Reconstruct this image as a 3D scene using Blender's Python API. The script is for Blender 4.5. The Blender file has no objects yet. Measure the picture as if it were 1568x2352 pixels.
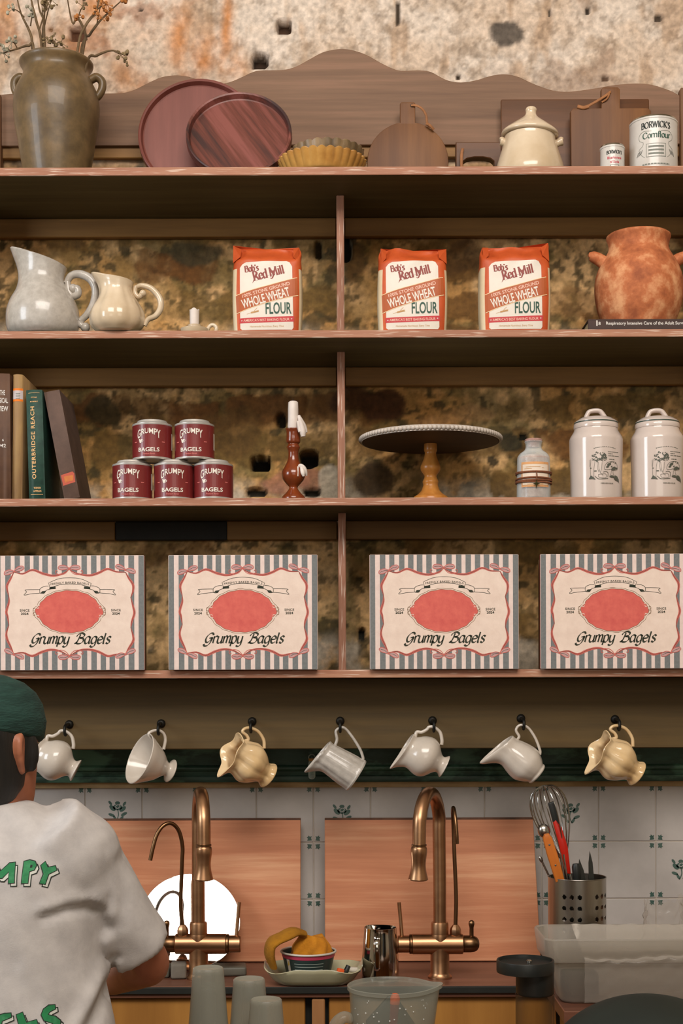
import bpy, bmesh, math, random
import numpy as np
from mathutils import Vector, Matrix, geometry
from mathutils.bvhtree import BVHTree
R = math.radians
PI = math.pi
S = bpy.context.scene
COL = S.collection

# ------------------------------------------------------------------ camera
F, HOR, CZ, D0 = 3300.0, 1580.0, 1.62, 3.667      # focal length in px of the 1568x2352 frame, eye level row, eye height, shelf front
ROLL = 0.0031
cam = bpy.data.objects.new('camera', bpy.data.cameras.new('camera'))
COL.objects.link(cam)
cam.location = (0, 0, CZ)
cam.rotation_euler = (PI / 2, ROLL, 0)
cam.data.sensor_fit = 'VERTICAL'
cam.data.sensor_height = 36.0
cam.data.lens = F / 2352 * 36.0
cam.data.shift_y = (HOR - 1176) / 2352
cam.data.clip_start = 0.05
S.camera = cam

# ------------------------------------------------------------------ light and exposure
S.view_settings.view_transform = 'Standard'
S.view_settings.look = 'None'
S.view_settings.gamma = 1.0
S.view_settings.use_curve_mapping = False
S.view_settings.exposure = 0.0
wd = bpy.data.worlds.new('world')
S.world = wd
wd.use_nodes = True
wd.node_tree.nodes['Background'].inputs[0].default_value = (1.0, 0.88, 0.72, 1)
wd.node_tree.nodes['Background'].inputs[1].default_value = 0.10


def area(name, loc, target, sx, sy, power, color):
    l = bpy.data.lights.new(name, 'AREA')
    l.shape = 'RECTANGLE'
    l.size, l.size_y, l.energy, l.color = sx, sy, power, color
    o = bpy.data.objects.new(name, l)
    COL.objects.link(o)
    o.location = loc
    o.rotation_euler = (Vector(target) - Vector(loc)).to_track_quat('-Z', 'Y').to_euler()
    return o


area('high_window_light', (0.1, -0.1, 4.75), (0, 3.8, 1.7), 3.2, 2.0, 225, (1.0, 0.93, 0.86))
area('front_fill_light', (0.6, -3.0, 2.3), (0, 4, 2.0), 3.4, 2.0, 42, (1.0, 0.92, 0.80))  # fill light added behind the camera to lift the shelf backs and undersides
area('side_window_light', (-3.6, 1.4, 3.0), (0, 3.9, 2.3), 1.2, 1.8, 72, (0.82, 0.91, 1.0))


# ------------------------------------------------------------------ helpers
def sc(Y):
    return F / Y


def V(px, py, Y):
    dx, dy = px - 784.0, py - HOR
    dx, dy = dx - dy * ROLL, dy + dx * ROLL
    return Vector((dx * Y / F, Y, CZ - dy * Y / F))


def lin(c):
    c = c / 255.0
    return c / 12.92 if c <= 0.04045 else ((c + 0.055) / 1.055) ** 2.4


def rgb(r, g, b):
    return (lin(r), lin(g), lin(b), 1.0)


def cr(pts, n=6, closed=False):
    """Catmull-Rom through points of any dimension"""
    P = [tuple(p) for p in pts]
    if len(P) < 3:
        return P
    k = len(P)
    out = []
    segs = k if closed else k - 1
    for i in range(segs):
        if closed:
            a, b, c, d = P[(i - 1) % k], P[i], P[(i + 1) % k], P[(i + 2) % k]
        else:
            b, c = P[i], P[i + 1]
            a = P[i - 1] if i > 0 else tuple(2 * x - y for x, y in zip(b, c))
            d = P[i + 2] if i + 2 < k else tuple(2 * x - y for x, y in zip(c, b))
        for j in range(n):
            t = j / n
            out.append(tuple(0.5 * (2 * q + (-p + r) * t + (2 * p - 5 * q + 4 * r - s) * t * t + (-p + 3 * q - 3 * r + s) * t ** 3)
                             for p, q, r, s in zip(a, b, c, d)))
    if not closed:
        out.append(P[-1])
    return out


def crz(pts, n=6):
    return [(max(r, 0.0005), max(z, 0.0)) for r, z in cr(pts, n)]


def sstep(a, b, x):
    t = min(1.0, max(0.0, (x - a) / (b - a)))
    return t * t * (3 - 2 * t)


class MB:
    """collects shapes, links them as ONE mesh object"""

    def __init__(s):
        s.v, s.f, s.m = [], [], []

    def add(s, vs, fs, mat=0):
        o = len(s.v)
        s.v += [tuple(x) for x in vs]
        for f in fs:
            s.f.append(tuple(i + o for i in f))
            s.m.append(mat)
        return s

    def frombm(s, bm, mat=0):
        bm.verts.index_update()
        s.add([v.co[:] for v in bm.verts], [[v.index for v in f.verts] for f in bm.faces], mat)
        bm.free()
        return s

    def box(s, x0, x1, y0, y1, z0, z1, mat=0, bev=0.0, seg=2, front=None):
        bm = bmesh.new()
        bmesh.ops.create_cube(bm, size=1)
        for v in bm.verts:
            v.co = (x0 + (v.co.x + .5) * (x1 - x0), y0 + (v.co.y + .5) * (y1 - y0), z0 + (v.co.z + .5) * (z1 - z0))
        if bev:
            bmesh.ops.bevel(bm, geom=bm.edges[:], offset=bev, segments=seg, affect='EDGES', profile=0.5)
        k = len(s.f)
        s.frombm(bm, mat)
        if front is not None:
            for i in range(k, len(s.f)):
                p = [Vector(s.v[j]) for j in s.f[i]]
                n = geometry.normal(p[:3]) if len(p) == 3 else geometry.normal(p[:4])
                if abs(n.y) > 0.6 and sum(q.y for q in p) / len(p) < (y0 + y1) / 2:
                    s.m[i] = front
        return s

    def grid(s, rows, mat=0, close_u=False):
        h, w = len(rows), len(rows[0])
        vs = [p for r in rows for p in r]
        fs = []
        for i in range(h - 1):
            for j in range(w if close_u else w - 1):
                a, b = i * w + j, i * w + (j + 1) % w
                fs.append((a, b, b + w, a + w))
        return s.add(vs, fs, mat)

    def loft(s, rings, mat=0, cap=True):
        s.grid(rings, mat, True)
        if cap:
            for r, rev in ((rings[0], True), (rings[-1], False)):
                c = sum((Vector(p) for p in r), Vector()) / len(r)
                n = len(r)
                s.add(list(r) + [c], [((i + 1) % n, i, n) if rev else (i, (i + 1) % n, n) for i in range(n)], mat)
        return s

    def lathe(s, prof, n=48, c=(0, 0, 0), fn=None, mat=0, cap=True, sm=0):
        """prof: (r, z) from bottom up; fn(theta, r, z, index) -> (x, y, z)"""
        if sm:
            prof = cr(prof, sm)
        rings = []
        for i, (r, z) in enumerate(prof):
            ring = []
            for j in range(n):
                th = 2 * PI * j / n
                p = fn(th, max(r, 1e-5), z, i) if fn else (max(r, 1e-5) * math.cos(th), max(r, 1e-5) * math.sin(th), z)
                ring.append((p[0] + c[0], p[1] + c[1], p[2] + c[2]))
            rings.append(ring)
        return s.loft(rings, mat, cap)

    def tube(s, pts, r, n=10, mat=0, sm=6, closed=False, sq=1.0, up=None):
        """sq flattens the section across 'up'"""
        if sm and len(pts) > 2:
            if isinstance(r, (list, tuple)):
                q = cr([tuple(p) + (rr,) for p, rr in zip(pts, r)], sm, closed)
                pts, r = [Vector(a[:3]) for a in q], [a[3] for a in q]
            else:
                pts = [Vector(a) for a in cr(pts, sm, closed)]
        pts = [Vector(p) for p in pts]
        k = len(pts)
        rs = r if isinstance(r, (list, tuple)) else [r] * k
        T = []
        for i in range(k):
            if closed:
                t = pts[(i + 1) % k] - pts[i - 1]
            else:
                t = pts[min(i + 1, k - 1)] - pts[max(i - 1, 0)]
            T.append(t.normalized() if t.length > 1e-9 else Vector((0, 0, 1)))
        u = Vector(up) if up else (Vector((0, 1, 0)) if abs(T[0].y) < 0.9 else Vector((1, 0, 0)))
        rings = []
        for i in range(k):
            u = (u - T[i] * u.dot(T[i])).normalized()
            w = T[i].cross(u)
            rings.append([pts[i] + (u * math.cos(2 * PI * j / n) * rs[i] * sq + w * math.sin(2 * PI * j / n) * rs[i]) for j in range(n)])
        if closed:
            rings.append(rings[0])
        return s.loft(rings, mat, not closed)

    def prism(s, poly, y0, y1, mat=0, bev=0.0, seg=2, front=None):
        """polygon in (x, z) extruded along y"""
        bm = bmesh.new()
        vs = [bm.verts.new((x, y0, z)) for x, z in poly]
        f = bm.faces.new(vs)
        ex = bmesh.ops.extrude_face_region(bm, geom=[f])
        for e in ex['geom']:
            if isinstance(e, bmesh.types.BMVert):
                e.co.y = y1
        bmesh.ops.recalc_face_normals(bm, faces=bm.faces[:])
        if bev:
            es = [e for e in bm.edges if abs(e.verts[0].co.y - e.verts[1].co.y) < 1e-6]
            bmesh.ops.bevel(bm, geom=es, offset=bev, segments=seg, affect='EDGES', profile=0.5)
        bmesh.ops.triangulate(bm, faces=[f for f in bm.faces if len(f.verts) > 4])
        return s.frombm(bm, mat)

    def ball(s, c, r, n=16, mat=0, sx=1, sy=1, sz=1):
        m = n // 2
        return s.lathe([(r * math.sin(PI * i / m), -r * math.cos(PI * i / m)) for i in range(m + 1)], n, (0, 0, 0),
                       lambda th, rr, z, i: (c[0] + rr * math.cos(th) * sx, c[1] + rr * math.sin(th) * sy, c[2] + z * sz), mat)

    def xf(s, M, start=0):
        for i in range(start, len(s.v)):
            s.v[i] = tuple(M @ Vector(s.v[i]))
        return s

    def shift(s, d, start=0):
        for i in range(start, len(s.v)):
            a = s.v[i]
            s.v[i] = (a[0] + d[0], a[1] + d[1], a[2] + d[2])
        return s

    def mesh(s, name, mats, ang=40, recalc=True):
        me = bpy.data.meshes.new(name)
        me.from_pydata(s.v, [], s.f)
        for m in (mats if isinstance(mats, (list, tuple)) else [mats]):
            me.materials.append(m)
        me.polygons.foreach_set('material_index', s.m)
        if recalc:
            bm = bmesh.new()
            bm.from_mesh(me)
            bmesh.ops.remove_doubles(bm, verts=bm.verts[:], dist=1e-6)
            bmesh.ops.recalc_face_normals(bm, faces=bm.faces[:])
            bm.to_mesh(me)
            bm.free()
        me.polygons.foreach_set('use_smooth', [ang > 0] * len(me.polygons))
        if ang > 0:
            me.set_sharp_from_angle(angle=R(ang))
        me.update()
        return me

    def obj(s, name, mats, parent=None, ang=40, recalc=True, loc=None, label=None):
        o = bpy.data.objects.new(name, s.mesh(name, mats, ang, recalc))
        COL.objects.link(o)
        if parent:
            o.parent = parent
        if loc is not None:
            o.location = loc
        if label:
            o['label'] = label
        return o


def tag(o, label, cat, group=None):
    o['label'], o['category'] = label, cat
    if group:
        o['group'] = group
    return o


def thing(name, label, cat, loc=(0, 0, 0), rot=(0, 0, 0), group=None):
    o = bpy.data.objects.new(name, None)
    o.empty_display_size = 0.05
    COL.objects.link(o)
    o.location, o.rotation_euler = loc, rot
    return tag(o, label, cat, group)


def structure(o):
    o['kind'] = 'structure'
    return o


def dup(o, parent=None):
    c = o.copy()
    COL.objects.link(c)
    if parent:
        c.parent = parent
    for ch in list(o.children):
        dup(ch, c)
    return c


def redup(o, label, loc, rot=None):
    c = dup(o)
    c['label'] = label
    c.location = loc
    if rot is not None:
        c.rotation_euler = rot
    return c


# ------------------------------------------------------------------ materials
def base_mat(name):
    m = bpy.data.materials.new(name)
    m.use_nodes = True
    nt = m.node_tree
    return m, nt, nt.nodes['Principled BSDF']


def pm(name, c1, c2=None, scale=8.0, rough=0.6, metal=0.0, spec=0.5, stretch=(1, 1, 1), bump=0.0, bscale=None, lo=0.35, hi=0.65,
       coat=0.0, trans=0.0, ior=1.45, rough2=None, detail=5.0, c3=None, bdist=0.002):
    """principled material with noise between two or three colours"""
    m, nt, b = base_mat(name)
    N, L = nt.nodes, nt.links
    b.inputs['Roughness'].default_value = rough
    b.inputs['Metallic'].default_value = metal
    b.inputs['Specular IOR Level'].default_value = spec
    b.inputs['Coat Weight'].default_value = coat
    b.inputs['Transmission Weight'].default_value = trans
    b.inputs['IOR'].default_value = ior
    b.inputs['Base Color'].default_value = c1
    tc = N.new('ShaderNodeTexCoord')
    mp = N.new('ShaderNodeMapping')
    mp.inputs['Scale'].default_value = stretch
    L.new(tc.outputs['Object'], mp.inputs['Vector'])
    if c2:
        nz = N.new('ShaderNodeTexNoise')
        nz.inputs['Scale'].default_value = scale
        nz.inputs['Detail'].default_value = detail
        nz.inputs['Roughness'].default_value = 0.62
        L.new(mp.outputs[0], nz.inputs['Vector'])
        rp = N.new('ShaderNodeValToRGB')
        rp.color_ramp.elements[0].position, rp.color_ramp.elements[1].position = lo, hi
        rp.color_ramp.elements[0].color, rp.color_ramp.elements[1].color = c1, c2
        if c3:
            e = rp.color_ramp.elements.new((lo + hi) / 2)
            e.color = c3
        L.new(nz.outputs['Fac'], rp.inputs['Fac'])
        L.new(rp.outputs['Color'], b.inputs['Base Color'])
        if rough2 is not None:
            mr = N.new('ShaderNodeMapRange')
            mr.inputs['To Min'].default_value, mr.inputs['To Max'].default_value = rough, rough2
            mr.inputs['From Min'].default_value, mr.inputs['From Max'].default_value = 0.3, 0.7
            L.new(nz.outputs['Fac'], mr.inputs['Value'])
            L.new(mr.outputs[0], b.inputs['Roughness'])
    if bump:
        n2 = N.new('ShaderNodeTexNoise')
        n2.inputs['Scale'].default_value = bscale or scale * 4
        n2.inputs['Detail'].default_value = 6
        L.new(mp.outputs[0], n2.inputs['Vector'])
        bp = N.new('ShaderNodeBump')
        bp.inputs['Strength'].default_value = bump
        bp.inputs['Distance'].default_value = bdist
        L.new(n2.outputs['Fac'], bp.inputs['Height'])
        L.new(bp.outputs[0], b.inputs['Normal'])
    return m


def wood(name, c1, c2, axis='X', rough=0.55, scale=3.0, c3=None, bump=0.25, lo=0.3, hi=0.7, scratch=None, k=9.0):
    st = {'X': (0.55, k, k), 'Z': (k, k, 0.55), 'Y': (k, 0.55, k)}[axis]
    m = pm(name, c1, c2, scale, rough, stretch=st, bump=bump, bscale=scale * 3, lo=lo, hi=hi, c3=c3, detail=7, bdist=0.001)
    if scratch:
        nt = m.node_tree
        N, L = nt.nodes, nt.links
        b = N['Principled BSDF']
        src = b.inputs['Base Color'].links[0].from_socket
        tc = N.new('ShaderNodeTexCoord')
        mp = N.new('ShaderNodeMapping')
        q = {'X': (6, 160, 160), 'Z': (160, 160, 6), 'Y': (160, 6, 160)}[axis]
        mp.inputs['Scale'].default_value = q
        nz = N.new('ShaderNodeTexNoise')
        nz.inputs['Scale'].default_value = 2.2
        nz.inputs['Detail'].default_value = 3
        rp = N.new('ShaderNodeValToRGB')
        rp.color_ramp.elements[0].position, rp.color_ramp.elements[1].position = 0.57, 0.66
        rp.color_ramp.elements[0].color, rp.color_ramp.elements[1].color = (0, 0, 0, 1), (1, 1, 1, 1)
        mx = N.new('ShaderNodeMix')
        mx.data_type = 'RGBA'
        mx.inputs['B'].default_value = scratch
        L.new(tc.outputs['Object'], mp.inputs['Vector'])
        L.new(mp.outputs[0], nz.inputs['Vector'])
        L.new(nz.outputs['Fac'], rp.inputs['Fac'])
        L.new(rp.outputs['Color'], mx.inputs['Factor'])
        L.new(src, mx.inputs['A'])
        L.new(mx.outputs['Result'], b.inputs['Base Color'])
    return m


def clear(name, tint, alpha=0.35, rough=0.2, gloss=(1, 1, 1, 1), diff=None):
    """clear or milky plastic and glass: see-through with a surface that reflects and scatters"""
    m, nt, b = base_mat(name)
    N, L = nt.nodes, nt.links
    b.inputs['Base Color'].default_value = diff or tint
    b.inputs['Roughness'].default_value = rough
    tr = N.new('ShaderNodeBsdfTransparent')
    tr.inputs[0].default_value = tint
    mx = N.new('ShaderNodeMixShader')
    lw = N.new('ShaderNodeLayerWeight')
    lw.inputs['Blend'].default_value = 0.35
    mr = N.new('ShaderNodeMapRange')
    mr.inputs['To Min'].default_value, mr.inputs['To Max'].default_value = alpha, min(1.0, alpha + 0.5)
    L.new(lw.outputs['Facing'], mr.inputs['Value'])
    L.new(mr.outputs[0], mx.inputs[0])
    L.new(tr.outputs[0], mx.inputs[1])
    L.new(b.outputs[0], mx.inputs[2])
    L.new(mx.outputs[0], N['Material Output'].inputs[0])
    return m


# ------------------------------------------------------------------ flat print (labels, lettering, painted motifs)
_tx = {}


def bfont(body, bold=0.0, track=1.0):
    key = (body, bold, track)
    if key not in _tx:
        c = bpy.data.curves.new('lettering', 'FONT')
        c.body, c.offset, c.space_character = body, bold, track
        c.resolution_u = 3
        o = bpy.data.objects.new('lettering', c)
        COL.objects.link(o)
        dg = bpy.context.evaluated_depsgraph_get()
        me = o.evaluated_get(dg).to_mesh()
        vs = [(v.co.x, v.co.y) for v in me.vertices]
        fs = [tuple(p.vertices) for p in me.polygons]
        bpy.data.objects.remove(o)
        bpy.data.curves.remove(c)
        x0 = min(v[0] for v in vs)
        x1 = max(v[0] for v in vs)
        _tx[key] = ([(x - x0, y) for x, y in vs], fs, x1 - x0)
    return _tx[key]


CAPH = 0.69
GL = {  # pen strokes of a small alphabet: advance, strokes
    'r': (.30, [[(.05, .5), (.05, 0)], [(.05, .34), (.12, .46), (.22, .5), (.28, .45)]]),
    'u': (.41, [[(.04, .5), (.04, .14), (.12, .01), (.24, .05), (.32, .2)], [(.32, .5), (.32, .08), (.38, 0)]]),
    'm': (.58, [[(.04, .5), (.04, 0)], [(.04, .34), (.12, .48), (.2, .5), (.26, .4), (.26, 0)], [(.26, .34), (.34, .48), (.42, .5), (.48, .4), (.48, .08), (.54, 0)]]),
    'n': (.42, [[(.04, .5), (.04, 0)], [(.04, .34), (.13, .48), (.24, .5), (.32, .4), (.32, 0)]]),
    'p': (.41, [[(.04, .5), (.04, -.22)], [(.04, .38), (.14, .5), (.28, .47), (.34, .25), (.27, .03), (.14, 0), (.04, .1)]]),
    'y': (.42, [[(.04, .5), (.04, .16), (.12, .01), (.24, .05), (.32, .2)], [(.32, .5), (.32, -.05), (.25, -.2), (.12, -.23), (.03, -.16)]]),
    'a': (.43, [[(.32, .42), (.22, .5), (.09, .44), (.03, .22), (.1, .02), (.22, .03), (.32, .16)], [(.33, .5), (.33, .08), (.4, 0)]]),
    'g': (.41, [[(.32, .42), (.22, .5), (.09, .44), (.03, .22), (.1, .02), (.22, .03), (.32, .16)], [(.33, .5), (.33, -.05), (.26, -.21), (.13, -.24), (.03, -.15)]]),
    'e': (.37, [[(.05, .24), (.3, .3), (.29, .43), (.18, .5), (.07, .41), (.03, .22), (.1, .03), (.22, .01), (.33, .1)]]),
    'l': (.19, [[(.06, .75), (.06, .08), (.13, 0)]]),
    's': (.32, [[(.28, .42), (.18, .5), (.07, .42), (.1, .3), (.22, .22), (.26, .1), (.17, 0), (.04, .06)]]),
    'o': (.40, [[(.18, .5), (.06, .42), (.03, .24), (.1, .04), (.2, 0), (.31, .09), (.34, .27), (.28, .45), (.18, .5)]]),
    'b': (.41, [[(.05, .75), (.05, 0)], [(.05, .38), (.15, .5), (.28, .46), (.34, .25), (.27, .03), (.14, 0), (.05, .1)]]),
    'd': (.42, [[(.33, .75), (.33, 0)], [(.33, .4), (.22, .5), (.09, .45), (.03, .23), (.1, .02), (.22, .02), (.33, .14)]]),
    'i': (.17, [[(.06, .5), (.06, 0)], [(.06, .66), (.06, .70)]]),
    'f': (.26, [[(.30, .68), (.22, .76), (.11, .66), (.1, 0)], [(0, .47), (.24, .47)]]),
    't': (.26, [[(.1, .66), (.1, .08), (.18, 0)], [(0, .48), (.22, .48)]]),
    'c': (.35, [[(.3, .4), (.2, .5), (.08, .43), (.03, .24), (.1, .03), (.2, 0), (.32, .1)]]),
    'C': (.58, [[(.5, .58), (.4, .7), (.24, .71), (.08, .56), (.04, .34), (.1, .1), (.26, 0), (.42, .04), (.52, .16)]]),
    'B': (.53, [[(.1, .72), (.1, 0)], [(.1, .71), (.32, .71), (.4, .55), (.32, .39), (.1, .38)], [(.1, .38), (.36, .37), (.46, .2), (.36, .01), (.1, .01)]]),
    'R': (.55, [[(.1, .72), (.1, 0)], [(.1, .71), (.32, .71), (.42, .55), (.32, .38), (.1, .37)], [(.26, .37), (.5, 0)]]),
    'M': (.74, [[(.08, 0), (.1, .72)], [(.1, .72), (.34, .05)], [(.34, .05), (.58, .72)], [(.58, .72), (.62, 0)]]),
    'O': (.66, [[(.31, .72), (.12, .62), (.04, .36), (.13, .08), (.31, 0), (.5, .09), (.58, .36), (.5, .63), (.31, .72)]]),
    'W': (.82, [[(.02, .72), (.2, 0)], [(.2, 0), (.38, .68)], [(.38, .68), (.56, 0)], [(.56, 0), (.74, .72)]]),
    'I': (.24, [[(.1, .72), (.1, 0)]]),
    'K': (.56, [[(.1, .72), (.1, 0)], [(.48, .72), (.12, .32)], [(.2, .42), (.5, 0)]]),
    'S': (.46, [[(.38, .6), (.27, .71), (.12, .67), (.08, .52), (.2, .39), (.35, .28), (.38, .12), (.25, 0), (.06, .08)]]),
    "'": (.16, [[(.07, .74), (.04, .58)]]),
    ' ': (.26, []),
    'G!': (.58, [[(.53, .58), (.46, .7), (.3, .7), (.13, .52), (.07, .28), (.14, .08), (.28, .08), (.42, .24), (.47, .37)], [(.3, .35), (.5, .38), (.44, .05), (.3, -.16), (.12, -.2), (.02, -.1), (.08, -.05)]]),
    'B!': (.60, [[(.24, .66), (.2, .34), (.12, .06), (0, .0)], [(.02, .5), (.1, .66), (.32, .74), (.5, .64), (.46, .48), (.26, .4)], [(.26, .4), (.48, .36), (.53, .18), (.4, .02), (.2, 0), (.06, .1)]]),
}
SER = set('BRMIKWrumnplidb')


class Print:
    """flat coloured shapes in (u, v), later laid onto a surface"""

    def __init__(s):
        s.items = []       # (verts2d, faces, mat, layer)

    def poly(s, pts, mat, layer=1):
        tri = geometry.tessellate_polygon([[Vector((p[0], p[1], 0)) for p in pts]])
        s.items.append(([tuple(p[:2]) for p in pts], [tuple(t) for t in tri], mat, layer))
        return s

    def rect(s, x0, y0, x1, y1, mat, layer=1):
        s.items.append(([(x0, y0), (x1, y0), (x1, y1), (x0, y1)], [(0, 1, 2, 3)], mat, layer))
        return s

    def ell(s, cx, cy, rx, ry, mat, layer=1, n=24, rot=0):
        c, q = math.cos(rot), math.sin(rot)
        return s.poly([(cx + rx * math.cos(2 * PI * i / n) * c - ry * math.sin(2 * PI * i / n) * q,
                        cy + rx * math.cos(2 * PI * i / n) * q + ry * math.sin(2 * PI * i / n) * c) for i in range(n)], mat, layer)

    def ribbon(s, pts, w, mat, layer=2, sm=6, closed=False, nib=None):
        """w a width or list; nib=(angle, thin) makes a broad pen"""
        if sm and len(pts) > 2:
            if isinstance(w, (list, tuple)):
                q = cr([(p[0], p[1], ww) for p, ww in zip(pts, w)], sm, closed)
                pts, w = [a[:2] for a in q], [a[2] for a in q]
            else:
                pts = cr(pts, sm, closed)
        k = len(pts)
        ws = w if isinstance(w, (list, tuple)) else [w] * k
        vs = []
        for i in range(k):
            a = pts[(i - 1) % k] if closed else pts[max(i - 1, 0)]
            b = pts[(i + 1) % k] if closed else pts[min(i + 1, k - 1)]
            dx, dy = b[0] - a[0], b[1] - a[1]
            l = math.hypot(dx, dy) or 1
            dx, dy = dx / l, dy / l
            h = ws[i] / 2
            if nib:
                h *= nib[1] + (1 - nib[1]) * abs(math.sin(math.atan2(dy, dx) - nib[0]))
            vs += [(pts[i][0] - dy * h, pts[i][1] + dx * h), (pts[i][0] + dy * h, pts[i][1] - dx * h)]
        fs = [(2 * i, 2 * i + 1, 2 * i + 3, 2 * i + 2) for i in range(k - 1)]
        if closed:
            fs.append((2 * k - 2, 2 * k - 1, 1, 0))
        s.items.append((vs, fs, mat, layer))
        return s

    def text(s, body, x, y, h, mat, layer=3, align='c', w=None, bold=0.0, track=1.0, shear=0.0, rot=0.0, fn=None):
        vs, fs, tw = bfont(body, bold, track)
        k = h / CAPH
        kx = k if w is None else w / tw
        off = {'c': -tw * kx / 2, 'l': 0, 'r': -tw * kx}[align]
        c, q = math.cos(rot), math.sin(rot)
        out = []
        for a, b in vs:
            u, v = a * kx + off + b * k * shear, b * k
            if fn:
                u, v = fn(u, v)
            out.append((x + u * c - v * q, y + u * q + v * c))
        s.items.append((out, fs, mat, layer))
        return s

    def pen(s, glyphs, x, y, h, mat, layer=3, align='c', w=None, wt=0.12, nib=(R(25), .25), shear=0.0, rot=0.0, serif=False, fn=None):
        """lettering drawn with the stroke alphabet; glyphs a list of keys"""
        tot = sum(GL[g][0] for g in glyphs)
        k = h / 0.72
        kx = k if w is None else w / tot
        off = {'c': -tot * kx / 2, 'l': 0, 'r': -tot * kx}[align]
        c, q = math.cos(rot), math.sin(rot)

        def T(a, b):
            u, v = a * kx + off + b * k * shear, b * k
            if fn:
                u, v = fn(u, v)
            return (x + u * c - v * q, y + u * q + v * c)
        cx = 0
        for g in glyphs:
            adv, st = GL[g]
            for p in st:
                q2 = cr(p, 5) if len(p) > 2 else [(p[0][0] + (p[1][0] - p[0][0]) * t / 3, p[0][1] + (p[1][1] - p[0][1]) * t / 3) for t in range(4)]
                s.ribbon([T(cx + a, b) for a, b in q2], wt * k, mat, layer, sm=0, nib=(nib[0] + rot, nib[1]))
                if serif and len(p) == 2 and g in SER and abs(p[0][1] - p[1][1]) > .3:
                    for a, b in p:
                        s.ribbon([T(cx + a - .085, b), T(cx + a + .085, b)], .05 * k, mat, layer, sm=0)
            cx += adv
        return s

    def obj(s, name, mats, parent, fn, step=0.0003, cuts_u=(), cuts_v=(), k=1.0, label=None):
        """fn(u, v, h) -> local point; k scales (u, v) into metres first"""
        bm = bmesh.new()
        lay = bm.verts.layers.int.new('lay')
        for vs, fs, mat, layer in s.items:
            b = [bm.verts.new((x * k, y * k, 0)) for x, y in vs]
            for v in b:
                v[lay] = layer
            for f in fs:
                try:
                    bm.faces.new([b[i] for i in f]).material_index = mat
                except ValueError:
                    pass
        for cs, ax in ((cuts_u, 0), (cuts_v, 1)):
            for c in cs:
                co, no = [0, 0, 0], [0, 0, 0]
                co[ax], no[ax] = c, 1
                bmesh.ops.bisect_plane(bm, geom=bm.verts[:] + bm.edges[:] + bm.faces[:], plane_co=co, plane_no=no)
        # new cut vertices take the layer of a neighbour
        for f in bm.faces:
            ls = [v[lay] for v in f.verts if v[lay]]
            if ls:
                for v in f.verts:
                    if not v[lay]:
                        v[lay] = ls[0]
        for v in bm.verts:
            v.co = fn(v.co.x, v.co.y, max(v[lay], 1) * step)
        me = bpy.data.meshes.new(name)
        bm.to_mesh(me)
        bm.free()
        for m in mats:
            me.materials.append(m)
        o = bpy.data.objects.new(name, me)
        COL.objects.link(o)
        o.parent = parent
        if label:
            o['label'] = label
        return o


def frange(a, b, n):
    return [a + (b - a) * i / n for i in range(n + 1)]


def remesh(mb, voxel, smooth=4, fac=0.5):
    me = mb.mesh('tmp', [], 0, False)
    o = bpy.data.objects.new('tmp', me)
    COL.objects.link(o)
    r = o.modifiers.new('r', 'REMESH')
    r.mode, r.voxel_size = 'VOXEL', voxel
    if smooth:
        q = o.modifiers.new('s', 'SMOOTH')
        q.iterations, q.factor = smooth, fac
    dg = bpy.context.evaluated_depsgraph_get()
    out = bpy.data.meshes.new_from_object(o.evaluated_get(dg))
    bpy.data.objects.remove(o)
    return out


def link(name, me, mats, parent=None, smooth=True):
    me.name = name
    me.materials.clear()
    for m in mats:
        me.materials.append(m)
    me.polygons.foreach_set('use_smooth', [smooth] * len(me.polygons))
    o = bpy.data.objects.new(name, me)
    COL.objects.link(o)
    if parent:
        o.parent = parent
    return o

# ------------------------------------------------------------------ shared materials
def cream(n, a, b, rough=0.18, bump=0.03, sc_=6.0):
    return pm(n, rgb(*a), rgb(*b), sc_, rough, coat=0.4, bump=bump, bscale=30)


M_shelf = wood('oiled shelf wood', rgb(74, 64, 35), rgb(98, 86, 50), 'X', 0.6, 3.0, rgb(86, 74, 42))
M_edge = wood('worn shelf edge wood', rgb(150, 100, 76), rgb(186, 138, 108), 'X', 0.65, 4.0, rgb(168, 116, 90), scratch=rgb(214, 186, 166))
M_edgez = wood('worn upright edge wood', rgb(144, 98, 74), rgb(184, 136, 108), 'Z', 0.65, 4.0, rgb(164, 114, 90), scratch=rgb(216, 190, 172))
M_upright = wood('upright wood', rgb(96, 64, 42), rgb(130, 92, 62), 'Z', 0.6)
M_crest = wood('crest board wood', rgb(98, 70, 50), rgb(144, 106, 82), 'X', 0.62, 2.0, rgb(122, 90, 66), k=14)
M_rail = wood('rail wood', rgb(116, 80, 36), rgb(150, 108, 54), 'X', 0.6, 3.0)
M_railblack = pm('black painted rail', rgb(28, 26, 22), rgb(38, 34, 28), 20, 0.7)
M_apron = wood('apron board wood', rgb(72, 55, 25), rgb(96, 74, 36), 'X', 0.65, 2.5, k=12)
M_iron = pm('black iron', rgb(24, 24, 22), rgb(40, 36, 30), 30, 0.5, metal=0.6)
M_teal = pm('old dark green paint', rgb(48, 78, 64), rgb(80, 118, 96), 6, 0.45, stretch=(.8, 1, 2), bump=0.4, bscale=25, c3=rgb(40, 64, 50), lo=.4, hi=.6)
M_bronze = pm('antique bronze', rgb(172, 128, 94), rgb(190, 148, 112), 5, 0.30, metal=1.0, stretch=(1, 1, 3), rough2=0.40)
M_bronzedark = pm('dark bronze', rgb(116, 86, 60), rgb(136, 104, 74), 5, 0.32, metal=1.0)
M_steel = pm('brushed steel', rgb(168, 164, 156), rgb(190, 186, 178), 4, 0.26, metal=1.0, stretch=(1, 1, 12))
M_chrome = pm('polished steel', rgb(200, 196, 190), rgb(215, 212, 206), 4, 0.08, metal=1.0)
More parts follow.
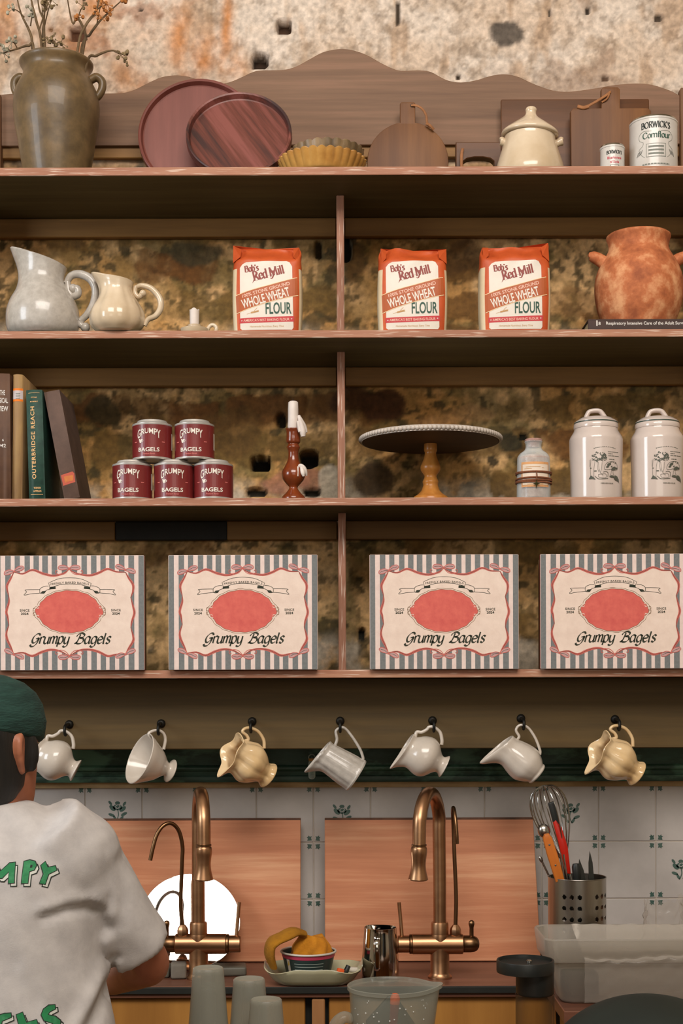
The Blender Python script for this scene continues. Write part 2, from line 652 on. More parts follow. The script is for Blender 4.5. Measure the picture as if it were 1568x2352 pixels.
M_blackpl = pm('black plastic', rgb(26, 28, 26), rgb(34, 36, 33), 12, 0.42)
M_paper = pm('page edges', rgb(196, 178, 142), rgb(168, 146, 108), 5, 0.9, stretch=(60, 1, 1))

# ------------------------------------------------------------------ wall with old plaster and bricks (relief and stains are in the mesh)
YW = 4.035
SW = F / YW
rs = np.random.RandomState(7)


def fbm(X, Z, scale, oct=4, seed=0, sx=1.0, sz=1.0):
    r = np.random.RandomState(seed)
    out, amp, tot = np.zeros_like(X), 1.0, 0.0
    f = scale
    for _ in range(oct):
        L_ = r.rand(97, 97)
        x, z = X * f * sx + 31.7, Z * f * sz + 17.3
        xi, zi = np.floor(x).astype(int), np.floor(z).astype(int)
        u, w = x - xi, z - zi
        u, w = u * u * (3 - 2 * u), w * w * (3 - 2 * w)
        g = lambda a, b: L_[(xi + a) % 97, (zi + b) % 97]
        out += amp * ((g(0, 0) * (1 - u) + g(1, 0) * u) * (1 - w) + (g(0, 1) * (1 - u) + g(1, 1) * u) * w)
        tot += amp
        amp *= 0.55
        f *= 2.05
    return out / tot


def sm(a, b, x):
    t = np.clip((x - a) / (b - a), 0, 1)
    return t * t * (3 - 2 * t)


ZSB = [CZ + (HOR - a) / 900 for a in (758, 1143, 1538.5)]


def wall_back():
    step = 0.0065
    xs = np.arange(-1.75, 1.7501, step)
    zs = np.arange(1.2, 4.3, step)
    X, Z = np.meshgrid(xs, zs)
    px = 784 + X * SW
    py = HOR - (Z - CZ) * SW
    w1 = fbm(X, Z, 7, 3, 1) - .5
    w2 = fbm(X, Z, 7, 3, 2) - .5
    pxw, pyw = px + w1 * 46, py + w2 * 46
    C = np.zeros(X.shape + (3,))

    def c3(r, g, b):
        return np.array([lin(r), lin(g), lin(b)])

    def mix(mask, col):
        C[:] = C * (1 - mask[..., None]) + col * mask[..., None]
    n1, n2, n3 = fbm(X, Z, 5, 5, 3), fbm(X, Z, 16, 4, 4), fbm(X, Z, 45, 3, 5)
    nv = fbm(X, Z, 9, 4, 6, 1.6, .5)
    up = sm(410, 340, py)                                   # the plaster above the shelves is paler
    C[:] = c3(222, 178, 122)
    mix(sm(.42, .62, n1), c3(196, 146, 84))
    mix(sm(.50, .64, n2) * .6, c3(138, 108, 58))
    mix(sm(.53, .64, fbm(X, Z, 11, 4, 21)) * .65, c3(104, 92, 48))
    mix(sm(.60, .68, n3) * .7, c3(92, 74, 40))
    mix(sm(.62, .70, fbm(X, Z, 26, 3, 31)) * .8, c3(70, 60, 34))
    for s_ in ZSB:                                       # paler, greyer band just above each shelf: light reaching the wall there, painted in
        pv = HOR - (s_ - CZ) * 818.0
        mix(sm(pv - 95, pv - 40, pyw) * sm(pv + 30, pv + 10, py) * sm(.40, .55, n1 * .5 + n2 * .5) * .85, c3(206, 190, 168))
    T = np.zeros_like(C)
    T[:] = c3(216, 199, 182)
    for mk, col in ((sm(.42, .66, n1) * .75, c3(205, 180, 156)), (sm(.54, .68, nv) * .8, c3(182, 152, 124)),
                    (sm(.56, .66, n2) * .40, c3(150, 122, 92)), (sm(.60, .68, n3) * .4, c3(120, 98, 76))):
        T = T * (1 - mk[..., None]) + col * mk[..., None]
    lf = sm(620, 380, px)
    st = np.zeros_like(X)
    for cx, cy, rx, ry, a in ((410, 90, 26, 70, .9), (468, 112, 34, 42, .9), (512, 70, 16, 90, .85), (240, 5, 40, 40, 1), (190, 90, 70, 60, .45),
                              (20, 20, 40, 60, .5), (285, 170, 40, 40, .5), (100, 60, 30, 60, .4), (540, 150, 25, 40, .5), (330, 60, 40, 30, .35)):
        st = np.maximum(st, a * np.exp(-(((pxw - cx) / rx) ** 2 + ((pyw - cy) / ry) ** 2)))
    st = np.clip(st * (0.55 + 1.1 * (n2 - .2)), 0, 1)
    T = T * (1 - st[..., None]) + c3(196, 122, 52) * st[..., None]
    st2 = sm(.57, .7, fbm(X, Z, 13, 4, 8)) * .55 * lf
    T = T * (1 - st2[..., None]) + c3(150, 92, 50) * st2[..., None]
    st3 = sm(.56, .72, fbm(X, Z, 6, 4, 9)) * .6 * sm(1050, 1300, px)
    T = T * (1 - st3[..., None]) + c3(150, 118, 92) * st3[..., None]
    C = C * (1 - up[..., None]) + T * up[..., None]
    D = (n1 - .5) * .012 + (n2 - .5) * .006 + (n3 - .5) * .002
    # bricks showing through between the shelves
    bh, bw = 82.0, 205.0
    row = np.floor(pyw / bh)
    bx = pxw + (row % 2) * bw / 2
    colm = np.floor(bx / bw)
    fx, fy = (bx / bw - colm) * bw, (pyw / bh - row) * bh
    inside = np.minimum(np.minimum(fx, bw - fx), np.minimum(fy, bh - fy))
    h = np.sin(row * 12.9898 + colm * 78.233) * 43758.5453
    h = h - np.floor(h)
    shown = (h > .56).astype(float)
    br = sm(6, 15, inside + (n2 - .5) * 46) * shown * (1 - up) * (.5 + .5 * sm(.4, .55, n1))
    tone = (np.sin(row * 3.1 + colm * 5.7) * .5 + .5)[..., None]
    bc = c3(120, 76, 34) * tone + c3(118, 90, 44) * (1 - tone)
    C = C * (1 - (br * .92)[..., None]) + bc * (br * .92)[..., None]
    D = D + br * .004
    for cx, cy, rx, ry, a, col in (       # single stones and patches
            (445, 582, 60, 30, .9, (84, 72, 46)), (245, 950, 45, 32, .9, (74, 60, 32)), (530, 985, 70, 60, .7, (104, 74, 34)),
            (880, 935, 52, 36, .95, (78, 46, 22)), (820, 925, 60, 30, .9, (84, 52, 26)), (862, 1110, 46, 36, .95, (84, 66, 44)),
            (1150, 1000, 32, 14, .8, (92, 78, 44)), (700, 935, 70, 34, .7, (110, 72, 30)), (1180, 1022, 26, 18, .9, (50, 46, 28)),
            (1140, 1062, 12, 10, .9, (40, 36, 22)), (330, 1020, 60, 34, .6, (88, 74, 40)), (660, 1105, 56, 26, .8, (168, 112, 86)),
            (720, 1108, 40, 26, .7, (160, 104, 78)), (770, 1120, 26, 44, .9, (186, 172, 150)), (1080, 960, 60, 20, .4, (190, 140, 90)),
            (1000, 990, 50, 26, .4, (190, 136, 84)), (800, 600, 40, 50, .7, (58, 46, 26)), (1060, 585, 50, 34, .8, (96, 66, 32))):
        m = a * sm(1.15, .85, np.sqrt(((pxw - cx) / rx) ** 2 + ((pyw - cy) / ry) ** 2) + (n2 - .5) * .5)
        C = C * (1 - m[..., None]) + c3(*col) * m[..., None]
        D = D + m * .003
    for cx, cy, rx, ry, dep, col in (     # holes and gouges
            (183, 75, 19, 17, .03, (92, 58, 36)), (655, 62, 18, 17, .045, (70, 48, 30)), (600, 138, 20, 18, .05, (50, 34, 22)),
            (918, 30, 4, 32, .006, (60, 48, 36)), (1054, 176, 5, 6, .01, (60, 48, 36)), (1268, 32, 5, 8, .012, (56, 46, 36)),
            (1354, 25, 5, 9, .012, (56, 46, 36)), (1520, 40, 9, 9, .012, (70, 58, 46)), (1393, 180, 9, 7, .008, (96, 72, 54)),
            (328, 20, 4, 4, .008, (60, 46, 34)), (122, 62, 5, 6, .01, (120, 84, 50)), (600, 1062, 22, 17, .09, (26, 22, 14)),
            (712, 1055, 22, 20, .09, (26, 22, 14)), (650, 965, 12, 16, .03, (40, 32, 18)), (795, 570, 14, 30, .04, (30, 24, 14)),
            (1205, 1004, 10, 8, .02, (36, 32, 20)), (590, 1130, 24, 10, .03, (36, 32, 20)), (718, 1132, 20, 10, .03, (36, 32, 20)),
            (830, 1460, 10, 14, .03, (30, 30, 22)), (735, 575, 9, 20, .02, (60, 48, 26))):
        m = sm(1.12, .88, np.maximum(np.abs(px + w1 * 8 - cx) / rx, np.abs(py + w2 * 8 - cy) / ry) * .5 + .5 * np.sqrt(((px + w1 * 12 - cx) / rx) ** 2 + ((py + w2 * 12 - cy) / ry) ** 2))
        C = C * (1 - m[..., None]) + c3(*col) * m[..., None]
        D = D - m * dep
    m = np.exp(-(((pxw - 1165) / 44) ** 2 + ((pyw - 84) / 26) ** 2))
    m = sm(.42, .8, m * (.6 + .9 * n3 + .5 * n2)) * .9
    C = C * (1 - m[..., None]) + c3(74, 66, 58) * m[..., None]
    C *= (.9 + .2 * fbm(X, Z, 90, 2, 10))[..., None]
    h_, w_ = X.shape
    co = np.stack([X, YW - D, Z], -1).reshape(-1, 3)
    idx = np.arange(h_ * w_).reshape(h_, w_)
    q = np.stack([idx[:-1, :-1], idx[:-1, 1:], idx[1:, 1:], idx[1:, :-1]], -1).reshape(-1, 4)
    me = bpy.data.meshes.new('wall_back')
    me.vertices.add(len(co))
    me.vertices.foreach_set('co', co.astype(np.float32).ravel())
    me.loops.add(q.size)
    me.loops.foreach_set('vertex_index', q.astype(np.int32).ravel())
    me.polygons.add(len(q))
    me.polygons.foreach_set('loop_start', np.arange(0, q.size, 4, dtype=np.int32))
    me.update(calc_edges=True)
    me.polygons.foreach_set('use_smooth', np.ones(len(q), dtype=bool))
    at = me.color_attributes.new('plaster', 'FLOAT_COLOR', 'POINT')
    at.data.foreach_set('color', np.concatenate([np.clip(C, 0, 1).reshape(-1, 3), np.ones((h_ * w_, 1))], 1).astype(np.float32).ravel())
    m, nt, b = base_mat('old plaster and brick')
    N, L = nt.nodes, nt.links
    a = N.new('ShaderNodeAttribute')
    a.attribute_name = 'plaster'
    tc = N.new('ShaderNodeTexCoord')
    nz = N.new('ShaderNodeTexNoise')
    nz.inputs['Scale'].default_value = 60
    nz.inputs['Detail'].default_value = 8
    L.new(tc.outputs['Object'], nz.inputs['Vector'])
    mr = N.new('ShaderNodeMapRange')
    mr.inputs['From Min'].default_value, mr.inputs['From Max'].default_value = .25, .75
    mr.inputs['To Min'].default_value, mr.inputs['To Max'].default_value = 0.64, 1.26
    L.new(nz.outputs['Fac'], mr.inputs['Value'])
    mx = N.new('ShaderNodeMix')
    mx.data_type, mx.blend_type = 'RGBA', 'MULTIPLY'
    mx.inputs['Factor'].default_value = 1
    L.new(a.outputs['Color'], mx.inputs['A'])
    L.new(mr.outputs[0], mx.inputs['B'])
    L.new(mx.outputs['Result'], b.inputs['Base Color'])
    bp = N.new('ShaderNodeBump')
    bp.inputs['Strength'].default_value = 0.5
    bp.inputs['Distance'].default_value = 0.006
    L.new(nz.outputs['Fac'], bp.inputs['Height'])
    L.new(bp.outputs[0], b.inputs['Normal'])
    b.inputs['Roughness'].default_value = 0.95
    me.materials.append(m)
    o = bpy.data.objects.new('wall_back', me)
    COL.objects.link(o)
    return structure(o)


wall_back()
M_floor = pm('floor boards', rgb(74, 64, 50), rgb(96, 84, 66), 4, 0.7, stretch=(1, 6, 1))
structure(MB().box(-4, 4, -3.2, 4.3, -.06, 0).obj('floor', M_floor, ang=0))
M_room = pm('room plaster', rgb(176, 164, 142), rgb(190, 178, 156), 3, 0.9)
structure(MB().box(-4.1, -4, -3.2, 4.3, 0, 5.3).obj('wall_left', M_room, ang=0))
structure(MB().box(4, 4.1, -3.2, 4.3, 0, 5.3).obj('wall_right', M_room, ang=0))
structure(MB().box(-4.1, 4.1, -3.3, -3.2, 0, 5.3).obj('wall_front', M_room, ang=0))
structure(MB().box(-4.1, 4.1, -3.3, 4.4, 5.3, 5.4).obj('ceiling', M_room, ang=0))
structure(MB().box(-4.1, 4.1, 4.16, 4.26, 0, 5.3).obj('wall_far', M_room, ang=0))

# tiled part of the wall, with its painted motifs
M_tile = pm('glazed wall tiles', rgb(188, 181, 175), rgb(172, 165, 159), 5, 0.32, coat=0.2, bump=0.12, bscale=14)
M_grout = pm('tile grout', rgb(172, 160, 146), rgb(190, 180, 166), 20, 0.9)
M_motif = pm('green tile paint', rgb(58, 84, 76), rgb(78, 100, 90), 20, 0.4)
M_oldplaster = pm('yellowed plaster strip', rgb(186, 158, 116), rgb(150, 122, 82), 12, 0.9, stretch=(.5, 1, 1.5), bump=0.5, bscale=40)
YT = 4.022
pit = 131.0 * YT / F
tx0 = V(720, 1935, YT).x
tz0 = V(720, 1935, YT).z
mb = MB().box(-1.75, 1.75, YT + .002, YT + .012, .80, V(784, 1806, YT).z, 1)
for i in range(-12, 13):
    for j in range(-3, 2):
        x, z = tx0 + i * pit, tz0 + j * pit - pit
        z1 = min(z + pit, V(784, 1806, YT).z)
        if z1 - z > .01 and abs(x) < 1.7 and z > .7:
            mb.box(x + .0012, x + pit - .0012, YT - .001 * ((i * 7 + j * 3) % 3) * .4, YT + .006, z + .0012, z1 - .0012, 0, .0015, 1)
tiles = structure(mb.obj('trim_3', [M_tile, M_grout], ang=30))
pr = Print()
for i in range(-10, 12):
    for j in range(-3, 2):
        x, z = tx0 + i * pit, tz0 + j * pit
        for sx in (-1, 1):
            for sz in (-1, 1):
                if z + sz * .012 > V(784, 1808, YT).z or j == 1 and sz > 0:
                    continue
                cx, cz = x + sx * .012, z + sz * .012
                pr.poly([(cx - sx * .0075, cz - sz * .006), (cx - sx * .002, cz - sz * .007), (cx + sx * .006, cz - sz * .0075), (cx + sx * .004, cz - sz * .001),
                         (cx + sx * .0075, cz + sz * .003), (cx + sx * .0035, cz + sz * .0035), (cx + sx * .003, cz + sz * .008), (cx - sx * .002, cz + sz * .004),
                         (cx - sx * .007, cz + sz * .006), (cx - sx * .005, cz)], 0)


def rose(pr, px, py, s=1.0, fl=1):
    c = V(px, py, YT)
    k = .0012 * s
    for cx, cy, rx, ry, ro in ((0, 6, 11, 7, 0), (-12, 4, 5, 9, .8), (12, 2, 5, 9, -.9), (0, 16, 6, 4, 0), (-14, -12, 3.5, 8, 1.2), (15, -10, 3.5, 8, -1.1),
                               (-6, -20, 3, 7, .5), (9, -20, 3, 7, -.7), (16, 14, 3, 6, -.6), (-17, 16, 3, 6, .7)):
        pr.ell(c.x + fl * cx * k, c.z + cy * k, rx * k, ry * k, 0, 1, 14, ro * fl)
    pr.ribbon([(c.x, c.z + 2 * k), (c.x + 2 * k * fl, c.z - 12 * k), (c.x - 3 * k * fl, c.z - 26 * k)], 2.2 * k, 0, 1)
    pr.ribbon([(c.x - 6 * k, c.z + 8 * k), (c.x, c.z + 3 * k), (c.x + 6 * k, c.z + 9 * k), (c.x + 1 * k, c.z + 12 * k), (c.x - 4 * k, c.z + 9 * k)], 1.6 * k, 1, 2)


for a in ((785, 1868, 1, 1), (1310, 1865, 1, -1), (270, 1860, 1, 1), (1563, 1994, 1, 1), (520, 1998, 1, 1), (1048, 1998, 1, -1)):
    rose(pr, *a)
o = pr.obj('tile_motifs', [M_motif, M_tile], tiles, lambda u, v, h: (u, YT - .0006 - h, v))

# yellowed plaster strip, painted green band and its half-round rail under the hook board
zt, zb = V(784, 1716, 4.0).z, V(784, 1790, 4.02).z
rr = random.Random(3)
ed = [(-1.75 + i * .025, V(784, 1807, YT).z - .001) for i in range(141)]
tp = [(1.75 - i * .025, zb + .012 + rr.uniform(-.004, .004)) for i in range(141)]
structure(MB().prism(ed + tp, 4.012, 4.03).obj('trim_1', M_oldplaster, ang=0))
mb = MB().box(-1.75, 1.75, 4.0, 4.028, zb - .002, 1.62, 0, .003)
mb.tube([(-1.75, 3.998, V(784, 1764, 4).z), (1.75, 3.998, V(784, 1764, 4).z)], .0085, 12, 0, sm=0)
mb.box(-1.75, 1.75, 3.992, 4.004, zb - .006, zb + .012, 0, .003)
structure(mb.obj('trim_2', M_teal, ang=40))

# ------------------------------------------------------------------ shelf unit
ZS = [(CZ + (HOR - a) / 900, CZ + (HOR - b) / 900) for a, b in ((382.5, 401.5), (758, 775.5), (1143, 1161), (1538.5, 1557))]
unit = thing('shelf_unit', 'tall brown wooden wall shelves with a wavy crest board and pale worn front edges', 'shelves', (0, D0, 0))
YB = 4.012 - D0
WX = 1.0
for i, (zt_, zb_) in enumerate(ZS):
    MB().box(-WX, WX, 0, YB, zb_, zt_, 0, .0016, 1, front=1).obj('shelf_board', [M_shelf, M_edge], unit, ang=30)
for i in range(3):
    x = V(782, (ZS[i][1] - 1) and 1100, 3.818).x if False else (V(781.5 + i * 2, 600 + i * 380, 3.818).x)
    MB().box(x - .0101, x + .0101, 3.818 - D0, YB, ZS[i + 1][0], ZS[i][1], 0, .0015, 1, front=1).obj('divider', [M_upright, M_edgez], unit, ang=30)
# rails under the back of each shelf
xm = V(782, 700, 4).x
for i in range(3):
    zr = ZS[i][1]
    hgt = .052
    if i == 2:
        xa, xb = V(265, 1210, 4.01).x, V(522, 1210, 4.01).x
        segs = [(-WX, xa, M_rail), (xa, xb, M_railblack), (xb, xm - .012, M_rail), (xm + .012, WX, M_rail)]
    else:
        segs = [(-WX, xm - .012, M_rail), (xm + .012, WX, M_rail)]
    for a, b, m_ in segs:
        dy = .004 if m_ is M_railblack else 0
        MB().box(a, b, YB - .012 + dy, YB + .012, zr - hgt, zr - .0005, 0, .002, 1).obj('back_rail', m_, unit, ang=30)
for sgn in (-1, 1):      # outer uprights beyond both ends of the shelves
    a = .985 if sgn < 0 else .958
    x0, x1 = (-WX - .02, -.985) if sgn < 0 else (.962, 1.0)
    for i in range(3):
        MB().box(x0, x1, .19, YB, ZS[i + 1][0], ZS[i][1], 0, .0015, 1, front=1).obj('side_panel', [M_upright, M_edgez], unit, ang=30)
# crest board
YC = 4.0
pts = [(-60, 222), (0, 217), (60, 213), (140, 213), (230, 214), (280, 213), (310, 205), (340, 190), (370, 177), (400, 172.5), (430, 175), (460, 184), (490, 190.5), (520, 190),
       (550, 179), (580, 165), (600, 161), (650, 160), (680, 152), (710, 136), (740, 120), (770, 113), (790, 112), (810, 115), (840, 125), (880, 147),
       (910, 160), (930, 162), (965, 161), (990, 165), (1020, 181), (1045, 188), (1070, 188), (1100, 182), (1130, 173), (1160, 170), (1190, 176),
       (1220, 190), (1260, 205), (1290, 210), (1320, 209), (1370, 202), (1410, 195), (1460, 191), (1500, 195), (1540, 208), (1568, 220), (1640, 226)]
top = [V(a, b, YC) for a, b in cr(pts, 4)]
zc = V(784, 333, YC).z
poly = [(p.x, p.z) for p in top] + [(top[-1].x, zc), (top[0].x, zc)]
MB().prism(poly, YC - D0, YC - D0 + .022, 0, .002, 1).obj('crest_board', M_crest, unit, ang=35)
MB().box(-WX, WX, YC - D0 + .012, YC - D0 + .03, zc - .03, zc + .03, 0, .002, 1).obj('crest_rail', M_rail, unit, ang=30)
for sgn, px in ((-1, 2), (1, 1562)):
    x = V(px, 300, 3.99).x
    MB().box(min(x, x + sgn * .05), max(x, x + sgn * .05), 3.985 - D0, 4.02 - D0, ZS[0][0], V(784, 205 if sgn > 0 else 215, 3.99).z, 0, .002, 1).obj('crest_post', M_upright, unit, ang=30)
# hook board below the lowest shelf
YA = 3.80
za = V(784, 1720, YA).z
MB().box(-WX, WX, YA - D0, YA - D0 + .022, za, ZS[3][1], 0, .002, 1).obj('apron_board', M_apron, unit, ang=30)
HK = [(150, 1680), (364, 1678), (576, 1673), (781, 1672), (996, 1671), (1202, 1666), (1421, 1668)]
HKP = []
for px, py in HK:
    h = V(px, py, YA - .057)
    b = h + Vector((0, .057, .017))
    mb = MB().lathe([(.0005, 0), (.0105, 0), (.0115, .003), (.009, .007), (.005, .009), (.0005, .009)], 18)
    mb.xf(Matrix.Translation((b.x, b.y - D0, b.z)) @ Matrix.Rotation(PI / 2, 4, 'X'))
    mb.tube([(b.x, b.y - D0, b.z), (b.x, b.y - D0 - .036, b.z), (b.x, b.y - D0 - .062, b.z - .004), (b.x, b.y - D0 - .068, b.z - .018),
             (b.x, b.y - D0 - .058, b.z - .0265), (b.x, b.y - D0 - .046, b.z - .0235), (b.x, b.y - D0 - .041, b.z - .0155)], [.0042, .0042, .004, .0038, .0038, .0034, .003], 10)
    mb.obj('hook', M_iron, unit, ang=50)
    HKP.append(Vector((b.x, b.y - .057, b.z - .0265)))

# ------------------------------------------------------------------ builders shared by the crockery
def P2(Y, cx, z0, pts):
    s = sc(Y)
    return [(hw / s, max(0.0, V(cx, py, Y).z - z0)) for py, hw in pts]


def px_loc(cx, Y, z0):
    return (V(cx, HOR, Y).x + 0 * z0, Y, z0)


def lx(px, py, Y, root):
    """pixel -> point local to a root location"""
    p = V(px, py, Y)
    return Vector((p.x - root[0], p.y - root[1], p.z - root[2]))


def jug(prof, t=.004, spout=None, flute=None, wave=None, slope=0.0, n=72, start=.62, sm_=4, mat=0, foot=True):
    """hollow jug about z, mouth up, spout towards -x. prof (r, z) bottom up"""
    q = cr(prof, sm_)
    H0, H1 = q[0][1], q[-1][1]
    outer = q
    inner = [(max(r - t, .002), z) for r, z in q if z > H0 + t * 1.6]
    rim = [(q[-1][0] - t * .5, q[-1][1] + t * .45)]
    full = [(.0005, H0)] + outer + rim + inner[::-1] + [(.0005, inner[0][1])]
    mb = MB()

    def fn(th, r, z, i):
        f = (z - H0) / (H1 - H0)
        e = sstep(start, 1, f)
        a = (th - PI + PI) % (2 * PI) - PI
        a = math.atan2(math.sin(th - PI), math.cos(th - PI))
        rr, zz, ny = r, z, 1.0
        if flute:
            b = sstep(0, .12, f) * (1 - sstep(min(flute[2], .999), 1.0, f))
            rr *= 1 + flute[1] * b * (abs(math.cos(th * flute[0] / 2)) - .6)
        if spout:
            g = math.exp(-(a / spout[2]) ** 2)
            rr += spout[0] * g * e ** 1.4
            zz += spout[1] * g * e
            ny = 1 - .25 * g * e
        if wave:
            zz += wave[1] * e * math.cos(th * wave[0])
            rr *= 1 + wave[2] * e * math.cos(th * wave[0])
        zz += slope * e * -math.cos(th)
        return (rr * math.cos(th), rr * math.sin(th) * ny, zz)
    return mb.lathe(full, n, (0, 0, 0), fn, mat)


M_creamA = cream('off white glaze', (214, 204, 192), (196, 184, 170))
M_creamB = cream('warm ivory glaze', (222, 202, 174), (200, 176, 144))
M_creamC = cream('yellowed ivory glaze', (216, 178, 122), (228, 200, 158), .14)
M_grey = pm('speckled grey white glaze', rgb(190, 182, 172), rgb(172, 164, 154), 60, 0.24, coat=0.3)
M_wax = pm('white wax', rgb(226, 214, 204), rgb(210, 196, 186), 12, 0.5, bump=.1)
M_wick = pm('burnt wick', rgb(30, 26, 24), None, rough=.9)

Z1, Z2, Z3, Z4 = ZS[0][0] + .0006, ZS[1][0] + .0006, ZS[2][0], ZS[3][0]

# ================================================================== top shelf
# urn with two ear handles
M_urn = pm('grey brown stoneware', rgb(88, 70, 46), rgb(118, 94, 62), 20, 0.42, bump=0.25, bscale=40, c3=rgb(102, 82, 54), coat=.12)
Y = 3.83
L0 = px_loc(134, Y, Z1)
urn = thing('clay_urn', 'tall grey brown stoneware urn with two ear handles holding dried stems', 'vase', L0)
prof = P2(Y, 134, Z1, [(432, 68), (400, 75), (360, 83), (325, 88), (287, 95), (249, 98), (220, 95), (200, 87), (185, 79), (172, 75), (162, 77), (152, 83), (147, 84)])
inn = [(r - .009, z) for r, z in prof[2:]][::-1]
MB().lathe([(.001, prof[0][1])] + crz(prof, 3) + [(prof[-1][0] - .004, prof[-1][1] + .004)] + cr(inn, 3) + [(.001, inn[-1][1])], 64).obj('body', M_urn, urn)
for sx in (-1, 1):
    hx = lambda px, py: lx(134 + sx * (px - 134), py, Y, L0)
    MB().tube([hx(208, 184), hx(222, 178), hx(234, 188), hx(234, 205), hx(226, 220), hx(216, 229)], [.010, .011, .011, .0105, .010, .009], 12, sq=1.25).obj('handle', M_urn, urn)

M_stem = pm('dry brown stem', rgb(84, 66, 44), rgb(116, 92, 62), 30, 0.85)
M_seed = pm('dried seed heads', rgb(92, 74, 46), rgb(150, 128, 92), 60, 0.9)
M_seedo = pm('faded orange bloom', rgb(190, 120, 60), rgb(150, 96, 48), 60, 0.9)
M_seedw = pm('pale grey dried bloom', rgb(176, 170, 150), rgb(120, 112, 88), 50, 0.9)
STEMS = [
    ([(80, 240), (76, 120), (70, 78), (48, 30), (36, -20)], 3.80, [((56, 40), (30, 20)), ((70, 60), (76, 28))], M_seedw, 'dark twisted stem at the far left of the urn with pale grey blooms'),
    ([(96, 240), (96, 110), (84, 50), (72, 0), (70, -40)], 3.84, [((90, 70), (110, 10))], M_seed, 'thick upright dried stem in the left bunch of the urn'),
    ([(98, 240), (99, 100), (101, 50), (90, 20), (84, -30)], 3.88, [((100, 70), (96, 10))], M_seed, 'thin dried stem leaning slightly left in the urn'),
    ([(104, 240), (102, 90), (102, 30), (102, -40)], 3.86, [((102, 60), (118, 0))], M_seed, 'straight rightmost stem of the left bunch in the urn'),
    ([(60, 200), (78, 120), (66, 105), (40, 112), (8, 122)], 3.78, [((40, 112), (28, 96)), ((24, 117), (6, 112))], M_seedw, 'low drooping stem with pale blooms over the left rim of the urn'),
    ([(176, 240), (192, 110), (206, 80), (232, 45), (286, -5)], 3.84, [((214, 70), (250, 30)), ((222, 58), (232, 10)), ((200, 92), (178, 40))], M_seedo, 'thick stem leaning right from the urn with faded orange bloom'),
    ([(180, 240), (186, 120), (198, 86), (178, 40), (166, 52), (150, -30)], 3.88, [((178, 45), (190, 14))], M_seed, 'thin forked stem arching back left above the right side of the urn'),
    ([(170, 240), (178, 118), (196, 60), (222, 20), (230, -30)], 3.8, [((196, 60), (226, 30)), ((214, 30), (246, 10))], M_seedo, 'inner stem of the right bunch in the urn'),
    ([(184, 200), (198, 150), (222, 128), (256, 116), (280, 124)], 3.80, [((262, 118), (284, 134))], M_seed, 'short bent stem drooping over the right rim of the urn with a seed head'),
    ([(140, 240), (128, 120), (120, 96), (118, 84)], 3.84, [((122, 100), (112, 92)), ((124, 106), (140, 98))], M_seed, 'short sprig with tiny leaves standing at the middle of the urn mouth'),
]
rr = random.Random(11)
for pts, Y_, br, msd, lab in STEMS:
    base = V(134 + (pts[0][0] - 134) * .62, 350, 3.83 + (Y_ - 3.83) * .9)
    t = thing('dried_stem', lab, 'dried flower', base, group='dried stems in the urn')
    w = [V(a, b, Y_) - base for a, b in pts]
    w[0] = Vector((0, 0, 0))
    # stays inside the mouth
    mb = MB().tube(w, [.0035] * (len(w) - 2) + [.0024, .0014], 7)
    allh = []
    for (a, b) in br:
        p, q = V(a[0], a[1], Y_) - base, V(b[0], b[1], Y_ - .02) - base
        mb.tube([p, (p + q) / 2 + Vector((0, 0, .004)), q], [.002, .0016, .001], 6)
        heads = MB().ball(q, .0022, 8)
        for k in range(7):
            c = q + Vector((rr.uniform(-.016, .016), rr.uniform(-.014, .014), rr.uniform(-.016, .014)))
            heads.ball(c, rr.uniform(.002, .0055), 8, 0, 1, 1, rr.uniform(.7, 1.5))
            heads.tube([q, c], .0008, 5, sm=0)
        allh.append(heads)
    heads = MB().ball(w[-1], .002, 8)
    for k in range(6):
        c = w[-1] + Vector((rr.uniform(-.018, .018), rr.uniform(-.014, .014), rr.uniform(-.02, .01)))
        heads.ball(c, rr.uniform(.002, .0058), 8, 0, 1, 1, rr.uniform(.8, 1.6))
        heads.tube([w[-1], c], .0008, 5, sm=0)
    allh.append(heads)
    mb.obj('stalk', M_stem, t)
    for heads in allh:
        heads.obj('seed_head', msd, t)

# two round trays
M_traya = wood('reddish tray wood', rgb(106, 54, 44), rgb(142, 82, 70), 'Z', 0.45, 1.6, rgb(124, 68, 58), k=7)
M_trayb = wood('striped dark tray wood', rgb(64, 42, 40), rgb(134, 78, 70), 'Z', 0.42, 2.6, rgb(106, 58, 48), k=9, lo=.38, hi=.6)
_mp = [n for n in M_trayb.node_tree.nodes if n.type == 'MAPPING'][0]
_mp.vector_type = 'TEXTURE'
_mp.inputs['Scale'].default_value = (1 / 9, 1 / 9, 1 / .55)
_mp.inputs['Rotation'].default_value = (0, R(-32), 0)


def tray(label, px, Y, rad, lean, spin, m):
    z0 = Z1
    loc = V(px, 420, Y)
    t = thing('round_tray', label, 'tray', (loc.x, Y, z0 + .0106 * math.sin(R(lean))), (R(-lean), 0, 0), 'round wooden trays')
    C_ = Matrix.Translation((0, 0, rad)) @ Matrix.Rotation(R(spin), 4, 'Y') @ Matrix.Rotation(PI / 2, 4, 'X')
    MB().lathe([(.0005, 0), (rad - .004, 0), (rad - .0005, .003)] and [(.0005, -.010), (rad - .006, -.010), (rad, -.006), (rad - .001, .014), (rad - .004, .016), (rad - .008, .014), (rad - .012, 0.0), (rad - .016, -.002)], 96, cap=False).xf(C_).obj('rim', m, t, ang=35)
    MB().lathe([(.0005, -.0095), (rad - .012, -.0095), (rad - .0125, -.0015), (.0005, -.0015)], 96).xf(C_).obj('base', m, t, ang=35)


tray('larger round wooden tray leaning behind the smaller tray, plain reddish wood', 455, 3.87, .164, 9, 0, M_traya)
tray('smaller round wooden tray with dark diagonal grain leaning in front of the larger tray', 546, 3.765, .141, 22, 28, M_trayb)

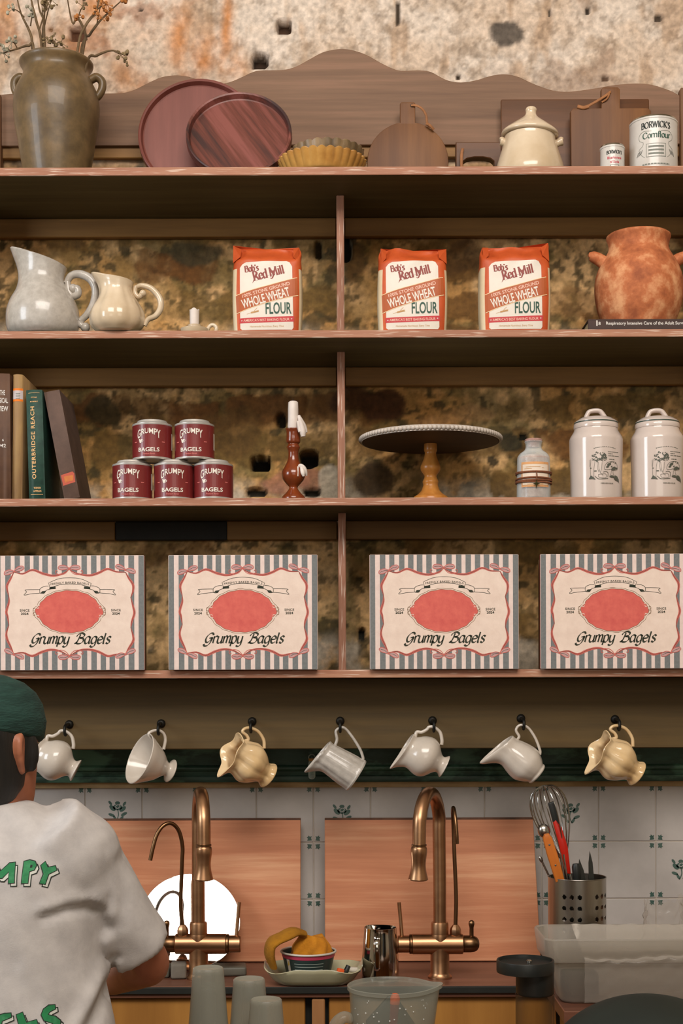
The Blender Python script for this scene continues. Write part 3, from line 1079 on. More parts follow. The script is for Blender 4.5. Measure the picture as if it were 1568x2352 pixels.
# fluted dish and the grey bowl behind it
M_amber = pm('amber yellow glaze', rgb(206, 156, 84), rgb(178, 124, 60), 14, 0.14, coat=.5)
M_greybrown = pm('streaked grey brown glaze', rgb(150, 124, 90), rgb(84, 66, 42), 7, 0.4, stretch=(3, 3, .6))


def fluted(name, label, px, Y, hw, ylev, nfl, m, amp, tb=.72, up=0.0):
    s = sc(Y)
    loc = (V(px, 400, Y).x, Y, Z1 + up)
    H = V(px, ylev, Y).z - Z1 - up
    r = hw / s
    t = thing(name, label, 'dish', loc)
    pf = [(r * tb, 0), (r * (tb + .1), H * .12), (r * .93, H * .6), (r, H)]
    q = crz(pf, 5)
    inn = [(a - .005, b + .003) for a, b in q if b > .004][::-1]

    def fn(th, rad, z, i):
        e = sstep(.05, .5, z / H)
        rad = rad * (1 + amp * e * (abs(math.sin(th * nfl / 2)) - .6))
        return (rad * math.cos(th), rad * math.sin(th), z + .004 * e * abs(math.sin(th * nfl / 2)))
    MB().lathe([(.0005, 0)] + q + inn + [(.0005, .005)], nfl * 8, fn=fn).obj('dish_body', m, t, ang=60)


fluted('fluted_dish', 'low amber yellow fluted baking dish at the front of the top shelf', 740, 3.765, 101, 375, 30, M_amber, .05)
fluted('fluted_bowl', 'grey brown fluted bowl nested in the amber fluted dish', 752, 3.768, 84, 351, 22, M_greybrown, .03, .6, .011)

# round paddle board with leather loop
M_bwalnut = wood('walnut board', rgb(90, 54, 26), rgb(128, 84, 46), 'Z', 0.55, 2.2, rgb(108, 68, 36), k=8)
M_bdark = wood('dark walnut board', rgb(70, 42, 20), rgb(108, 66, 34), 'X', 0.5, 2.0, rgb(86, 52, 26), k=8)
M_leather = pm('tan leather thong', rgb(168, 112, 68), rgb(136, 88, 50), 40, 0.7)


def arc(cx, cz, r, a0, a1, n):
    return [(cx + r * math.cos(R(a0 + (a1 - a0) * i / n)), cz + r * math.sin(R(a0 + (a1 - a0) * i / n))) for i in range(n + 1)]


Y = 3.955
s = sc(Y)
loc = (V(936, 380, Y).x, Y, Z1)
t = thing('paddle_board', 'round wooden paddle board with short handle and leather loop', 'cutting board', loc, (R(-2), 0, 0))
r_ = 93 / s
hz = 237
zt = V(936, 237, Y).z - Z1
hh = 17.5 / s
a_ = math.degrees(math.asin(hh / r_))
MB().prism(arc(0, r_, r_, 90 + a_, 450 - a_, 60) + [(hh, zt - .004), (hh - .004, zt), (-hh + .004, zt), (-hh, zt - .004)], -.018, 0, 0, .003).obj('board', M_bwalnut, t, ang=35)
p = lambda a, b, d=.02: Vector(((a - 936) / s, -d, V(936, b, Y).z - Z1))
MB().tube([p(944, 246), p(955, 248, .024), p(968, 256, .026), (p(977, 272, .03)), p(980, 290, .028), p(986, 300, .024)], .0032, 8, sq=.6).tube(
    [p(978, 292, .026), p(985, 296, .03), p(995, 305, .026)], .004, 8).obj('leather_loop', M_leather, t)
MB().lathe([(.0005, 0), (.005, .0), (.005, .0006), (.0005, .0006)], 16).xf(Matrix.Translation(p(946, 246, .0182)) @ Matrix.Rotation(PI / 2, 4, 'X')).obj('thong_hole', M_iron, t)

# low wooden stand with an arched foot
Y = 3.93
s = sc(Y)
loc = (V(1098, 380, Y).x, Y, Z1)
t = thing('wooden_trivet', 'low brown wooden stand with arched cut out between paddle board and ivory pot', 'stand', loc)
zt, zm = V(1098, 330, Y).z - Z1, V(1098, 364, Y).z - Z1
zl = V(1098, 374, Y).z - Z1
x0, x1 = -52 / s, 52 / s
MB().prism([(x0, 0), (x0 + .02, 0), (x0 + .02, zl)] + [(x0 + .03, zm - .004), (x0 + .05, zm), (x1 - .05, zm), (x1 - .03, zm - .004), (x1 - .02, zl), (x1 - .02, 0), (x1, 0), (x1, zt), (x0, zt)], -.012, .02, 0, .002, 1).obj('stand_body', M_bdark, t, ang=35)
MB().tube([((1060 - 1098) / s, -.02, 0), ((1058 - 1098) / s, -.022, zm - .01), ((1061 - 1098) / s, -.02, zm + .02)], .004, 8, sq=.6).obj('hanging_strap', M_leather, t)

# boards leaning at the right
Y = 3.965
s = sc(Y)
loc = (V(1320, 380, Y).x, Y, Z1)
t = thing('bread_board', 'wide dark wooden board leaning on the crest behind the handled board', 'cutting board', loc, (R(-1.2), 0, 0), 'cutting boards leaning on the crest')
MB().box(-170 / s, 170 / s, -.012, .0, 0, V(1320, 229, Y).z - Z1, 0, .004, 2).obj('board', M_bdark, t, ang=35)
Y = 3.925
s = sc(Y)
loc = (V(1401, 380, Y).x, Y, Z1)
t = thing('handled_board', 'rectangular wooden board with a top handle and leather thong', 'cutting board', loc, (R(-2), 0, 0), 'cutting boards leaning on the crest')
zb_, zt = V(1401, 252, Y).z - Z1, V(1401, 203, Y).z - Z1
w, hw = 92 / s, 21.5 / s
MB().prism([(-w, 0), (w, 0), (w, zb_ - .008), (w - .008, zb_), (hw, zb_), (hw, zt - .006), (hw - .006, zt), (-hw + .006, zt), (-hw, zt - .006), (-hw, zb_), (-w + .008, zb_), (-w, zb_ - .008)], -.02, 0, 0, .003).obj('board', M_bwalnut, t, ang=35)
p = lambda a, b, d=.022: Vector(((a - 1401) / s, -d, V(1401, b, Y).z - Z1))
MB().tube([p(1400, 216), p(1388, 226, .025), p(1366, 240, .026), p(1344, 251, .022)], .0036, 8, sq=.6).tube([p(1350, 249), p(1338, 252), p(1324, 249)], .005, 8, sq=.6).tube(
    [p(1400, 214), p(1392, 232, .024), p(1380, 240, .022)], .0026, 8).obj('leather_thong', M_leather, t)

# ivory pot with lid
Y = 3.80
L0 = px_loc(1220, Y, Z1)
t = thing('lidded_pot', 'glossy ivory stoneware pot with a pointed lid and two lugs', 'pot', L0)
pf = P2(Y, 1220, Z1, [(424, 76), (405, 80), (385, 77), (362, 70), (340, 63), (325, 59), (315, 58)])
q = crz(pf, 5)
MB().lathe([(.0005, 0)] + q + [(a - .006, b) for a, b in q if b > .01][::-1] + [(.0005, .012)], 64).obj('pot_body', M_creamB, t)
lid = P2(Y, 1220, Z1, [(317, 56), (315, 64), (309, 65), (302, 58), (292, 45), (282, 31), (273, 19), (266, 13), (260, 12), (255, 13), (250, 11), (247, 5), (246, .3)])
mb = MB().lathe([(.0005, lid[0][1])] + cr(lid, 4), 56)
zc_ = lid[0][1]
mb.xf(Matrix.Translation((0, 0, zc_)) @ Matrix.Rotation(R(3), 4, 'Y') @ Matrix.Translation((0, 0, -zc_ + .002)))
mb.obj('lid', M_creamB, t)
for sx in (-1, 1):
    a = lx(1220 + sx * 52, 332, Y, L0)
    b = lx(1220 + sx * 70, 324, Y, L0)
    MB().tube([a, (a + b) / 2, b, b + Vector((sx * .003, 0, .0))], [.011, .010, .0115, .004], 14).obj('lug', M_creamB, t)

# two printed tins
M_tin = pm('white printed tin', rgb(214, 208, 200), rgb(198, 190, 182), 6, 0.3, coat=.2)
M_ink = pm('black ink', rgb(26, 34, 30), None, rough=.5)
M_inkg = pm('grey ink', rgb(120, 122, 112), None, rough=.5)
M_inkgreen = pm('dark green ink', rgb(40, 78, 62), None, rough=.5)
M_inkred = pm('red ink', rgb(206, 62, 84), None, rough=.5)
M_tinmetal = pm('tin plate', rgb(190, 182, 168), rgb(170, 162, 148), 10, 0.22, metal=1.0)


def cyl(rad, du=0.0):
    return lambda u, v, h: ((rad + h) * math.sin(u / rad + du), -(rad + h) * math.cos(u / rad + du), v)


def tin(name, label, px, Y, hw, ytop, du):
    s = sc(Y)
    rad = hw / s
    H = V(px, ytop, Y).z - Z1
    t = thing(name, label, 'tin', px_loc(px, Y, Z1), group='white printed tins')
    MB().lathe([(.0005, 0), (rad - .001, 0), (rad, .001), (rad, H - .006), (rad + .0012, H - .0045), (rad + .0012, H - .001), (rad, H)], 64).obj('tin_body', M_tin, t, ang=35)
    MB().lathe([(.0005, H + .0005), (rad - .006, H + .0005), (rad - .003, H + .004), (rad - .001, H + .004), (rad + .0005, H)], 64).obj('lid', M_tinmetal, t, ang=35)
    return t, rad, H


bor = list("BORWICK'S")
t, rad, H = tin('cornflour_tin', 'large white printed tin with green lettering at the right end of the top shelf', 1504, 3.79, 54, 286, -.1)
pr = Print()
arcf = lambda k: (lambda u, v: (u, v - k * u * u))
pr.pen(bor, 0, H * .80, .0155, 0, w=.078, wt=.13, serif=True, fn=arcf(1.5))
pr.pen(list('Cornflour'), .002, H * .625, .0150, 1, w=.074, wt=.13, fn=arcf(.8))
for sx in (-1, 1):
    pr.ribbon([(sx * .012, H * .74), (sx * .034, H * .745), (sx * .046, H * .68), (sx * .044, H * .60), (sx * .034, H * .56), (sx * .036, H * .50), (sx * .046, H * .44), (sx * .040, H * .36), (sx * .030, H * .30)], .0009, 2)
    for k in range(4):
        pr.ribbon([(sx * (.036 + k * .004), H * (.44 - k * .01)), (sx * (.041 + k * .004), H * (.36 - k * .01))], .0012, 0, sm=0)
pr.rect(-.026, H * .30, .026, H * .53, 2, 1)
pr.rect(-.0245, H * .31, .0245, H * .52, 3, 2)
for k in range(3):
    pr.rect(-.02, H * (.34 + k * .06), .02, H * (.372 + k * .06), 2, 3)
for k, (a, b) in enumerate(((.036, .17), (.040, .11))):
    pr.rect(-a, H * b, a, H * (b + .022), 2, 2)
    for q_ in range(9):
        pr.rect(-a + (q_ * 2 + 1.2) * a / 9, H * b, -a + (q_ * 2 + 1.6) * a / 9, H * (b + .022), 3, 3)
pr.obj('label_print', [M_ink, M_inkgreen, M_inkg, M_tin], t, cyl(rad, -.10), cuts_u=frange(-.09, .09, 30))
t, rad, H = tin('soda_tin', 'small white printed tin with red lettering beside the large tin', 1409.5, 3.765, 27.5, 341, 0)
pr = Print()
pr.pen(bor, 0, H * .70, .0085, 0, w=.042, wt=.14, serif=True, fn=arcf(2.5))
pr.text('Bicarbonate', 0, H * .53, .0068, 1, w=.037, fn=arcf(1.5), bold=.012)
pr.text('of Soda', 0, H * .39, .0066, 1, w=.024, bold=.012)
pr.rect(-.012, H * .18, .012, H * .34, 2, 2)
pr.rect(-.010, H * .20, .010, H * .32, 3, 3)
pr.obj('label_print', [M_ink, M_inkred, M_inkg, M_tin], t, cyl(rad), cuts_u=frange(-.045, .045, 24))

# ================================================================== second shelf
def pitcher(name, label, cx, Y, prof, t, mat, handle, spout, slope, start, flute=None, hr=.009, curl=None, tail=None):
    L0 = px_loc(cx, Y, Z2)
    th = thing(name, label, 'pitcher', L0, group='ceramic pitchers on the second shelf')
    jug(P2(Y, cx, Z2, prof), t, spout, flute, None, slope, start=start).obj('pitcher_body', mat, th, ang=60)
    mb = MB()
    hp = [lx(a, b, Y, L0) for a, b in handle]
    k = len(hp)
    mb.tube(hp, [hr * (.75 + .35 * math.sin(PI * i / (k - 1))) for i in range(k)], 12, sq=1.2)
    if curl:
        c = [lx(a, b, Y, L0) for a, b in curl]
        mb.tube(c, [hr * .8, hr * .85, hr * .9, hr * 1.0][:len(c)] + [hr] * max(0, len(c) - 4), 12, sq=1.2)
        mb.ball(c[-1], hr * 1.25, 14, 0, 1, 1.2, 1)
    if tail:
        c = [lx(a, b, Y, L0) for a, b in tail]
        mb.tube(c, hr * .8, 12)
        mb.ball(c[-1], hr * 1.2, 14)
    mb.obj('handle', mat, th, ang=60)
    return th


pitcher('ceramic_pitcher', 'large plain grey white pitcher at the left end of the second shelf', 101, 3.745,
        [(776, 66), (764, 78), (745, 83), (715, 82), (690, 73), (668, 60), (648, 51), (630, 49), (612, 52), (600, 55)], .005, M_grey,
        [(152, 652), (163, 634), (184, 630), (208, 641), (220, 665), (216, 695), (202, 720), (184, 738)], (.022, .016, .80), .018, .55,
        hr=.0105, curl=[(155, 648), (158, 668), (166, 680), (178, 676), (177, 664), (168, 664)], tail=[(190, 730), (184, 744), (196, 752)])
pitcher('fluted_pitcher', 'small ivory fluted pitcher beside the large plain pitcher', 272, 3.70,
        [(765, 44), (752, 58), (735, 63), (716, 60), (698, 50), (680, 39), (664, 34), (652, 36), (644, 38)], .004, M_creamB,
        [(312, 660), (326, 656), (348, 663), (366, 684), (369, 706), (358, 725), (340, 734), (332, 748)], (.024, .013, .7), .006, .6, flute=(10, .05, .75),
        hr=.0075, curl=[(312, 658), (310, 672), (318, 682), (328, 674)])

# chamber candlestick with stub
Y = 3.72
s = sc(Y)
L0 = px_loc(449, Y, Z2)
t = thing('chamber_candlestick', 'small white chamber candlestick with ring handle beside the left flour bag', 'candle holder', L0)
pf = [(.0005, 0), (.030, 0), (.034, .006), (.036, .016), (.034, .017), (.030, .007), (.016, .006), (.0145, .010), (.0165, .022), (.0175, .026), (.0155, .027), (.0125, .022), (.0005, .020)]
MB().lathe(pf, 40).obj('holder_body', M_creamB, t, ang=50)
MB().tube([(.030, 0, .008), (.040, 0, .024), (.050, 0, .0265), (.057, 0, .018), (.053, 0, .007), (.043, 0, .006)], .005, 10).obj('ring_handle', M_creamB, t)
cz_ = V(449, 712, Y).z - Z2
c = thing('candle_stub', 'short burnt white candle stub in the small chamber candlestick', 'candle', (L0[0], L0[1], Z2 + .021))
H = cz_ - .021
MB().lathe([(.0005, 0), (.0118, 0), (.0122, H * .5), (.0125, H - .006), (.0126, H), (.0105, H + .001), (.0075, H - .005), (.0005, H - .006)], 28,
           fn=lambda th, r, z, i: (r * math.cos(th), r * math.sin(th), z + (.003 * math.sin(th * 3) if z > H - .004 else 0))).obj('wax', M_wax, c, ang=60)
MB().tube([(0, 0, H - .007), (.0005, 0, H - .001), (.001, 0, H + .0045)], .0009, 6).obj('wick', M_wick, c)

# flour bags
M_orange = pm('orange paper', rgb(206, 92, 42), rgb(182, 74, 32), 9, 0.5, bump=0.5, bscale=22, c3=rgb(196, 84, 38), bdist=.003)
M_bagw = pm('cream paper', rgb(226, 206, 172), rgb(212, 190, 154), 9, 0.55, bump=0.4, bscale=24, bdist=.003)
M_lab = pm('white label paper', rgb(232, 222, 208), rgb(224, 212, 198), 12, 0.5)
M_oxred = pm('dark red ink', rgb(136, 46, 36), None, rough=.5)
M_band = pm('burnt orange band', rgb(178, 88, 40), rgb(168, 80, 34), 10, 0.5)
M_bandline = pm('pale band line', rgb(238, 206, 160), None, rough=.5)
M_redstrip = pm('red strip', rgb(198, 58, 62), None, rough=.5)
M_pink = pm('pale pink ink', rgb(240, 196, 176), None, rough=.5)
M_wheat = pm('wheat brown ink', rgb(196, 150, 96), None, rough=.5)


def flour_bag(label, pxl, pxr, ytop, Y, seed, yaw=0.0, lid=0.0):
    s = sc(Y)
    cxp = (pxl + pxr) / 2
    W = (pxr - pxl) / s / 2
    B = .042
    loc = px_loc(cxp, Y + B, Z2)
    loc = (V(cxp, 700, Y).x, Y + B, Z2)
    H = V(cxp, ytop, Y + .01).z - Z2
    t = thing('flour_bag', label, 'flour bag', loc, (0, 0, yaw), 'flour bags on the second shelf')
    rg = random.Random(seed)
    ph = [rg.uniform(0, 6) for _ in range(8)]
    E = 5.0

    def half(f):          # half width, half depth at height fraction
        w = W * (1.0 + .035 * math.sin(PI * min(1, f / .85)) - .02 * sstep(.8, .95, f))
        d = B * (1.0 + .14 * math.sin(PI * min(1, f / .8)))
        d *= 1 - .80 * sstep(.80, 1.0, f)
        return w, d

    def pt(th, f):
        w, d = half(f)
        c, q = math.cos(th), math.sin(th)
        r = (abs(c) ** E + abs(q) ** E) ** (-1 / E)
        x, y = w * r * c, d * r * q
        z = H * f
        tp = sstep(.80, 1, f)
        z += tp * (.010 * (abs(x) / W) ** 3 - .006 + .004 * math.sin(x * 60 + ph[0]) + lid * x)
        y += .004 * sstep(.6, 1, f) * math.sin(x * 45 + z * 38 + ph[1]) + .0025 * sstep(.55, 1, f) * math.sin(x * 90 - z * 70 + ph[2])
        y += tp * .012 * (1 - sstep(.0, .25, abs(f - 1) * 0 + abs(abs(x) / W - .8)))
        x += tp * .004 * math.sin(z * 120 + ph[3])
        return (x, y, z)
    n, m = 96, 44
    mb = MB()
    fr = [i / m for i in range(m + 1)]
    rings = [[pt(2 * PI * j / n, f) for j in range(n)] for f in fr]
    mb.loft(rings, 0, True)
    for i in range(m):
        for j in range(n):
            th = 2 * PI * (j + .5) / n
            side = abs(rings[18][j][0]) > W * .945 and abs(rings[18][(j + 1) % n][0]) > W * .90
            if side and fr[i] < .72:
                mb.m[i * n + j] = 1
    mb.obj('paper_bag', [M_orange, M_bagw], t, ang=50)
    # folded corner flaps at the top
    fl = MB()
    for sx in (-1, 1):
        a, b, c_ = Vector(pt(PI if sx < 0 else 0, .995)), Vector(pt(PI if sx < 0 else 0, .80)), None
        a.x *= .99
        fx = W * .78 * sx
        fl.add([(a.x, -.010, a.z - .001), (a.x * .99, -half(.82)[1] * .80, H * .80), (fx, -half(.86)[1] - .004, H * .86), (fx * .98, -half(.97)[1] - .004, H * .975),
                (a.x, -.006, a.z - .001), (a.x * .99, -half(.82)[1] * .80 + .004, H * .80), (fx, -half(.86)[1], H * .86), (fx * .98, -half(.97)[1], H * .975)],
               [(0, 1, 2, 3), (7, 6, 5, 4), (0, 4, 5, 1), (1, 5, 6, 2), (2, 6, 7, 3), (3, 7, 4, 0)])
    fl.obj('folded_corner', M_orange, t, ang=30)

    # printed front, drawn in the frame of a close view: x 130..1395, y 1760 (bottom)
    kx = kz = 1 / 8.253 / s
    cx0 = 762.0
    q = lambda a, b: ((a - cx0) * kx, (1762 - b) * kz + 7.5 / s)
    pr = Print()
    Q = lambda L_: [q(*a) for a in L_]
    pr.poly(Q([(255, 1735), (250, 580), (300, 515), (370, 478), (700, 462), (1130, 452), (1190, 475), (1240, 560), (1262, 1715), (1235, 1758), (290, 1762)]), 0, 1)
    pr.poly(Q([(172, 1118), (480, 1010), (800, 925), (1100, 840), (1335, 775), (1352, 1112), (1100, 1170), (800, 1245), (480, 1345), (185, 1455)]), 1, 2)
    pr.ribbon(Q([(172, 1114), (480, 1008), (800, 920), (1100, 836), (1335, 772)]), .0016, 2, 3, sm=3)
    pr.ribbon(Q([(185, 1455), (480, 1345), (800, 1245), (1100, 1170), (1355, 1110)]), .0016, 2, 3, sm=3)
    pr.poly(Q([(238, 1545), (1272, 1505), (1272, 1608), (238, 1640)]), 3, 2)
    a = math.atan2((1010 - 840) * kz, (1100 - 480) * kx)
    # red display lettering
    pr.pen(list("Bob's"), *q(478, 655), 118 * kz, 4, w=270 * kx, wt=.165, serif=True, rot=R(7), nib=(R(15), .3))
    pr.pen(list('Red'), *q(650, 805), 165 * kz, 4, w=280 * kx, wt=.15, serif=True, rot=R(13), nib=(R(15), .3))
    pr.pen(list('Mill'), *q(966, 722), 165 * kz, 4, w=296 * kx, wt=.14, serif=True, rot=R(13), nib=(R(15), .3))
    pr.ribbon(Q([(490, 885), (530, 800), (560, 690)]), [.0005, .0035, .003], 4)
    pr.ribbon(Q([(560, 845), (700, 760), (1110, 665)]), .0005, 4)
    pr.ribbon(Q([(880, 640), (885, 730), (860, 790), (820, 785)]), [.004, .004, .003, .001], 4)
    pr.text('100% STONE GROUND', *q(752, 1078 - 40), 62 * kz, 5, w=930 * kx, rot=a, bold=.01)
    pr.text('WHOLE WHEAT', *q(758, 1270 - 28), 165 * kz, 0, 4, w=930 * kx, rot=a, bold=.02)
    pr.text('FLOUR', *q(982, 1460), 205 * kz, 6, w=490 * kx, bold=.02, rot=R(1))
    pr.text("AMERICA'S BEST BAKING FLOUR", *q(752, 1600), 46 * kz, 5, 4, w=870 * kx, bold=.008, rot=R(1.6))
    for sx, yy in ((285, 1592), (1228, 1556)):
        c0 = q(sx, yy)
        pr.poly([(c0[0] + .0024 * (1 if i % 2 == 0 else .42) * math.sin(i * PI / 5), c0[1] + .0024 * (1 if i % 2 == 0 else .42) * math.cos(i * PI / 5)) for i in range(10)], 0, 4)
    pr.text('Homemade Nutritious, Every Time', *q(755, 1712), 34 * kz, 7, w=640 * kx, shear=.2, rot=R(.8))
    pr.ribbon(Q([(380, 1470), (480, 1440), (600, 1420)]), .001, 7, 2)
    for k in range(8):
        b0 = q(470 + k * 18, 1442 - k * 4)
        pr.ell(b0[0], b0[1] + .001, .0022, .0011, 7, 3, 10, R(35))
        pr.ell(b0[0], b0[1] - .001, .0022, .0011, 7, 3, 10, R(-15))
    pr.ribbon(Q([(520, 1410), (560, 1370), (580, 1350)]), .0012, 7, 2)

    def fn(u, v, h):
        f = min(max(v / H, 0), 1)
        # find the angle on the front whose x is u
        w, d = half(f)
        r = min(abs(u) / w, .999)
        y = -d * (1 - r ** E) ** (1 / E)
        y += .004 * sstep(.6, 1, f) * math.sin(u * 45 + v * 38 + ph[1]) + .0025 * sstep(.55, 1, f) * math.sin(u * 90 - v * 70 + ph[2])
        return (u, y - h - .0004, v)
    pr.obj('front_print', [M_lab, M_band, M_bandline, M_redstrip, M_oxred, M_pink, M_inkgreen, M_wheat], t, fn, step=.00022,
           cuts_u=frange(-.085, .085, 26), cuts_v=frange(.0, .17, 16))
    return t


flour_bag('orange flour bag left of the centre upright', 535, 691, 563, 3.70, 1)
flour_bag('orange flour bag just right of the centre upright', 870, 1026, 566, 3.70, 5, lid=-.05)
flour_bag('orange flour bag with crumpled top, nearest the terracotta pot', 1105, 1264, 559, 3.70, 9, lid=.03)

# flat book under the terracotta pot
M_bookbrown = pm('dark brown book cloth', rgb(66, 42, 34), rgb(52, 34, 28), 30, 0.6)
M_white = pm('white ink', rgb(220, 212, 204), None, rough=.6)
bx0, bx1 = V(1350, 750, 3.685).x, V(1350, 750, 3.685).x + .30
bz = .030
t = thing('flat_book', 'dark brown hardback lying flat under the terracotta pot', 'book', ((bx0 + bx1) / 2, 3.685 + .10, Z2))
w = (bx1 - bx0) / 2
MB().box(-w, w, -.10, .11, bz - .004, bz, 0, .001, 1).box(-w, w, -.10, .11, 0, .004, 0, .001, 1).box(-w, w, -.10, -.096, .002, bz - .002, 0, .0015, 1).obj('cover', M_bookbrown, t, ang=35)
MB().box(-w + .004, w - .004, -.096, .106, .004, bz - .004).obj('page_block', M_paper, t, ang=0)
pr = Print()
pr.text('Respiratory Intensive Care of the Adult Surgical Patient', -w + .046, .0155, .0075, 0, 3, 'l', w=.245, bold=.02)
pr.rect(-w + .021, .0125, -w + .0245, .0265, 0, 2)
pr.text('8', -w + .0265, .0145, .008, 0, 3, 'l', bold=.02)
pr.obj('spine_print', [M_white], t, lambda u, v, h: (u, -.10 - h, v))

# terracotta pot
M_terra = pm('mottled terracotta', rgb(150, 80, 46), rgb(226, 164, 116), 20, 0.75, bump=0.4, bscale=60, c3=rgb(190, 110, 66), lo=.34, hi=.66, detail=8)
Y = 3.80
zb_ = Z2 + bz + .0008
L0 = (V(1466, 640, Y).x, Y, zb_)
t = thing('terracotta_pot', 'round terracotta pot with two stub lugs standing on a flat book', 'pot', L0)
pf = P2(Y, 1466, zb_, [(738, 76), (728, 82), (705, 93), (680, 99), (654, 100), (630, 96), (606, 86), (590, 76), (577, 69), (566, 68), (556, 70), (548, 73), (544, 73)])
dz = pf[0][1]
pf = [(a, b - dz * (1 - min(1, i / 4))) for i, (a, b) in enumerate(pf)]
q = crz(pf, 4)
MB().lathe([(.0005, 0)] + q + [(q[-1][0] - .004, q[-1][1] + .003)] + [(a - .008, b) for a, b in q[3:]][::-1] + [(.0005, .012)], 72).obj('pot_body', M_terra, t)
for sx in (-1, 1):
    a = lx(1466 + sx * 66, 614, Y, L0)
    b = lx(1466 + sx * 88, 598, Y - .01, L0)
    c = lx(1466 + sx * 108, 588, Y - .015, L0)
    MB().tube([a, b, c, c + Vector((sx * .003, 0, .001))], [.017, .0165, .013, .004], 16).obj('lug', M_terra, t)

# ================================================================== third shelf
LIFT = .0006
M_greencloth = pm('green book cloth', rgb(38, 74, 60), rgb(28, 58, 48), 60, 0.6)
M_tancloth = pm('tan book cloth', rgb(146, 112, 78), rgb(168, 134, 84), 14, 0.7, stretch=(2, 2, .5), bump=.2)
M_greybrowncloth = pm('grey brown book cloth', rgb(102, 78, 66), rgb(84, 64, 54), 20, 0.7, bump=.2, bscale=120)
M_redbrown = pm('red brown book cloth', rgb(98, 66, 44), rgb(80, 52, 36), 16, 0.6)
M_orangeband = pm('bright orange paper band', rgb(236, 122, 20), None, rough=.6)
M_labw = pm('pale lilac label', rgb(206, 192, 190), rgb(196, 182, 180), 30, 0.6)
M_goldink = pm('pale gold lettering', rgb(226, 176, 116), None, rough=.5)
M_orangelab = pm('worn orange label', rgb(206, 128, 56), rgb(190, 96, 62), 60, 0.7)


def book(label, px, Y, thick, Hh, depth, mat, lean=0.0, pivot=0.0, grp='books at the left end of the third shelf', rounded=True):
    """stands on its tail, spine to the room; local x across the spine, origin at the bottom left spine corner"""
    b = V(px, 1140, Y)
    t = thing('book', label, 'book', (b.x, Y, Z3 + LIFT), (0, R(lean), 0), grp)
    w = thick
    mb = MB()
    n = 8
    sp = [(0, .006)] + [(w * i / n, .006 - .006 * math.sin(PI * i / n) * (1 if rounded else .3)) for i in range(1, n)] + [(w, .006)]
    out = sp + [(w, depth), (w - .003, depth), (w - .003, .009), (.003, .009), (.003, depth), (0, depth)]
    mb.prism([(a, b_) for a, b_ in out], 0, Hh, 0, .0006, 1)
    mb.xf(Matrix(((1, 0, 0, 0), (0, 0, 1, 0), (0, 1, 0, 0), (0, 0, 0, 1))))
    mb.obj('cover', mat, t, ang=45)
    MB().box(.003, w - .003, .009, depth - .004, .003, Hh - .004).obj('page_block', M_paper, t, ang=0)

    def fn(u, v, h):
        return (u, .006 - .006 * math.sin(PI * min(max(u / w, 0), 1)) * (1 if rounded else .3) - h, v)
    return t, w, fn


s = sc(3.69)
# leftmost: tall brown volume with white lettering
t, w, fn = book('tall brown book with white lettering, leftmost on the third shelf', -29, 3.69, 53 / s, V(0, 858, 3.69).z - Z3, .23, M_redbrown, -.4)
pr = Print()
Hh = V(0, 858, 3.69).z - Z3
zf = lambda py: V(0, py, 3.69).z - Z3
xx = w * .70
pr.text('THE', xx, zf(908), .0125, 0, 3, w=.0125, bold=.02)
pr.text('PHYSICAL', w * .62, zf(926), .0125, 0, 3, w=.036, bold=.02)
pr.text('REVIEW', w * .62, zf(945), .0125, 0, 3, w=.036, bold=.02)
pr.text('6', xx, zf(1014), .006, 0, 3, bold=.02)
pr.text('1942', w * .62, zf(1028), .0085, 0, 3, w=.024, bold=.02)
pr.obj('spine_print', [M_white], t, fn, cuts_u=frange(0, w, 10))
# thin tan book with an orange banded label
t, w, fn = book('thin tan book with an orange banded white label on its spine', 27, 3.70, 23 / s, V(0, 860, 3.70).z - Z3, .21, M_tancloth, .6)
pr = Print()
pr.rect(0, zf(922) + .002, w, zf(892) + .002, 0, 1)
pr.rect(0, zf(917) + .002, w, zf(897) + .002, 1, 2)
for k in range(4):
    pr.rect(w * .3, zf(903 + k * 4), w * .75, zf(901.6 + k * 4), 2, 3)
pr.obj('spine_label', [M_orangeband, M_labw, M_inkg], t, fn, cuts_u=frange(0, w, 8))
# green book
t, w, fn = book('dark green book with gold title lettering running up its spine', 66, 3.69, 37 / s, V(0, 896, 3.69).z - Z3, .20, M_greencloth, -1.5)
pr = Print()
pr.text('OUTERBRIDGE REACH', w * .5, zf(1018), .0098, 0, 3, w=.186, bold=.02, rot=PI / 2, track=1.15)
pr.text('STONE', w * .5, zf(915), .0026, 0, 3, w=.015, bold=.02)
pr.text('ROBERT', w * .5, zf(925), .0032, 0, 3, w=.020, bold=.02)
pr.rect(w * .15, zf(904), w * .85, zf(903.2), 0, 2)
pr.rect(w * .12, zf(1137.5), w * .88, zf(1136.5), 0, 2)
pr.text('TICKNOR', w * .55, zf(1124), .0045, 0, 3, w=.018, bold=.03)
pr.text('& FIELDS', w * .55, zf(1131), .0045, 0, 3, w=.020, bold=.03)
pr2 = Print()
for it in pr.items:
    pr2.items.append(it)
# the long title is set vertically: centred at mid height of the spine
o = pr2.obj('spine_print', [M_goldink], t, fn, cuts_u=frange(0, w, 8))
# tilted brown book leaning left
Hb = .283
t, w, fn = book('thick grey brown book tilted against the green book, orange label near its foot', 147, 3.70, 36 / s, Hb, .20, M_greybrowncloth, -10.6, rounded=False)
pr = Print()
pr.poly([(.004, .037), (w * .9, .041), (w * .94, .064), (w * .85, .069), (.003, .065)], 0, 1)
pr.poly([(.010, .043), (w * .8, .046), (w * .84, .060), (.010, .060)], 1, 2)
pr.obj('spine_label', [pm('faded red label edge', rgb(190, 88, 66), None, rough=.7), M_orangelab], t, fn, cuts_u=frange(0, w, 6))

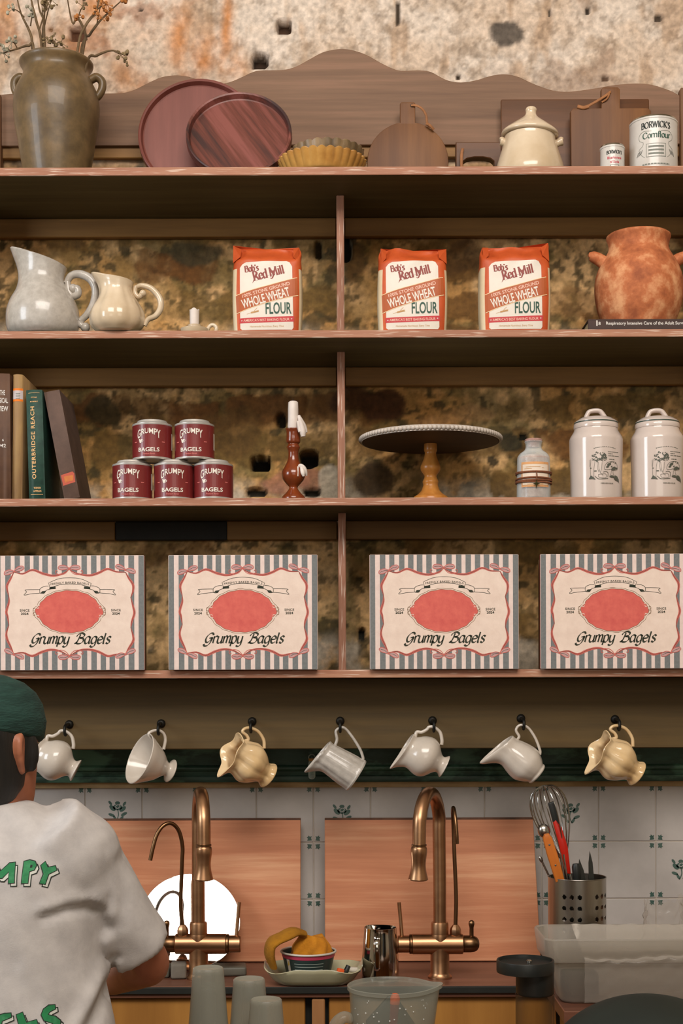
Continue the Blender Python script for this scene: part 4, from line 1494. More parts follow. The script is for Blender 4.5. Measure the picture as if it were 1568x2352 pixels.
# five tins of two rows
M_tinred = pm('dark red printed tin', rgb(112, 34, 34), rgb(126, 42, 40), 8, 0.34, coat=.25)
M_tinlid = pm('dull silver tin lid', rgb(204, 198, 190), rgb(188, 182, 174), 12, 0.34, metal=.35)
M_tincream = pm('cream print', rgb(232, 222, 208), None, rough=.45)
M_tinpink = pm('pink print', rgb(206, 110, 104), None, rough=.45)
rad, Hl = .0516, .0885


def small_tin(label, loc, rz):
    t = thing('red_tin', label, 'tin', loc, (0, 0, rz), 'stacked dark red tins')
    MB().lathe([(.0005, .002), (rad - .010, .002), (rad - .008, .0), (rad - .002, .0), (rad, .002), (rad, .0045), (rad - .0006, .005), (rad - .0006, Hl), (rad, Hl + .001), (rad, Hl + .004), (rad - .002, Hl + .005), (.0005, Hl + .004)], 64).obj('tin_body', [M_tinlid], t, ang=35)
    MB().lathe([(rad - .0004, .0055), (rad - .0002, .0055), (rad - .0002, Hl - .0006), (rad - .0004, Hl - .0006)], 64, cap=False).obj('wrapper', M_tinred, t, ang=0)
    MB().lathe([(.0005, Hl + .0045), (rad - .004, Hl + .0045), (rad - .012, Hl + .0100), (rad - .0135, Hl + .0135), (rad - .015, Hl + .0145), (.0005, Hl + .0135)], 56).obj('lid', M_tinlid, t, ang=30)
    pr = Print()
    # arched word with long outer legs
    word = 'GRUMPY'
    W_ = .062
    top = Hl * .83

    def arch(u, v):
        f = v / .0115
        k = (abs(u) / (W_ / 2)) ** 2
        return (u, top + .004 - .0045 * k - (1 - f) * (.0125 + .0125 * k))
    pr.text(word, 0, 0, .0115, 0, 3, w=W_, bold=.012, fn=arch)
    pr.text('BAGELS', 0, Hl * .205, .0098, 0, 3, w=.056, bold=.022)
    pr.text('Premium Bagels', 0, Hl * .115, .0042, 1, 3, w=.032, bold=.02, shear=.25)
    for sx in (-1, 1):
        pr.rect(sx * .039 - .0042, Hl * .475, sx * .039 + .0042, Hl * .50, 1, 2)
    # little cup
    pr.poly([(-.0270, Hl * .565), (-.0245, Hl * .46), (-.0200, Hl * .455), (-.0165, Hl * .55), (-.019, Hl * .57), (-.022, Hl * .545), (-.0245, Hl * .575)], 0, 2)
    pr.ribbon([(-.0170, Hl * .54), (-.0145, Hl * .53), (-.0155, Hl * .49), (-.0185, Hl * .48)], .0012, 0, 2)
    # cream side panel where the wrapper closes
    pr.rect(rad * 1.42, Hl * .30, rad * 1.72, Hl * .78, 0, 1)
    pr.obj('label_print', [M_tincream, M_tinpink], t, cyl(rad - .0002), cuts_u=frange(-.045, .09, 44))
    return t


Yt = 3.73
zt0 = Z3 + LIFT
zt1 = zt0 + Hl + .0145 + .0004
for (px, lv, lab, rz) in ((304, 0, 'dark red tin at the left of the bottom row of the tin stack', -.10),
                          (399, 0, 'dark red tin in the middle of the bottom row of the tin stack', .04),
                          (490, 0, 'dark red tin at the right of the bottom row of the tin stack', .02),
                          (350, 1, 'dark red tin on the left of the two upper stacked tins', -.06),
                          (447, 1, 'dark red tin on the right of the two upper stacked tins', -.10)):
    z = zt1 if lv else zt0
    small_tin(lab, (V(px, 1100, Yt).x, Yt, z), rz)

# candlestick with wax runs
M_redwood = pm('varnished red brown wood', rgb(104, 44, 22), rgb(134, 62, 28), 4, 0.22, stretch=(6, 6, .8), coat=.5)
Y = 3.76
L0 = px_loc(675, Y, Z3 + LIFT)
t = thing('wooden_candlestick', 'turned red brown wooden candlestick holding a dripping white candle', 'candle holder', L0)
za = lambda zy: 900 + zy / 7.84
pf = P2(Y, 675, L0[2], [(1153, 27), (1147, 27.5), (1141, 26), (1133, 18), (1124, 11), (1118, 10.5), (1110, 18), (1100, 25), (1090, 27), (1080, 24.5), (1070, 19), (1056, 13), (1040, 11.5),
                        (1032, 14), (1027, 15.5), (1023, 13), (1020, 12.5), (1017, 15.5), (1012, 16.5), (1000, 15.5), (992, 16), (987, 18), (985, 17.5)])
pf = [(a, max(b, 0)) for a, b in pf]
pf[0] = (pf[0][0], 0)
MB().lathe([(.0005, 0)] + crz(pf, 3) + [(.0005, pf[-1][1] - .001)], 48).obj('stick', M_redwood, t, ang=60)
sI = sc(Y)
cz0 = pf[-1][1] + L0[2] + .0004
c = thing('dripping_candle', 'white candle with wax runs down its right side on the wooden candlestick', 'candle', (L0[0] + .003 - .003, L0[1], cz0))
Hc = V(675, 921, Y).z - cz0
rg = random.Random(2)
MB().lathe([(.0005, 0), (.0135, 0), (.0142, .006), (.0132, Hc * .3), (.0134, Hc * .7), (.0128, Hc - .004), (.0095, Hc - .001), (.005, Hc - .001), (.0005, Hc - .003)], 32,
           fn=lambda th, r, z, i: (r * math.cos(th) * (1 + .04 * math.sin(th * 4 + z * 50)), r * math.sin(th), z)).obj('wax', M_wax, c, ang=60)
MB().tube([(0, 0, Hc - .004), (0, 0, Hc + .003), (-.001, 0, Hc + .006)], .001, 6).obj('wick', M_wick, c)
q = lambda a, b, d=0: lx(a, b, Y - d, (c.location.x, c.location.y, c.location.z))
mb = MB()
mb.tube([q(686, 955, .006), q(690, 966, .010), q(695, 978, .012), q(700, 988, .012), q(703, 994, .012)], [.004, .007, .009, .007, .004], 10)
mb.tube([q(688, 962, .012), q(692, 978, .018), q(695, 992, .020), q(696, 1003, .020)], [.004, .008, .0085, .006], 10)
mb.tube([q(684, 968, .014), q(688, 985, .020), q(689, 993, .022)], [.004, .006, .005], 10)
mb.obj('wax_run', M_wax, c, ang=60)
mb = MB()
mb.tube([q(684, 1074, .014), q(690, 1070, .02), q(697, 1076, .02), q(701, 1085, .018), q(704, 1093, .016)], [.003, .006, .007, .006, .002], 10, sq=.7)
mb.tube([q(692, 1072, .022), q(695, 1085, .026), q(697, 1094, .026)], [.004, .006, .003], 10, sq=.7)
mb.tube([q(684, 1072, .022), q(684, 1082, .026), q(684, 1094, .028)], [.002, .0018, .0012], 8)
mb.obj('wax_clump', M_wax, c, ang=60)

# cake stand
M_honey = wood('honey coloured turned wood', rgb(176, 108, 46), rgb(208, 142, 70), 'Z', 0.3, 3.0, rgb(192, 124, 56))
M_stone = pm('white stone rim', rgb(206, 194, 182), rgb(186, 174, 162), 16, 0.5)
M_under = wood('dark underside wood', rgb(72, 48, 32), rgb(92, 62, 40), 'X', 0.6)
Y = 3.848
L0 = px_loc(990, Y, Z3 + LIFT)
t = thing('cake_stand', 'wide round cake stand with beaded white edge on a turned wooden pedestal', 'cake stand', L0)
zpl = V(990, 1019, Y).z - L0[2]
Rp = 163 / sc(Y) - .004
pf = P2(Y, 990, L0[2], [(1163, 41), (1156, 42), (1148, 41), (1142, 39), (1136, 30), (1128, 22), (1121, 19), (1114, 17), (1107, 18.5), (1101, 16), (1094, 14), (1087, 18), (1080, 22.5), (1072, 23), (1062, 19), (1050, 14.5), (1040, 13), (1034, 15)])
pf[0] = (pf[0][0], 0)
pf.append((.017, zpl - .0005))
MB().lathe([(.0005, 0)] + crz(pf, 3) + [(.0005, zpl - .0005)], 48).obj('pedestal', M_honey, t, ang=50)
MB().lathe([(.0005, zpl), (Rp * .97, zpl + .002), (Rp * .985, zpl + .010), (.0005, zpl + .010)], 96).obj('underside', M_under, t, ang=40)
mb = MB().lathe([(.0005, zpl + .0102), (Rp * .985, zpl + .0102), (Rp * .985, zpl + .003), (Rp * .998, zpl + .003), (Rp, zpl + .016), (Rp * .985, zpl + .019), (.0005, zpl + .019)], 128)
nb = 104
for i in range(nb):
    a = 2 * PI * i / nb
    mb.ball((Rp * math.cos(a), Rp * math.sin(a), zpl + .011), .0068, 10)
mb.obj('beaded_plate', M_stone, t, ang=50)

# corked bottle of salt with cord and star
M_glassb = clear('clear bottle glass', (.93, .95, .94, 1), .12, .05)
M_salt = pm('pinkish bath salt', rgb(206, 176, 164), rgb(176, 142, 130), 60, 0.9, lo=.4, hi=.6)
M_stopper = pm('pink stopper', rgb(196, 158, 148), rgb(168, 128, 118), 50, 0.5)
M_labor = pm('aged orange label', rgb(226, 166, 110), rgb(212, 146, 92), 12, 0.7)
M_laborw = pm('aged white label', rgb(232, 214, 196), rgb(222, 198, 172), 12, 0.7)
M_cord = pm('brown cord', rgb(134, 80, 50), rgb(112, 66, 42), 200, 0.9)
M_star = pm('dark green brass star', rgb(62, 64, 34), rgb(84, 82, 46), 40, 0.45, metal=.6)
Y = 3.735
L0 = px_loc(1226.5, Y, Z3 + LIFT)
t = thing('corked_bottle', 'small clear bottle of pinkish salt with an aged label, cords and a star charm', 'bottle', L0)
pf = P2(Y, 1226.5, L0[2], [(1151, 37), (1146, 38.7), (1100, 38.4), (1060, 37.6), (1050, 36.5), (1042, 31), (1036, 23), (1031, 19), (1024, 18), (1019, 19), (1016, 20.5), (1014, 20)])
pf[0] = (pf[0][0], 0)
rb = pf[2][0]
zf = lambda py: V(1226.5, py, Y).z - L0[2]
inn = [(a - .003, b + (.004 if i == 0 else 0)) for i, (a, b) in enumerate(pf)][::-1]
MB().lathe([(.0005, 0)] + crz(pf, 3) + inn + [(.0005, .004)], 48).obj('glass_bottle', M_glassb, t, ang=50)
MB().lathe([(.0005, .0045), (rb - .0045, .0045), (rb - .0045, zf(1052)), (rb - .010, zf(1047)), (.0005, zf(1044))], 40).obj('salt', M_salt, t, ang=50)
MB().lathe([(.0005, zf(1028)), (.016, zf(1028)), (.0165, zf(1016)), (.022, zf(1015)), (.023, zf(1011)), (.021, zf(1009)), (.0005, zf(1009))], 36).obj('stopper', M_stopper, t, ang=40)
pr = Print()
pr.rect(-.040, zf(1123), .040, zf(1066), 0, 1)
pr.rect(-.0365, zf(1119), .0365, zf(1070.5), 2, 2)
pr.rect(-.0355, zf(1118), .0355, zf(1071.5), 1, 3)
for k, (a, b, yy) in enumerate(((-.026, .012, 1077), (.016, .022, 1079), (-.030, -.010, 1081), (-.022, .02, 1116), (.012, .028, 1112))):
    pr.rect(a, zf(yy + 1.1), b, zf(yy), 2, 4)
pr.rect(.024, zf(1069), .0255, zf(1066.5), 2, 2)
pr.obj('paper_label', [M_labor, M_laborw, M_wheat], t, cyl(rb), cuts_u=frange(-.042, .042, 20))
mb = MB()
for yy, r_ in ((1087, .0022), (1090.5, .0018), (1103, .0026), (1107, .0026), (1111, .0024)):
    mb.tube([((rb + .0022) * math.cos(2 * PI * i / 40), (rb + .0022) * math.sin(2 * PI * i / 40), zf(yy) + .0015 * math.sin(2 * PI * i / 40 + yy)) for i in range(40)], r_, 8, sm=0, closed=True)
mb.tube([(.001, -rb - .005, zf(1088)), (.002, -rb - .006, zf(1100)), (.001, -rb - .006, zf(1108))], .0016, 7)
mb.obj('cord', M_cord, t, ang=60)
zz = zf(1117)
st = MB()
ptsS = []
for i in range(8):
    a = PI / 2 + i * PI / 4
    r_ = (.0125 if i % 4 == 0 else .0105) if i % 2 == 0 else .0032
    if i == 4:
        r_ = .0135
    ptsS.append((.001 + r_ * math.cos(a), zz + r_ * math.sin(a)))
f_ = [(x, -rb - .0055, z) for x, z in ptsS]
st.add(f_ + [(.001, -rb - .0095, zz), (.001, -rb - .0045, zz)], [(i, (i + 1) % 8, 8) for i in range(8)] + [((i + 1) % 8, i, 9) for i in range(8)])
st.obj('star_charm', M_star, t, ang=5)

# two storage jars with a printed woodland drawing
M_jar = pm('pale pinkish white glaze', rgb(214, 198, 188), rgb(204, 188, 178), 5, 0.16, coat=.4)
M_jarline = pm('dark green glaze line', rgb(58, 74, 66), None, rough=.3)
M_draw = pm('grey green drawing ink', rgb(88, 90, 78), rgb(70, 74, 64), 60, 0.5)
Y = 3.745
L0 = px_loc(1370, Y, Z3 + LIFT)
t = thing('storage_jar', 'pale lidded storage jar with a mushroom drawing, nearer the corked bottle', 'jar', L0, group='pale storage jars')
pf = P2(Y, 1370, L0[2], [(1152, 57), (1146, 58.5), (1110, 59), (1060, 60), (1020, 61), (1010, 60.5), (1002, 57), (994, 52), (989, 50), (986, 49.5)])
pf[0] = (pf[0][0], 0)
zf = lambda py: V(1370, py, Y).z - L0[2]
rj = 60 / sc(Y)
q = crz(pf, 4)
MB().lathe([(.0005, 0)] + q + [(q[-1][0] - .006, q[-1][1])] + [(a - .006, b) for a, b in q if b > .02][::-1] + [(.0005, .012)], 72).obj('jar_body', M_jar, t, ang=50)
k = 1 / sc(Y)
MB().lathe([(46 * k, zf(987)), (50.5 * k, zf(986)), (51 * k, zf(983)), (50.8 * k, zf(976.5)), (49.5 * k, zf(975)), (46 * k, zf(975))], 72, cap=False).obj('collar', M_jar, t, ang=50)
ld = [(.0005, zf(976)), (48.5 * k, zf(976)), (49.5 * k, zf(974.5)), (49.5 * k, zf(971)), (47 * k, zf(968.5)), (41 * k, zf(965)), (37 * k, zf(962)), (34 * k, zf(961)), (.0005, zf(960))]
MB().lathe(ld, 72).obj('lid', M_jar, t, ang=35)
MB().lathe([(49.4 * k, zf(974.3)), (49.9 * k, zf(974.3)), (49.9 * k, zf(972)), (49.4 * k, zf(972))], 72, cap=False).obj('lid_line', M_jarline, t, ang=0)
MB().tube([(-24 * k, 0, zf(963)), (-20 * k, 0, zf(953)), (-15 * k, 0, zf(946)), (-4 * k, 0, zf(943.5)), (7 * k, 0, zf(944)), (13 * k, 0, zf(948)), (20 * k, 0, zf(958)), (22 * k, 0, zf(963))], .0062, 14, sq=1.5).obj('lid_handle', M_jar, t, ang=60)
# drawing: read off a close view (x 330..740, y 530..1050 around the jar axis at 450)
kq = 1 / 5.64 / sc(Y)
Q = lambda a, b: ((a - 470) * kq * 1.06, zf(930 + b / 5.64) - .004)
pr = Print()
rg = random.Random(4)
for i in range(90):                                    # leafy tree crown
    a, r_ = rg.uniform(0, 2 * PI), rg.uniform(.15, 1) ** .6
    c_ = Q(450 + 92 * r_ * math.cos(a), 705 + 66 * r_ * math.sin(a))
    pr.ell(c_[0], c_[1], rg.uniform(.0014, .0030), rg.uniform(.0007, .0014), 0, 1, 7, rg.uniform(0, 3))
for xs_ in ([(440, 770), (448, 850), (470, 915), (500, 940)], [(485, 775), (480, 850), (468, 900)], [(400, 760), (388, 860), (386, 960)], [(352, 735), (345, 850), (348, 950)], [(340, 740), (338, 830)], [(425, 770), (432, 850), (446, 900)]):
    pr.ribbon([Q(*p_) for p_ in xs_], .0007, 0, 1, sm=3)
cap_ = [(515, 860), (525, 810), (560, 775), (620, 762), (680, 775), (705, 830), (695, 862), (650, 870), (600, 858), (550, 868)]
pr.ribbon([Q(*p_) for p_ in cap_], .0009, 0, 1, closed=True)
for a, b, r_ in ((575, 800, 30), (600, 770, 12), (635, 768, 10), (665, 780, 11), (555, 830, 22), (640, 850, 40), (685, 845, 20), (610, 825, 14)):
    c_ = Q(a, b)
    pr.ell(c_[0], c_[1], r_ * kq, r_ * kq * .55, 0, 1, 12, .4)
pr.ribbon([Q(*p_) for p_ in ((605, 872), (598, 925), (580, 955), (620, 962), (655, 950), (632, 915), (628, 872))], .0008, 0, 1)
pr.poly([Q(*p_) for p_ in ((640, 965), (665, 935), (700, 945), (728, 980), (735, 1030), (715, 1005), (680, 1000), (650, 985))], 0, 1)
pr.poly([Q(*p_) for p_ in ((580, 955), (610, 935), (645, 945), (655, 962), (610, 968))], 0, 1)
pr.poly([Q(*p_) for p_ in ((325, 985), (350, 940), (385, 965), (410, 995), (370, 985))], 0, 1)
pr.ribbon([Q(*p_) for p_ in ((400, 950), (440, 985), (500, 985), (560, 978))], .0013, 0, 1)
pr.ribbon([Q(*p_) for p_ in ((440, 930), (520, 920), (540, 950), (520, 972), (450, 965), (440, 930))], .0008, 0, 1)
pr.ribbon([Q(*p_) for p_ in ((500, 900), (530, 890), (560, 910), (555, 960))], .0012, 0, 1)
pr.ell(*Q(350, 848), .002, .0014, 0, 1, 10)
pr.ell(*Q(405, 885), .004, .0012, 0, 1, 10)
# illegible small lettering as broken strokes
for a0, a1, b, sl in ((385, 670, 597, -.10), (560, 720, 640, 0), (560, 620, 665, 0), (560, 725, 690, .0), (575, 650, 735, 0), (470, 620, 1040, 0), (510, 552, 543, 0)):
    x = a0
    while x < a1:
        wd_ = rg.uniform(5, 16)
        d_ = -20 * math.sin(PI * (x - a0) / (a1 - a0)) if sl else 0
        p0, p1 = Q(x, b + d_ + 5), Q(x + wd_, b + d_ - 5)
        pr.rect(p0[0], p0[1], p1[0], p1[1], 0, 1)
        x += wd_ + rg.uniform(3, 7)
pr.obj('drawing_print', [M_draw], t, cyl(rj + .0004), cuts_u=frange(-.05, .07, 40))
redup(t, 'pale lidded storage jar with a mushroom drawing at the right end of the shelf', (V(1510.5, HOR, Y).x, Y, L0[2]))

# ================================================================== fourth shelf: printed boxes
M_boxcream = pm('cream printed card', rgb(236, 214, 198), rgb(226, 202, 186), 30, 0.6, bump=.15, bscale=300)
M_boxgrey = pm('grey printed stripe', rgb(122, 124, 122), rgb(104, 106, 106), 160, 0.6, lo=.3, hi=.7)
M_boxwhite = pm('pinkish white stripe', rgb(232, 210, 200), rgb(222, 198, 188), 60, 0.6)
M_boxpink = pm('coral pink print', rgb(220, 106, 92), rgb(202, 84, 76), 45, 0.6, lo=.3, hi=.7)
M_boxribbon = pm('coral ribbon print', rgb(204, 104, 92), rgb(190, 92, 82), 40, 0.6)
M_boxmauve = pm('mauve bow print', rgb(196, 156, 152), rgb(184, 142, 140), 40, 0.6)
M_boxink = pm('olive black ink', rgb(34, 40, 22), None, rough=.6)
M_boxred = pm('red box side', rgb(138, 48, 38), rgb(118, 40, 32), 20, 0.6)
M_kraft = pm('brown card', rgb(128, 92, 56), rgb(112, 80, 48), 30, 0.8)
Y = 3.645
sB = sc(Y)
kB = 1 / 4.238 / sB
WB, HB, DB = 1452 * kB, 1118 * kB, .085
zB = Z4 + LIFT
t = thing('bagel_box', 'striped gift box left of the centre upright', 'box', (V(387, 1500, Y).x, Y, zB), group='striped printed boxes on the lowest shelf')
MB().box(0, WB, 0, .016, 0, HB, 0, .0012, 1, front=1).obj('lid', [M_boxred, M_boxwhite], t, ang=30)
MB().box(.006, WB - .006, .016, DB, 0.0, HB - .008, 0, .0012, 1).obj('box_body', M_kraft, t, ang=30)
Q = lambda a, b: ((a - 30) * kB, (1163 - b) * kB)
QL = lambda L_: [Q(*a) for a in L_]
pr = Print()
x = 34
i = 0
edges = [(34, 84), (130, 184), (222, 272), (318, 370), (405, 458), (490, 545), (582, 636), (680, 735), (775, 830), (872, 925), (965, 1018), (1056, 1108), (1142, 1196), (1236, 1290), (1328, 1384), (1426, 1478)]
for a, b in edges:
    p0, p1 = Q(a, 1160), Q(b, 47)
    pr.rect(p0[0], p0[1], p1[0], p1[1], 1, 1)
panel = [(215, 205), (300, 222), (395, 185), (500, 222), (600, 242), (690, 222), (752, 180), (830, 222), (950, 240), (1040, 215), (1125, 178), (1210, 205), (1300, 210), (1330, 265), (1372, 330), (1372, 395), (1350, 455), (1372, 540), (1385, 610), (1360, 690), (1350, 750), (1372, 830), (1372, 880), (1330, 950), (1298, 1005),
         (1210, 1010), (1125, 1025), (1040, 985), (950, 962), (850, 968), (752, 1025), (660, 975), (570, 962), (480, 985), (390, 1022), (300, 990), (210, 1000), (180, 930), (148, 860), (140, 800), (165, 720), (152, 640), (140, 590), (165, 500), (165, 440), (148, 370), (150, 330), (185, 265)]
pr.poly(cr(QL(panel), 3, True), 0, 2)
# coral ribbon around the panel with thin dark line
for seg in ([0, 1, 2, 3, 4, 5, 6], [6, 7, 8, 9, 10, 11, 12], [12, 13, 14, 15, 16], [16, 17, 18, 19, 20], [20, 21, 22, 23, 24], [24, 25, 26, 27, 28, 29, 30], [30, 31, 32, 33, 34, 35, 36], [36, 37, 38, 39, 40], [40, 41, 42, 43, 44], [44, 45, 46, 47, 0]):
    P_ = QL([panel[i] for i in seg])
    n_ = len(P_)
    pr.ribbon(P_, [kB * (7 + 17 * abs(math.sin(PI * j / (n_ - 1) * 1.0))) for j in range(n_)], 3, 3, sm=4)
    pr.ribbon(P_, kB * 3.2, 5, 4, sm=4)


def bow(x, y, s_, rot, tails=True, up=True):
    c_, q_ = math.cos(rot), math.sin(rot)
    T = lambda a, b: Q(x + (a * c_ - b * q_) * s_, y + (a * q_ + b * c_) * s_)
    for sx in (-1, 1):
        loop = [T(0, 0), T(sx * 40, -30), T(sx * 92, -28), T(sx * 106, 0), T(sx * 70, 14), T(sx * 30, 8)]
        pr.poly(cr(loop, 4, True), 4, 4)
        pr.ribbon(loop, kB * 6 * s_, 3, 5, sm=4, closed=True)
        pr.ribbon([T(sx * 10, -2), T(sx * 50, -12), T(sx * 92, -8)], kB * 3, 5, 6, sm=4)
        if tails:
            tl = [T(0, 5), T(sx * 40, 48), T(sx * 90, 60), T(sx * 132, 42), T(sx * 126, 18), T(sx * 112, 28)]
            pr.ribbon(tl, kB * 6 * s_, 3, 5, sm=4)
    pr.ell(*T(0, 0), kB * 9, kB * 9, 3, 6, 12)


bow(752, 172, 1.0, 0)
bow(752, 1026, 1.0, PI, True)
bow(218, 198, .95, R(-18), False)
bow(1298, 186, .95, R(18), False)
bow(212, 1008, .95, R(24), False)
bow(1300, 1008, .95, R(-20), False)
# medallion
med, med2 = [], []
for i in range(120):
    a = 2 * PI * i / 120
    w_ = 1 + .012 * math.sin(a * 18)
    side = max(0, abs(math.cos(a)) - .95) * 1.6
    med.append(Q(752 + 306 * w_ * math.cos(a) * (1 + side), 592 + 206 * w_ * math.sin(a)))
    med2.append(Q(752 + 326 * w_ * math.cos(a) * (1 + side), 592 + 217 * w_ * math.sin(a)))
pr.poly(med, 2, 3)
pr.ribbon(med2, kB * 4, 6, 3, sm=0, closed=True)
pr.ribbon(med, kB * 3.4, 6, 4, sm=0, closed=True)
for sx in (-1, 1):       # scrolls at both ends
    for sy in (-1, 1):
        T = lambda a, b: Q(752 + sx * a, 592 + sy * b)
        pr.ribbon([T(286, 60), T(312, 62), T(318, 40), T(300, 34), T(294, 46)], kB * 5, 0, 5)
        pr.ribbon([T(330, 4), T(352, 12), T(346, 36), T(330, 30)], kB * 4, 6, 5)
# scroll banner
ban = [Q(a, b) for a, b in cr([(552, 312), (650, 272), (758, 262), (870, 275), (966, 318)], 6)]
bnb = [Q(a, b) for a, b in cr([(955, 354), (860, 330), (758, 322), (660, 330), (566, 362)], 6)]
pr.poly(ban + bnb, 0, 3)
pr.ribbon(ban + bnb, kB * 4.5, 5, 4, sm=0, closed=True)
for sx in (-1, 1):
    T = lambda a, b: Q(758 + sx * a, b)
    pr.ribbon([T(206, 342), T(240, 344), T(280, 360), T(292, 378), T(288, 410), T(250, 412), T(230, 385), T(190, 372), T(140, 368)], kB * 4.5, 5, 4, sm=5)
    pr.poly([T(140, 345), T(136, 368), T(200, 372), T(196, 352)], 5, 4)
    pr.poly([T(228, 388), T(250, 412), T(284, 410), T(270, 392)], 5, 4)
    pr.ribbon([T(292, 376), T(360, 376), T(436, 380), T(420, 398), T(446, 430), T(380, 418), T(288, 410)], kB * 4.5, 5, 4, sm=4)
bfn = lambda u, v: (u, v - 1.9 * u * u)
pr.text('FRESHLY BAKED BAGELS', *Q(758, 318), 19 * kB, 5, 5, w=372 * kB, bold=.01, track=1.1, fn=bfn)
for xx in (318, 1206):
    pr.text('SINCE', *Q(xx, 590), 22 * kB, 5, 5, w=94 * kB, bold=.015, track=1.1)
    pr.text('2024', *Q(xx, 622), 22 * kB, 5, 5, w=74 * kB, bold=.025)
# script
pr.pen(['G!', 'r', 'u', 'm', 'p', 'y'], *Q(372, 903), 98 * kB, 5, 5, 'l', w=375 * kB, wt=.15, shear=.30, nib=(R(38), .22))
pr.pen(['B!', 'a', 'g', 'e', 'l', 's'], *Q(800, 903), 98 * kB, 5, 5, 'l', w=345 * kB, wt=.15, shear=.30, nib=(R(38), .22))
pr.obj('front_print', [M_boxcream, M_boxgrey, M_boxpink, M_boxribbon, M_boxmauve, M_boxink, pm('ochre outline print', rgb(120, 92, 60), None, rough=.6)], t, lambda u, v, h: (u, -h, v), step=.00016)
redup(t, 'striped gift box at the far left of the lowest shelf, cut by the photo edge', (V(-11, 1500, Y).x, Y, zB))
redup(t, 'striped gift box just right of the centre upright', (V(849, 1500, Y + .004).x, Y + .004, zB))
redup(t, 'striped gift box at the far right of the lowest shelf', (V(1241, 1500, Y).x, Y, zB))

# ================================================================== creamers on the hooks
YM = YA - .057
sM = sc(YM)
MUG = {
    'round': dict(prof=[(24, 0), (27, 2), (20, 11), (24, 20), (42, 36), (48, 52), (44, 70), (36, 84), (32, 94), (35, 102)], spout=(26, 6, .55), slope=3,
                  handle=[(30, 92), (42, 94), (47, 84), (58, 76), (65, 74), (70, 64), (66, 46), (52, 34), (42, 30)], contact=5, hr=4.2, a=63),
    'cup': dict(prof=[(26, 0), (27, 3), (16, 11), (20, 20), (36, 38), (48, 58), (57, 74), (61, 84)], spout=(0, 0, .5), slope=0,
                handle=[(52, 74), (60, 84), (70, 76), (76, 64), (74, 50), (62, 40), (40, 36)], contact=3, hr=3.8, a=68),
    'gold': dict(prof=[(29, 0), (31, 3), (25, 14), (28, 24), (40, 40), (48, 60), (44, 78), (37, 94), (36, 104), (43, 114)], spout=(22, -6, .5), slope=-2,
                 handle=[(36, 96), (44, 90), (50, 98), (52, 112), (62, 110), (70, 98), (73, 78), (64, 56), (48, 44)], contact=5, hr=4.0, a=58, flute=(8, .10, .95), wave=(4, 5, .05)),
    'ribbed': dict(prof=[(40, 0), (41, 4), (39, 8), (38, 30), (35, 60), (33, 82), (32, 90), (34, 98)], spout=(24, 4, .5), slope=4,
                   handle=[(32, 80), (46, 84), (60, 96), (72, 92), (77, 82), (70, 58), (56, 28), (44, 12), (38, 8)], contact=3, hr=3.6, a=57, flute=(12, .05, .999)),
    'helmet': dict(prof=[(25, 0), (27, 3), (27, 8), (33, 16), (42, 34), (42, 52), (37, 74), (32, 92), (32, 108)], spout=(34, 6, .6), slope=6,
                   handle=[(32, 88), (40, 90), (46, 104), (58, 106), (66, 98), (68, 82), (60, 56), (46, 32), (38, 26)], contact=4, hr=3.4, a=50, flute=(8, .03, .9)),
}


def creamer(kind, label, hook, mat, yaw=0, da=0):
    d = MUG[kind]
    k = 1 / sM
    a = R(d['a'] + da)
    h = [Vector((x * k, 0, z * k)) for x, z in d['handle']]
    c = h[d['contact']]
    hk = HKP[hook]
    hk = Vector((hk.x, hk.y, hk.z + .0042 + d['hr'] * k + .0014))
    t = thing('creamer', label, 'cream jug', hk, (0, 0, R(yaw)), 'cream jugs hanging from the hooks')
    M = Matrix.Rotation(-a, 4, 'Y') @ Matrix.Translation(-c)
    mb = jug([(r * k, z * k) for r, z in d['prof']], .0032, (d['spout'][0] * k, d['spout'][1] * k, d['spout'][2]) if d['spout'][0] else None,
             d.get('flute'), (d['wave'][0], d['wave'][1] * k, d['wave'][2]) if 'wave' in d else None, d['slope'] * k, n=64, start=.68)
    mb.xf(M).obj('jug_body', mat, t, ang=60)
    n = len(h)
    hb = MB().tube(h, [d['hr'] * k * (1.05 - .15 * math.sin(PI * i / (n - 1))) for i in range(n)], 10, sq=1.05)
    hb.xf(M).obj('handle', mat, t, ang=60)
    return t


creamer('round', 'pale round bellied cream jug on the leftmost hook, beside the dark cap', 0, M_creamA, 4)
creamer('cup', 'wide mouthed white cup shaped jug hanging with its open mouth turned left', 1, M_creamA, 31)
creamer('gold', 'golden fluted cream jug with wavy lip hanging left of the straight ribbed jug', 2, M_creamC, 30)
creamer('ribbed', 'straight sided ribbed white jug hanging at the middle hook', 3, M_grey, 4)
creamer('round', 'pale round bellied cream jug hanging above the right hand tap', 4, M_creamA, 3)
creamer('helmet', 'slender white helmet shaped jug with a long lip hanging above the whisk', 5, M_creamA, 4)
creamer('gold', 'golden fluted cream jug with wavy lip on the rightmost hook', 6, M_creamC, 14)

